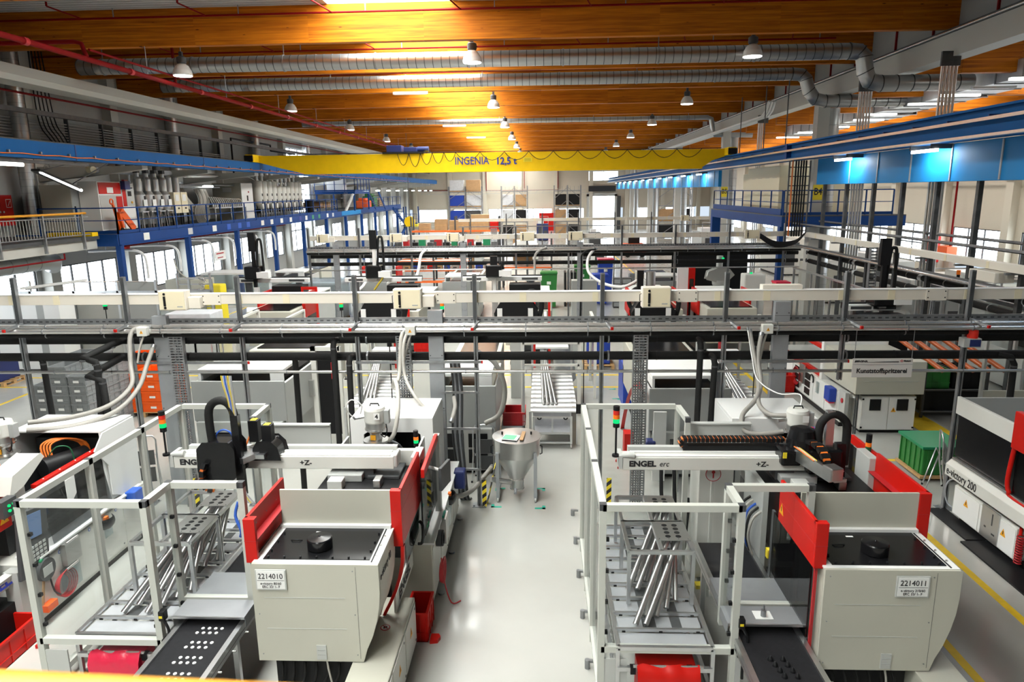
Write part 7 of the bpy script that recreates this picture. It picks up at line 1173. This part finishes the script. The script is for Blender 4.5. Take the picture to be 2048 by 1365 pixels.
for k, (y, s) in enumerate(ws):
    nm = 'tall' if s == 1 else 'short'
    if k in (0, 4):
        H = 1.15 if s == 1 else .85
        dr = T('drying_column', '%s white drying column on the mezzanine' % nm, 'dryer', (-17, y, DZ), '%s white drying columns' % nm); M('white').lathe((-17, y, DZ), [(.12, .7), (.26, .95), (.3, 1.0), (.3, 1.0+H), (.26, 1.05+H)], 18).o('column', dr); M('steel').lathe((-17, y, DZ), [(.1, 1.05+H), (.1, 1.3+H), (.15, 1.35+H), (.15, 1.6+H)], 12).o('loader_can', dr); M('pure').box(-16.9, y-.12, DZ+.55, -16.7, y+.12, DZ+.85).o('slide_box', dr); M('black').box(-16.72, y-.05, DZ+.85, -16.69, y+.05, DZ+1.1).use('black').box(-16.7, y-.08, DZ+1.3, -16.695, y+.08, DZ+1.45).o('level_glass', dr)
        for a in (-.2, .2): M('alu').box(-16.78, y+a-.02, DZ, -16.74, y+a+.02, DZ+.75).box(-17.26, y+a-.02, DZ, -17.22, y+a+.02, DZ+.75).o('leg', dr)
        M('black').box(-17.25, y-.22, DZ+.3, -16.8, y+.22, DZ+.55).o('dosing_unit', dr)
    else: cp(dr if not (k > 6) else dr0, (-17, y, DZ))
    if k == 0: dr0 = dr
t = T('overhead_pipes', 'tangle of steel conveying pipes above the dryers', 'pipes', (-17.6, 40, 6.9))
for k in range(8): M('chrome').tube([(-18.4+.1*k, 33+.3*k, 6.75+.05*(k % 3)), (-18+.1*k, 38, 6.8+.04*(k % 3)), (-17.3+.03*k, 41.5+.6*k, 6.85), (-17.0, 42.0+.75*k, 6.5)], .04, 6, 4).o('pipe', t)
for k in range(5): M('dgrey').lathe((-17.6, 29.3+k*.7, 6.95), [(.16, 0), (.16, .2), (.1, .3)], 12).o('blower', t)
t = T('wall_unit', 'white wall unit above the hose coils', 'box', (-17.6, 33.4, 6.3)); M('lgrey').box(-18.3, 33.0, 6.5, -17.3, 33.9, 6.95).o('body', t, bevel=.01)
t = T('fluorescent_lamp', 'short lit fluorescent lamp above the hose coils', 'lamp', (-17.3, 36.5, 6.3)); M('tubeglow').cyl((-17.35, 36.0, 6.3), (-17.35, 37.0, 6.3), .06, 10).o('tube', t); M('galv').cyl((-17.35, 33.2, 6.36), (-17.35, 40, 6.36), .04, 6).o('rail', t)
M('black').lathe((-17.2, 52, DZ), [(.3, 0), (.34, .9), (.36, 1.0)], 16).thing('black_drum', 'black plastic drum beyond the white dryers', 'drum'); t = T('wire_shelf', 'shelf with brown bales beyond the black drum', 'shelf', (-18, 55, DZ))
for k in range(3): M('galvd').box(-19, 53.5, DZ+.3+k*.5, -16.6, 57, DZ+.34+k*.5).o('shelf', t); M('card').box(-18.6, 53.8+k, DZ+.34, -17, 54.6+k, DZ+.75).o('bale', t)
# ---- blue stair tower
t = T('stair_tower', 'blue raised platform with stairs at the end of the mezzanine', 'stairs', (-16.3, 60, DZ)); z2 = 6.0
M('blue').box(-18.5, 57.5, z2-.2, -15.2, 62.5, z2).o('upper_deck', t)
for x in (-18.4, -15.3):
    for y in (57.6, 62.4): M('blue').box(x-.06, y-.06, DZ, x+.06, y+.06, z2-.2).o('column', t)
railing(t, (-15.2, 57.5, 0), (-15.2, 62.5, 0), 5, 'blue', 1.1, z2); railing(t, (-18.5, 57.5, 0), (-15.2, 57.5, 0), 4, 'blue', 1.1, z2)
for k in range(7): M('galv').box(-15.3, 62.6+k*.3, z2-.2-k*.2, -14.4, 62.85+k*.3, z2-.16-k*.2).o('tread', t); M('galv').box(-17.3+k*.22, 57.0, DZ+.2+k*.2, -17.1+k*.22, 57.5, DZ+.24+k*.2).o('tread', t)
M('blue').bar((-15.3, 62.5, z2-.1), (-15.3, 65, DZ), .08, .2).bar((-14.4, 62.5, z2-.1), (-14.4, 65, DZ), .08, .2).o('stringer', t); M('pure').box(-17.8, 58.5, z2, -16.4, 59.5, z2+1).o('white_tank', t); M('pure').bar((-16, 57.4, DZ), (-15.3, 57.4, z2-.2), .6, .1).o('chute', t)
t = T('spiral_exit_stairs', 'blue stairs with yellow landing descending from the mezzanine end', 'stairs', (-15.2, 79, 0)); M('blue').bar((-15.6, 74, DZ-.2), (-15.2, 79, 2.2), .12, .3).bar((-15.2, 79, 2.2), (-15.8, 74.5, .1), .12, .3).o('stringer', t); M('tapeyel').box(-15.4, 78.5, 2.1, -13.9, 80, 2.4).o('landing_edge', t)
for x, y in ((-15.4, 80), (-14, 80), (-15.4, 78.6)): M('blue').box(x-.06, y-.06, 0, x+.06, y+.06, 4.3).o('post', t)
railing(t, (-15.4, 78.6, 0), (-13.9, 78.6, 0), 2, 'blue', 1.1, 2.4)
for k in range(8): M('blue').box(-15.6, 74+k*.6, DZ-.3-k*.28, -14.7, 74.3+k*.6, DZ-.25-k*.28).o('tread', t)
for k, (y, m, l) in enumerate(((66, 'orange', 'orange sacks stacked on the far mezzanine'), (68.5, 'green', 'green drum on the far mezzanine'), (71, 'card', 'brown pallet load on the far mezzanine'))): M(m).box(-17.4, y, DZ, -16.3, y+1.6, DZ+.7+.4*(k == 1)).box(-17.2, y+.1, DZ+.7, -16.5, y+1.4, DZ+.95+.4*(k == 1)).thing('mezzanine_load', l, 'goods', bevel=.08)
# ================================================================ left floor area
t = T('glass_partition', 'white and grey partition with glass fields at the far left', 'partition', (-16, 23.9, 0))
for k, x in enumerate((-19.8, -18.2, -16.6, -15.0)): M('alu').box(x-.04, 23.86, 0, x+.04, 23.94, 2.95).o('post', t)
for k, x in enumerate((-19.8, -18.2, -16.6)): M('white' if k < 1 else 'lgrey').box(x+.05, 23.88, .05, x+1.55, 23.92, 2.5).o('panel', t)
M('alu').box(-19.8, 23.86, 2.5, -11.6, 23.94, 2.58).o('rail', t)
for k, x in enumerate((-13.6, -12.4, -11.6)): M('alu').box(x-.04, 23.86, 0, x+.04, 23.94, 2.95).o('post', t)
M('greyp').box(-14.9, 23.88, 1.2, -13.65, 23.9, 2.9).o('panel', t); M('glass').box(-13.55, 23.88, .2, -12.45, 23.9, 2.5).box(-12.35, 23.88, .2, -11.65, 23.9, 2.5).o('glass_field', t); M('lgrey').box(-14.9, 23.86, .05, -11.6, 23.9, 1.15).o('panel', t)
t = T('white_lockers', 'pale blue-white cabinets in front of the left partition', 'cabinet', (-17.2, 22.9, 0)); M('pure').box(-19.5, 22.6, .05, -16.3, 23.4, 2.35).o('body', t, bevel=.01)
for k in range(4): M('greyp').box(-19.5+k*.8, 22.595, .1, -19.49+k*.88, 22.6, 2.3).o('door_gap', t)
t = T('strip_light', 'white strip light above the left partition', 'lamp', (-14.4, 20, 3.2)); M('pure').bar((-15.2, 19.6, 3.25), (-13.7, 20.4, 3.4), .16, .06).o('housing', t); M('lgrey').bar((-15.1, 19.65, 3.21), (-13.8, 20.35, 3.36), .1, .02).o('diffuser', t); M('alu').cyl((-13.9, 23.9, 2.9), (-13.9, 20.3, 3.35), .02, 6).o('arm', t)
t = T('steel_rack', 'tool rack full of shiny parts in front of the left windows', 'rack', (-13.4, 26.5, 0))
for x in (-14.2, -12.9): M('alu').box(x, 26.4, 0, x+.05, 26.5, 2.9).o('post', t)
for k in range(9): M('sheet').box(-14.2, 26.45, .9+k*.22, -12.85, 26.6, .93+k*.22).o('shelf', t); M('chrome').cyl((-14.0+.12*k, 26.4, .95+k*.2), (-13.9+.1*k, 26.4, 1.1+k*.2), .04, 6).cyl((-13.4+.04*k, 26.4, 1.0+k*.2), (-13.3, 26.4, 1.1+k*.2), .03, 6).o('tool', t)
# grey crates
gc = None; ORD2 = ['bottom', 'second', 'third', 'fourth', 'fifth', 'sixth', 'seventh', 'topmost']
for ix in range(3):
    for iy in range(3):
        for iz in range(8 if ix < 2 else 7):
            if ix == 0 and iy == 0 and iz > 5: continue
            x, y, z = -12.15+ix*.46, 16.1+iy*.66, iz*.232
            if gc is None: gc = crate(.42, .62, .23, 'plastl', 'grey_crate', 'grey ribbed plastic crate in the tall stack by the zigzag pipe, bottom layer', 'crate', (x, y, z), 'grey crates in the stack'); M('paper').box(x-.08, y-.325, z+.06, x+.06, y-.322, z+.12).o('label_sheet', gc)
            else: cp(gc, (x, y, z), label='grey ribbed plastic crate in the tall stack by the zigzag pipe, %s layer' % ORD2[iz])
def pallet(x, y, label, w=1.2, d=.8, z=0, group=None):
    t = T('wooden_pallet', label, 'pallet', (x, y, z), group)
    for i in range(5): M('pallet').box(x-w/2, y-d/2+i*(d-.1)/4, z+.12, x+w/2, y-d/2+i*(d-.1)/4+.1, z+.144).o('plank', t)
    for i in range(3):
        xx = x-w/2+.05+i*(w-.1)/2; M('pallet').box(xx-.05, y-d/2, z+.1, xx+.05, y+d/2, z+.12).box(xx-.05, y-d/2, z, xx+.05, y+d/2, z+.02).o('bearer', t)
        for j in range(3): yy = y-d/2+.06+j*(d-.12)/2; M('pallet').box(xx-.05, yy-.06, z+.02, xx+.05, yy+.06, z+.1).o('block', t)
    return t
pallet(-10.75, 18.2, 'wooden pallet under the orange crates', 1.3, 1.3); oc = None
for (x, y, n) in ((-11.1, 17.85, 4), (-10.45, 17.85, 4), (-11.1, 18.5, 5), (-10.45, 18.5, 4)):
    for k in range(n):
        z = .146+k*.29
        if oc is None: oc = crate(.6, .58, .28, 'orange', 'orange_crate', 'bright orange plastic crate on the wooden pallet, bottom layer', 'crate', (x, y, z), 'orange crates on the pallet'); M('paper').box(x-.08, y-.302, z+.1, x+.08, y-.3, z+.16).o('label_sheet', oc)
        else: cp(oc, (x, y, z), label='bright orange plastic crate on the wooden pallet, %s layer' % ORD2[k])
pallet(-17.6, 21.0, 'wooden pallet under the dark blue container', 1.3, 1.0); t = T('storage_container', 'dark blue plastic container on a wooden pallet at the far left', 'container', (-17.7, 21.0, .144)); M('navy').box(-18.25, 20.55, .146, -17.1, 21.45, .78).o('tub', t, bevel=.02); M('navy').box(-18.28, 20.52, .72, -17.07, 21.48, .8).o('rim', t)
t = T('shrink_wrapped_pallet', 'pallet load under clear film near the left windows', 'goods', (-10.3, 31.5, 0)); M('film').box(-11.4, 31, .15, -9.2, 32.6, 1.9).o('load', t, bevel=.1); M('film_clear').box(-11.45, 30.95, .15, -9.15, 32.65, 1.95).o('film', t); M('pallet').box(-11.4, 31, 0, -9.2, 32.6, .14).o('pallet', t)
t = T('glove_bench', 'white bench with clear hood near the left windows', 'bench', (-14.3, 31.6, 0)); M('pure').box(-15.6, 31, .8, -12.6, 32.4, .9).box(-15.6, 31, 0, -15.5, 32.4, .8).box(-12.7, 31, 0, -12.6, 32.4, .8).o('frame', t); M('film_clear').box(-15.4, 31.05, .9, -12.9, 32.3, 2.3).o('hood', t); M('pure').box(-15.5, 31, 2.3, -12.8, 32.4, 2.38).o('top', t)
t = T('yellow_container', 'yellow waste container beside the left workbench', 'container', (-14.0, 29.2, 0)); M('tapeyel').box(-14.4, 29, 0, -13.7, 29.6, 2.1).o('body', t, bevel=.05); M('warm').box(-16.2, 29.2, 0, -14.5, 30.2, 2.3).thing('grey_housing', 'beige machine housing beside the yellow container', 'housing', bevel=.03)
M('film').box(-10.6, 18.9, 2.1, -9.3, 19.7, 2.6).use('alu').box(-10.55, 18.95, 0, -10.5, 19.0, 2.1).box(-9.4, 18.95, 0, -9.35, 19.0, 2.1).box(-10.55, 19.6, 0, -10.5, 19.65, 2.1).box(-9.4, 19.6, 0, -9.35, 19.65, 2.1).thing('teal_tray', 'pale teal tray behind the first tap-off box', 'tray', bevel=.03); t = T('blue_crate', 'blue crate in front of the far left bench', 'crate', (-11.0, 19.4, 0)); M('binblue').box(-11.3, 19.2, 0, -10.7, 19.6, .5).o('tub', t)
# ================================================================ middle distance
def shelf(x0, x1, y, z0, n, label):
    t = T('pallet_rack', label, 'rack', ((x0+x1)/2, y, 0))
    for i in range(3):
        x = x0+(x1-x0)*i/2
        for yy in (y, y+1.0): M('galvd').box(x-.05, yy-.05, 0, x+.05, yy+.05, z0+n*1.1).o('upright', t)
    for k in range(n):
        for yy in (y-.06, y+1.0): M('rackor').box(x0, yy, z0+k*1.1, x1, yy+.06, z0+k*1.1+.13).o('beam', t)
        M('lgrey').box(x0, y, z0+k*1.1+.05, x1, y+1, z0+k*1.1+.1).o('shelf', t)
    return t
shelf(-9.0, -2.6, 42, 1.15, 2, 'orange rack with tools beneath the middle distance'); shelf(-2.4, .6, 43, 1.15, 2, 'orange rack with a cardboard board beside the green bins'); shelf(-9.3, -3.0, 50, 1.95, 2, 'orange rack with cartons on top'); shelf(-8, -4, 38.5, .9, 2, 'nearer orange rack behind the middle pipes')
bx = None
for k in range(26):
    x = -8.7+.49*(k//2); y = 42.3; z = (1.25, 2.35)[k % 2]; m = ['red', 'dgrey', 'card', 'dred', 'binblue', 'black', 'steel', 'lidgreen'][k % 8]
    t = T('stored_part', ['red tool case', 'dark gearbox', 'brown carton', 'dark red case', 'blue box', 'black drum', 'steel part', 'green case'][k % 8]+' stored on the orange racks', 'goods', (x, y, z), 'stored parts %d' % (k % 8)); w = .17+.025*(k % 3); M(m).box(x-w, y-.2, z, x+w, y+.3, z+.4+.13*(k % 4)).o('body', t, bevel=.02); M('dgrey').box(x-w*.5, y-.21, z+.08, x+w*.5, y-.2, z+.16).o('label_plate', t)
for k, (x, y, z, w, h) in enumerate(((-7.2, 50.2, 3.15, .9, .8), (-5.9, 50.2, 3.15, 1.4, .7), (-4.4, 50.2, 3.15, 1.3, 1.1), (-8.4, 50.2, 3.15, .8, .5), (-1.2, 44, 1.3, 1.2, 1.0))): M('card').box(x-w/2, y, z, x+w/2, y+.7, z+h).use('pallet').box(x-w/2, y-.004, z+h*.45, x+w/2, y, z+h*.52).thing('cardboard_box', 'brown cardboard carton on the far orange racks', 'box', 'cartons on the far racks')
M('red').box(-3.7, 50.2, 3.15, -3.05, 51, 3.8).thing('red_case', 'red case on top of the far orange rack', 'case', bevel=.1)
t = T('crane_hook', 'yellow hook block hanging at the far left', 'hook', (-11.3, 60, 2.6)); M('yellow').cyl((-11.3, 60, 3.4), (-11.3, 60.3, 3.4), .45, 16).o('block', t); M('galvd').cyl((-11.3, 60.15, 3.8), (-11.3, 60.15, ZR), .02, 6).o('rope', t); M('black').tube([(-11.3, 60, 3.0), (-11.3, 60, 2.6), (-11.1, 60, 2.4), (-11.1, 60, 2.2), (-11.35, 60, 2.1), (-11.5, 60, 2.3)], .07, 8, 4).o('hook', t)
def wheelie(x, y, m, label, z=1.9):
    t = T('wheeled_bin', label, 'bin', (x, y, 0)); M(m).prism([(x-.32, .1), (x+.32, .1), (x+.4, z), (x-.4, z)], 'y', y, y+.7).o('tub', t, bevel=.02); M(m).box(x-.44, y-.06, z, x+.44, y+.76, z+.1).o('lid', t, bevel=.02); M('paper').box(x-.1, y-.03, z*.7, x+.1, y-.02, z*.7+.15).o('label_sheet', t); M('black').cyl((x-.3, y+.6, .1), (x-.36, y+.6, .1), .1, 10).cyl((x+.3, y+.6, .1), (x+.36, y+.6, .1), .1, 10).o('wheel', t)
wheelie(.35, 35, 'green', 'green wheeled bin beside the pale cable duct', 1.75); wheelie(2.2, 38, 'green', 'green wheeled bin behind the row of black boards', 1.75); wheelie(3.0, 36, 'binblue', 'bright blue wheeled bin left of the drawer tower', 1.5); wheelie(3.6, 39.5, 'binblue', 'blue wheeled bin with pink lid', 1.9); M('pink').box(3.15, 39.4, 2.0, 4.05, 40.3, 2.06).thing('pink_lid', 'pink cover lying on the rear blue bin', 'lid')
for k in range(6): M('black').box(1.15+k*.17, 35.6, 0, 1.25+k*.17, 36.6, 1.75).thing('black_board', 'upright black board between the green and blue bins', 'board', 'black boards in a row')
t = T('double_locker', 'light grey double-door locker in front of the bins', 'cabinet', (1.85, 30.6, 0)); M('lgrey').box(1.3, 30.3, 0, 2.4, 30.9, 2.0).o('body', t, bevel=.01); M('greyp').box(1.845, 30.295, .1, 1.855, 30.3, 1.95).o('door_gap', t); M('black').box(1.78, 30.28, 1.1, 1.92, 30.3, 1.25).o('handle', t)
t = T('drawer_tower', 'grey small-parts drawer tower beside the blue bins', 'drawers', (4.0, 35, 0)); M('dgrey').box(3.6, 35, 0, 4.5, 35.5, 1.5).o('body', t)
for i in range(2):
    for j in range(6): M('plast').box(3.63+i*.43, 34.97, .08+j*.235, 4.03+i*.43, 35, .28+j*.235).o('drawer', t)
for k in range(9):
    x, y, z = 4.9+(k % 3)*.6, 37, (k//3)*.5
    if k == 0: gb = crate(.56, .6, .48, 'plastl', 'grey_crate', 'pale grey crate in the block behind the drawer tower', 'crate', (x, y, z), 'pale crates behind the drawers')
    else: cp(gb, (x, y, z))
pallet(1.9, 23.2, 'wooden pallet under the glossy blue bin in the aisle', 1.0, 1.2); crate(.72, .8, .85, 'binblue', 'blue_bin', 'glossy blue bin on a pallet in the middle aisle', 'bin', (1.9, 23.2, .146)); M('binblue').box(2.2, 18.4, 0, 2.45, 19.6, 1.2).thing('blue_screen', 'blue screen standing beside the curved red strip', 'screen', bevel=.02)
# pallet racks at the back
def tower(x0, x1, y, label, loads):
    t = T('storage_tower', label, 'rack', ((x0+x1)/2, y, 0))
    for x in (x0, (x0+x1)/2, x1):
        for yy in (y, y+1.1): M('galv').box(x-.06, yy-.06, 0, x+.06, yy+.06, 6.5).o('upright', t)
        for k in range(4): M('galv').bar((x, y, .3+k*1.5), (x, y+1.1, 1.6+k*1.5), .05, .05).o('brace', t)
    for k in range(4): M('galv').box(x0, y-.08, 1.9*k-.06+.1, x1, y, 1.9*k+.06+.1).bar((x0, y-.04, .2+1.55*k), ((x0+x1)/2, y-.04, 1.6+1.55*k), .05, .06).bar(((x0+x1)/2, y-.04, 1.6+1.55*k), (x1, y-.04, .2+1.55*k), .05, .06).o('beam', t)
    for k in range(7): M('galv').box(x0+.3*k*(x1-x0)/2, y+.3, 5.6, x0+.3*k*(x1-x0)/2+.03, y+.33, 6.4).o('mesh_bar', t)
    for k, m in enumerate(loads):
        x = x0+.15+(k % 2)*(x1-x0)/2; z = .16+1.9*(k//2)
        u = T('pallet_load', {'card': 'cardboard pallet load', 'film': 'film-wrapped pallet load', 'black': 'black boxed pallet load', 'binblue': 'blue crated pallet load', 'dgrey': 'dark grey pallet load', 'creambox': 'pale boxed pallet load'}[m]+' in the far storage towers', 'goods', (x+.6, y+.5, z), 'far %s loads' % m); M(m).box(x, y+.05, z+.12, x+(x1-x0)/2-.3, y+1.0, z+1.45).o('load', u, bevel=.03); M('pallet').box(x, y+.05, z, x+(x1-x0)/2-.3, y+1.0, z+.1).o('pallet', u)
tower(-11.8, -7.6, 90, 'left storage tower with blue crates before the back wall', ['dgrey', 'card', 'binblue', 'dgrey', 'binblue', 'film', 'film', 'card']); tower(-5.1, -1.8, 90, 'middle storage tower with film-wrapped loads before the back wall', ['black', 'card', 'film', 'black', 'film', 'card']); tower(1.6, 4.95, 90, 'right storage tower with black boxes beside the dock door', ['card', 'black', 'card', 'black', 'black', 'black']); tower(14, 18, 86, 'distant storage tower in the right bay', ['black', 'dgrey', 'card', 'black'])
M('red').box(-.4, 105.9, 0, 2.0, 106.6, 2.6).thing('red_cabinet', 'red cabinet standing at the back wall', 'cabinet', bevel=.03); t = T('red_pipe_run', 'red sprinkler pipes on the back wall', 'pipe', (-5, 106.6, 5)); M('redpipe').box(-18, 106.85, 6.0, -8.3, 107, 6.1).box(-8.3, 106.5, 6.0, -8.2, 106.6, 11).box(-2.6, 106.5, 6.2, -2.5, 106.6, 11).box(2.4, 106.5, 6.2, 2.5, 106.6, 11).box(-8.3, 106.5, 5.9, 2.5, 106.6, 6.0).o('pipe', t)
t = T('cable_bridge', 'lattice cable bridge along the back wall', 'cable tray', (-3, 105.8, 5.6)); M('lgrey').box(-18, 105.7, 5.5, 6.5, 105.75, 5.55).box(-18, 105.7, 5.9, 6.5, 105.75, 5.95).o('chord', t)
M('lgrey').box(-17, 105.7, 5.45, -16.9, 107, 5.5).box(-8, 105.7, 5.45, -7.9, 107, 5.5).box(3, 105.7, 5.45, 3.1, 107, 5.5).o('wall_bracket', t)
for k in range(24): M('lgrey').bar((-18+k, 105.72, 5.5), (-17.5+k, 105.72, 5.95), .04, .04).o('lattice', t)
t = T('forklift', 'orange tugger near the dock door', 'vehicle', (7.8, 62, 0)); M('orange').box(7.3, 62, .3, 9.2, 64.5, 1.1).o('body', t, bevel=.1); M('black').box(7.4, 62.2, 0, 7.8, 62.9, .5).box(8.7, 62.2, 0, 9.1, 62.9, .5).o('wheel', t, bevel=.1); M('black').box(7.8, 63.6, 1.1, 8.8, 63.8, 1.9).o('backrest', t)
for k, (x, y, m, w, d, h, lb) in enumerate(((-7, 58, 'lgrey', 2, 3, 1.6, 'pale machine block in the far left row'), (-2.5, 60, 'white', 2.2, 3, 1.3, 'white table block in the far middle'), (2.8, 56, 'pure', 2.4, 3, 1.2, 'white cloth-covered block near the dock'), (-11, 66, 'pure', 3, 3, 1.8, 'white cabin under the far stairs'), (5, 74, 'dgrey', 1.2, 1.5, 1.5, 'dark bin near the dock door'), (-3, 72, 'card', 1.6, 1.2, 1.2, 'brown crate before the middle tower'), (-.6, 84, 'navy', 1.4, 1.2, 2.0, 'navy crate stack by the middle tower'), (13.5, 60, 'lgrey', 2, 4, 2.2, 'grey machine block in the right bay'), (16, 48, 'white', 2.4, 4, 1.9, 'white machine block in the right bay'), (14.5, 36, 'warm', 2.2, 4, 1.8, 'beige machine block in the right bay'), (18.5, 40, 'lgrey', 2.4, 5, 1.7, 'low grey line near the right windows'), (14.2, 27, 'greyp', 2.2, 4, 1.9, 'grey machine block beside the posts'), (15, 23.3, 'lgrey', 2.6, 2.2, 2.0, 'pale assembly cell beside the posts'), (19, 30, 'white', 3, 6, 1.6, 'white assembly line in the right bay'), (20, 52, 'creambox', 2, 6, 2.0, 'cream cabinets near the right windows'))):
    t = T('equipment_block', lb, 'machine', (x+w/2, y+d/2, 0)); M(m).box(x, y, .08, x+w, y+d, h).o('housing', t, bevel=.04); M('black').box(x+.05, y+.05, 0, x+w-.05, y+d-.05, .08).o('plinth', t); M('dgrey').box(x+w*.15, y-.01, h*.35, x+w*.45, y, h*.8).box(x+w*.6, y-.01, h*.3, x+w*.9, y, h*.6).o('opening', t); M('pure').box(x+w*.1, y+d*.2, h, x+w*.6, y+d*.7, h+.35).o('top_unit', t, bevel=.02); M('alu').box(x, y, h, x+.05, y+.05, h+.9).box(x+w-.05, y, h, x+w, y+.05, h+.9).box(x, y, h+.85, x+w, y+.05, h+.9).o('frame', t)
# ================================================================ right platform with control room
t = T('platform', 'blue railed platform carrying the cream control room', 'platform', (13, 37, 0)); PZ = 4.62
M('blue').box(10.3, 31, 4.19, 10.5, 43.6, PZ).box(10.3, 30.8, 4.19, 15.5, 31, PZ).o('edge_beam', t); M('dgrey').box(10.3, 30.8, PZ, 15.5, 43.6, PZ+.05).o('deck', t); M('blue').box(10.3, 43.2, 0, 10.8, 43.6, 4.19).box(10.3, 31, 0, 10.6, 31.3, 4.19).o('column', t)
railing(t, (10.4, 31.2, 0), (10.4, 43.4, 0), 8, 'blue', 1.05, PZ+.05); railing(t, (10.4, 31, 0), (15, 31, 0), 4, 'blue', 1.05, PZ+.05); railing(t, (10.4, 43.4, 0), (14, 43.4, 0), 3, 'blue', 1.05, PZ+.05); M('blue').box(10.36, 31.2, PZ+.05, 10.4, 43.4, PZ+.32).o('kick_board', t)
t = T('control_room', 'cream panelled control room on the blue platform', 'cabin', (12.4, 36.5, PZ+.05)); M('cream').box(11.0, 33.6, PZ+.05, 14.6, 38.6, 6.85).o('body', t, bevel=.02); M('cream').box(11.3, 38.6, PZ+.05, 14, 40.6, 6.6).o('rear_body', t, bevel=.02)
for z in (5.2, 5.55, 6.3):
    for k in range(4): M('greyp').box(10.99, 34+k*1.1, z, 11.0, 34.6+k*1.1, z+.015).o('vent_slot', t)
M('tapeyel').box(14.6, 33.6, 6.2, 16.6, 33.8, 6.95).thing('yellow_board', 'yellow board beside the cream control room', 'board')
for k in range(4): u = T('ceiling_lamp', 'lit strip lamp above the cream control room', 'lamp', (12+.9*k, 33+2*k, 7.3), 'lamps above the control room'); M('tubeglow').box(11.6+.7*k, 32.5+2*k, 7.3, 12.5+.7*k, 32.8+2*k, 7.4).o('tube', u); M('lgrey').box(11.5+.7*k, 32.45+2*k, 7.4, 12.6+.7*k, 32.85+2*k, 7.45).o('housing', u)
for k in range(7): u = T('ceiling_lamp', 'round lit lamp below the deck of the right bay', 'lamp', (14+1.6*(k % 4), 24+4*k, 6.0), 'lamps of the right bay'); M('tubeglow').box(14+1.6*(k % 4), 24+4*k, 6.15, 14.7+1.6*(k % 4), 24.3+4*k, 6.22).o('tube', u); M('lgrey').box(13.9+1.6*(k % 4), 23.95+4*k, 6.22, 14.8+1.6*(k % 4), 24.35+4*k, 6.3).o('housing', u)
t = T('sprinkler_branch', 'red sprinkler pipe along the right-hand wall', 'pipe', (24.4, 40, 6.2)); M('redpipe').cyl((24.4, 30, 6.2), (24.4, 56, 6.2), .06, 8).cyl((24.4, 43, 1.5), (24.4, 43, 6.2), .06, 8).o('pipe', t)
t = T('fire_extinguisher_point', 'red fire extinguisher box at the right wall', 'extinguisher', (24.2, 44.5, 1)); M('red').box(23.9, 44.2, 1.2, 24.5, 44.8, 2.8).o('box', t, bevel=.05); M('orange').box(23.9, 42.4, 1.6, 24.5, 43.4, 2.3).o('first_aid_box', t)
for k in range(6): t = T('line_beacon', 'small orange beacon on the assembly line at the right', 'beacon', (13.5+.45*k, 22.8, 2.95), 'orange beacons'); M('black').cyl((13.3+.5*k, 22.8, 2.9), (13.3+.5*k, 22.8, 3.06), .05, 8).o('base', t); M('ltorange').cyl((13.3+.5*k, 22.8, 3.06), (13.3+.5*k, 22.8, 3.2), .06, 10).o('lens', t)
M('lgrey').box(12.9, 22.7, 2.8, 16.4, 22.95, 2.9).use('alu').box(12.95, 22.75, 0, 13.0, 22.9, 2.8).box(16.3, 22.75, 0, 16.35, 22.9, 2.8).thing('beacon_rail', 'pale rail carrying a row of orange beacons', 'rail')
t = T('roller_track', 'stepped roller track behind the lengthwise steel tube', 'conveyor', (11.9, 18, 3)); M('galv').box(11.5, 13.5, 2.9, 11.55, 21, 3.0).box(12.3, 13.5, 2.9, 12.35, 21, 3.0).o('side_rail', t)
for k in range(30): M('sheet').cyl((11.55, 13.6+k*.25, 2.97), (12.3, 13.6+k*.25, 2.97), .05, 8).o('roller', t)
for x in (11.52, 12.32):
    for y in (13.7, 17.2, 20.8): M('galv').box(x-.03, y-.03, 0, x+.03, y+.03, 2.9).o('leg', t)
for k, (x, y) in enumerate(((13.2, 16), (13.4, 19.4), (16.5, 26))): t = T('assembly_cell', ['glazed assembly cell beside the roller track', 'second glazed assembly cell with wiring', 'glazed cell in front of the beige cabinets'][k], 'machine', (x+1, y+1, 0)); M('lgrey').box(x, y, .1, x+2.2, y+2, 1.2).o('base', t, bevel=.02); M('glass').box(x, y, 1.2, x+2.2, y+.01, 2.4).box(x, y, 1.2, x+.01, y+2, 2.4).o('glazing', t); M('alu').box(x, y, 2.4, x+2.2, y+2, 2.46).box(x-.03, y-.03, 0, x+.03, y+.03, 2.4).box(x+2.17, y-.03, 0, x+2.23, y+.03, 2.4).o('frame', t); M('black').box(x+.6, y+.6, 1.2, x+1.6, y+1.4, 2.0).use('cableor').box(x+.5, y+.5, 1.3, x+.7, y+.7, 1.6).o('fixture', t)
# ================================================================ the railing by the camera
t = T('balcony_railing', 'blurred yellow handrail of the viewing balcony', 'railing', (-1.5, .7, 4.3)); M('handrail').cyl((-3, .7, 5.344), (1.2, .7, 5.193), .035, 16).o('handrail', t)
for k in range(5): M('galv').box(-3.8+k*1.9, .72, 4.2, -3.75+k*1.9, .76, 5.23).o('rail_post', t)
M('colw').box(-6, -3, 3.9, 6, .55, 4.2).st('trim_20')
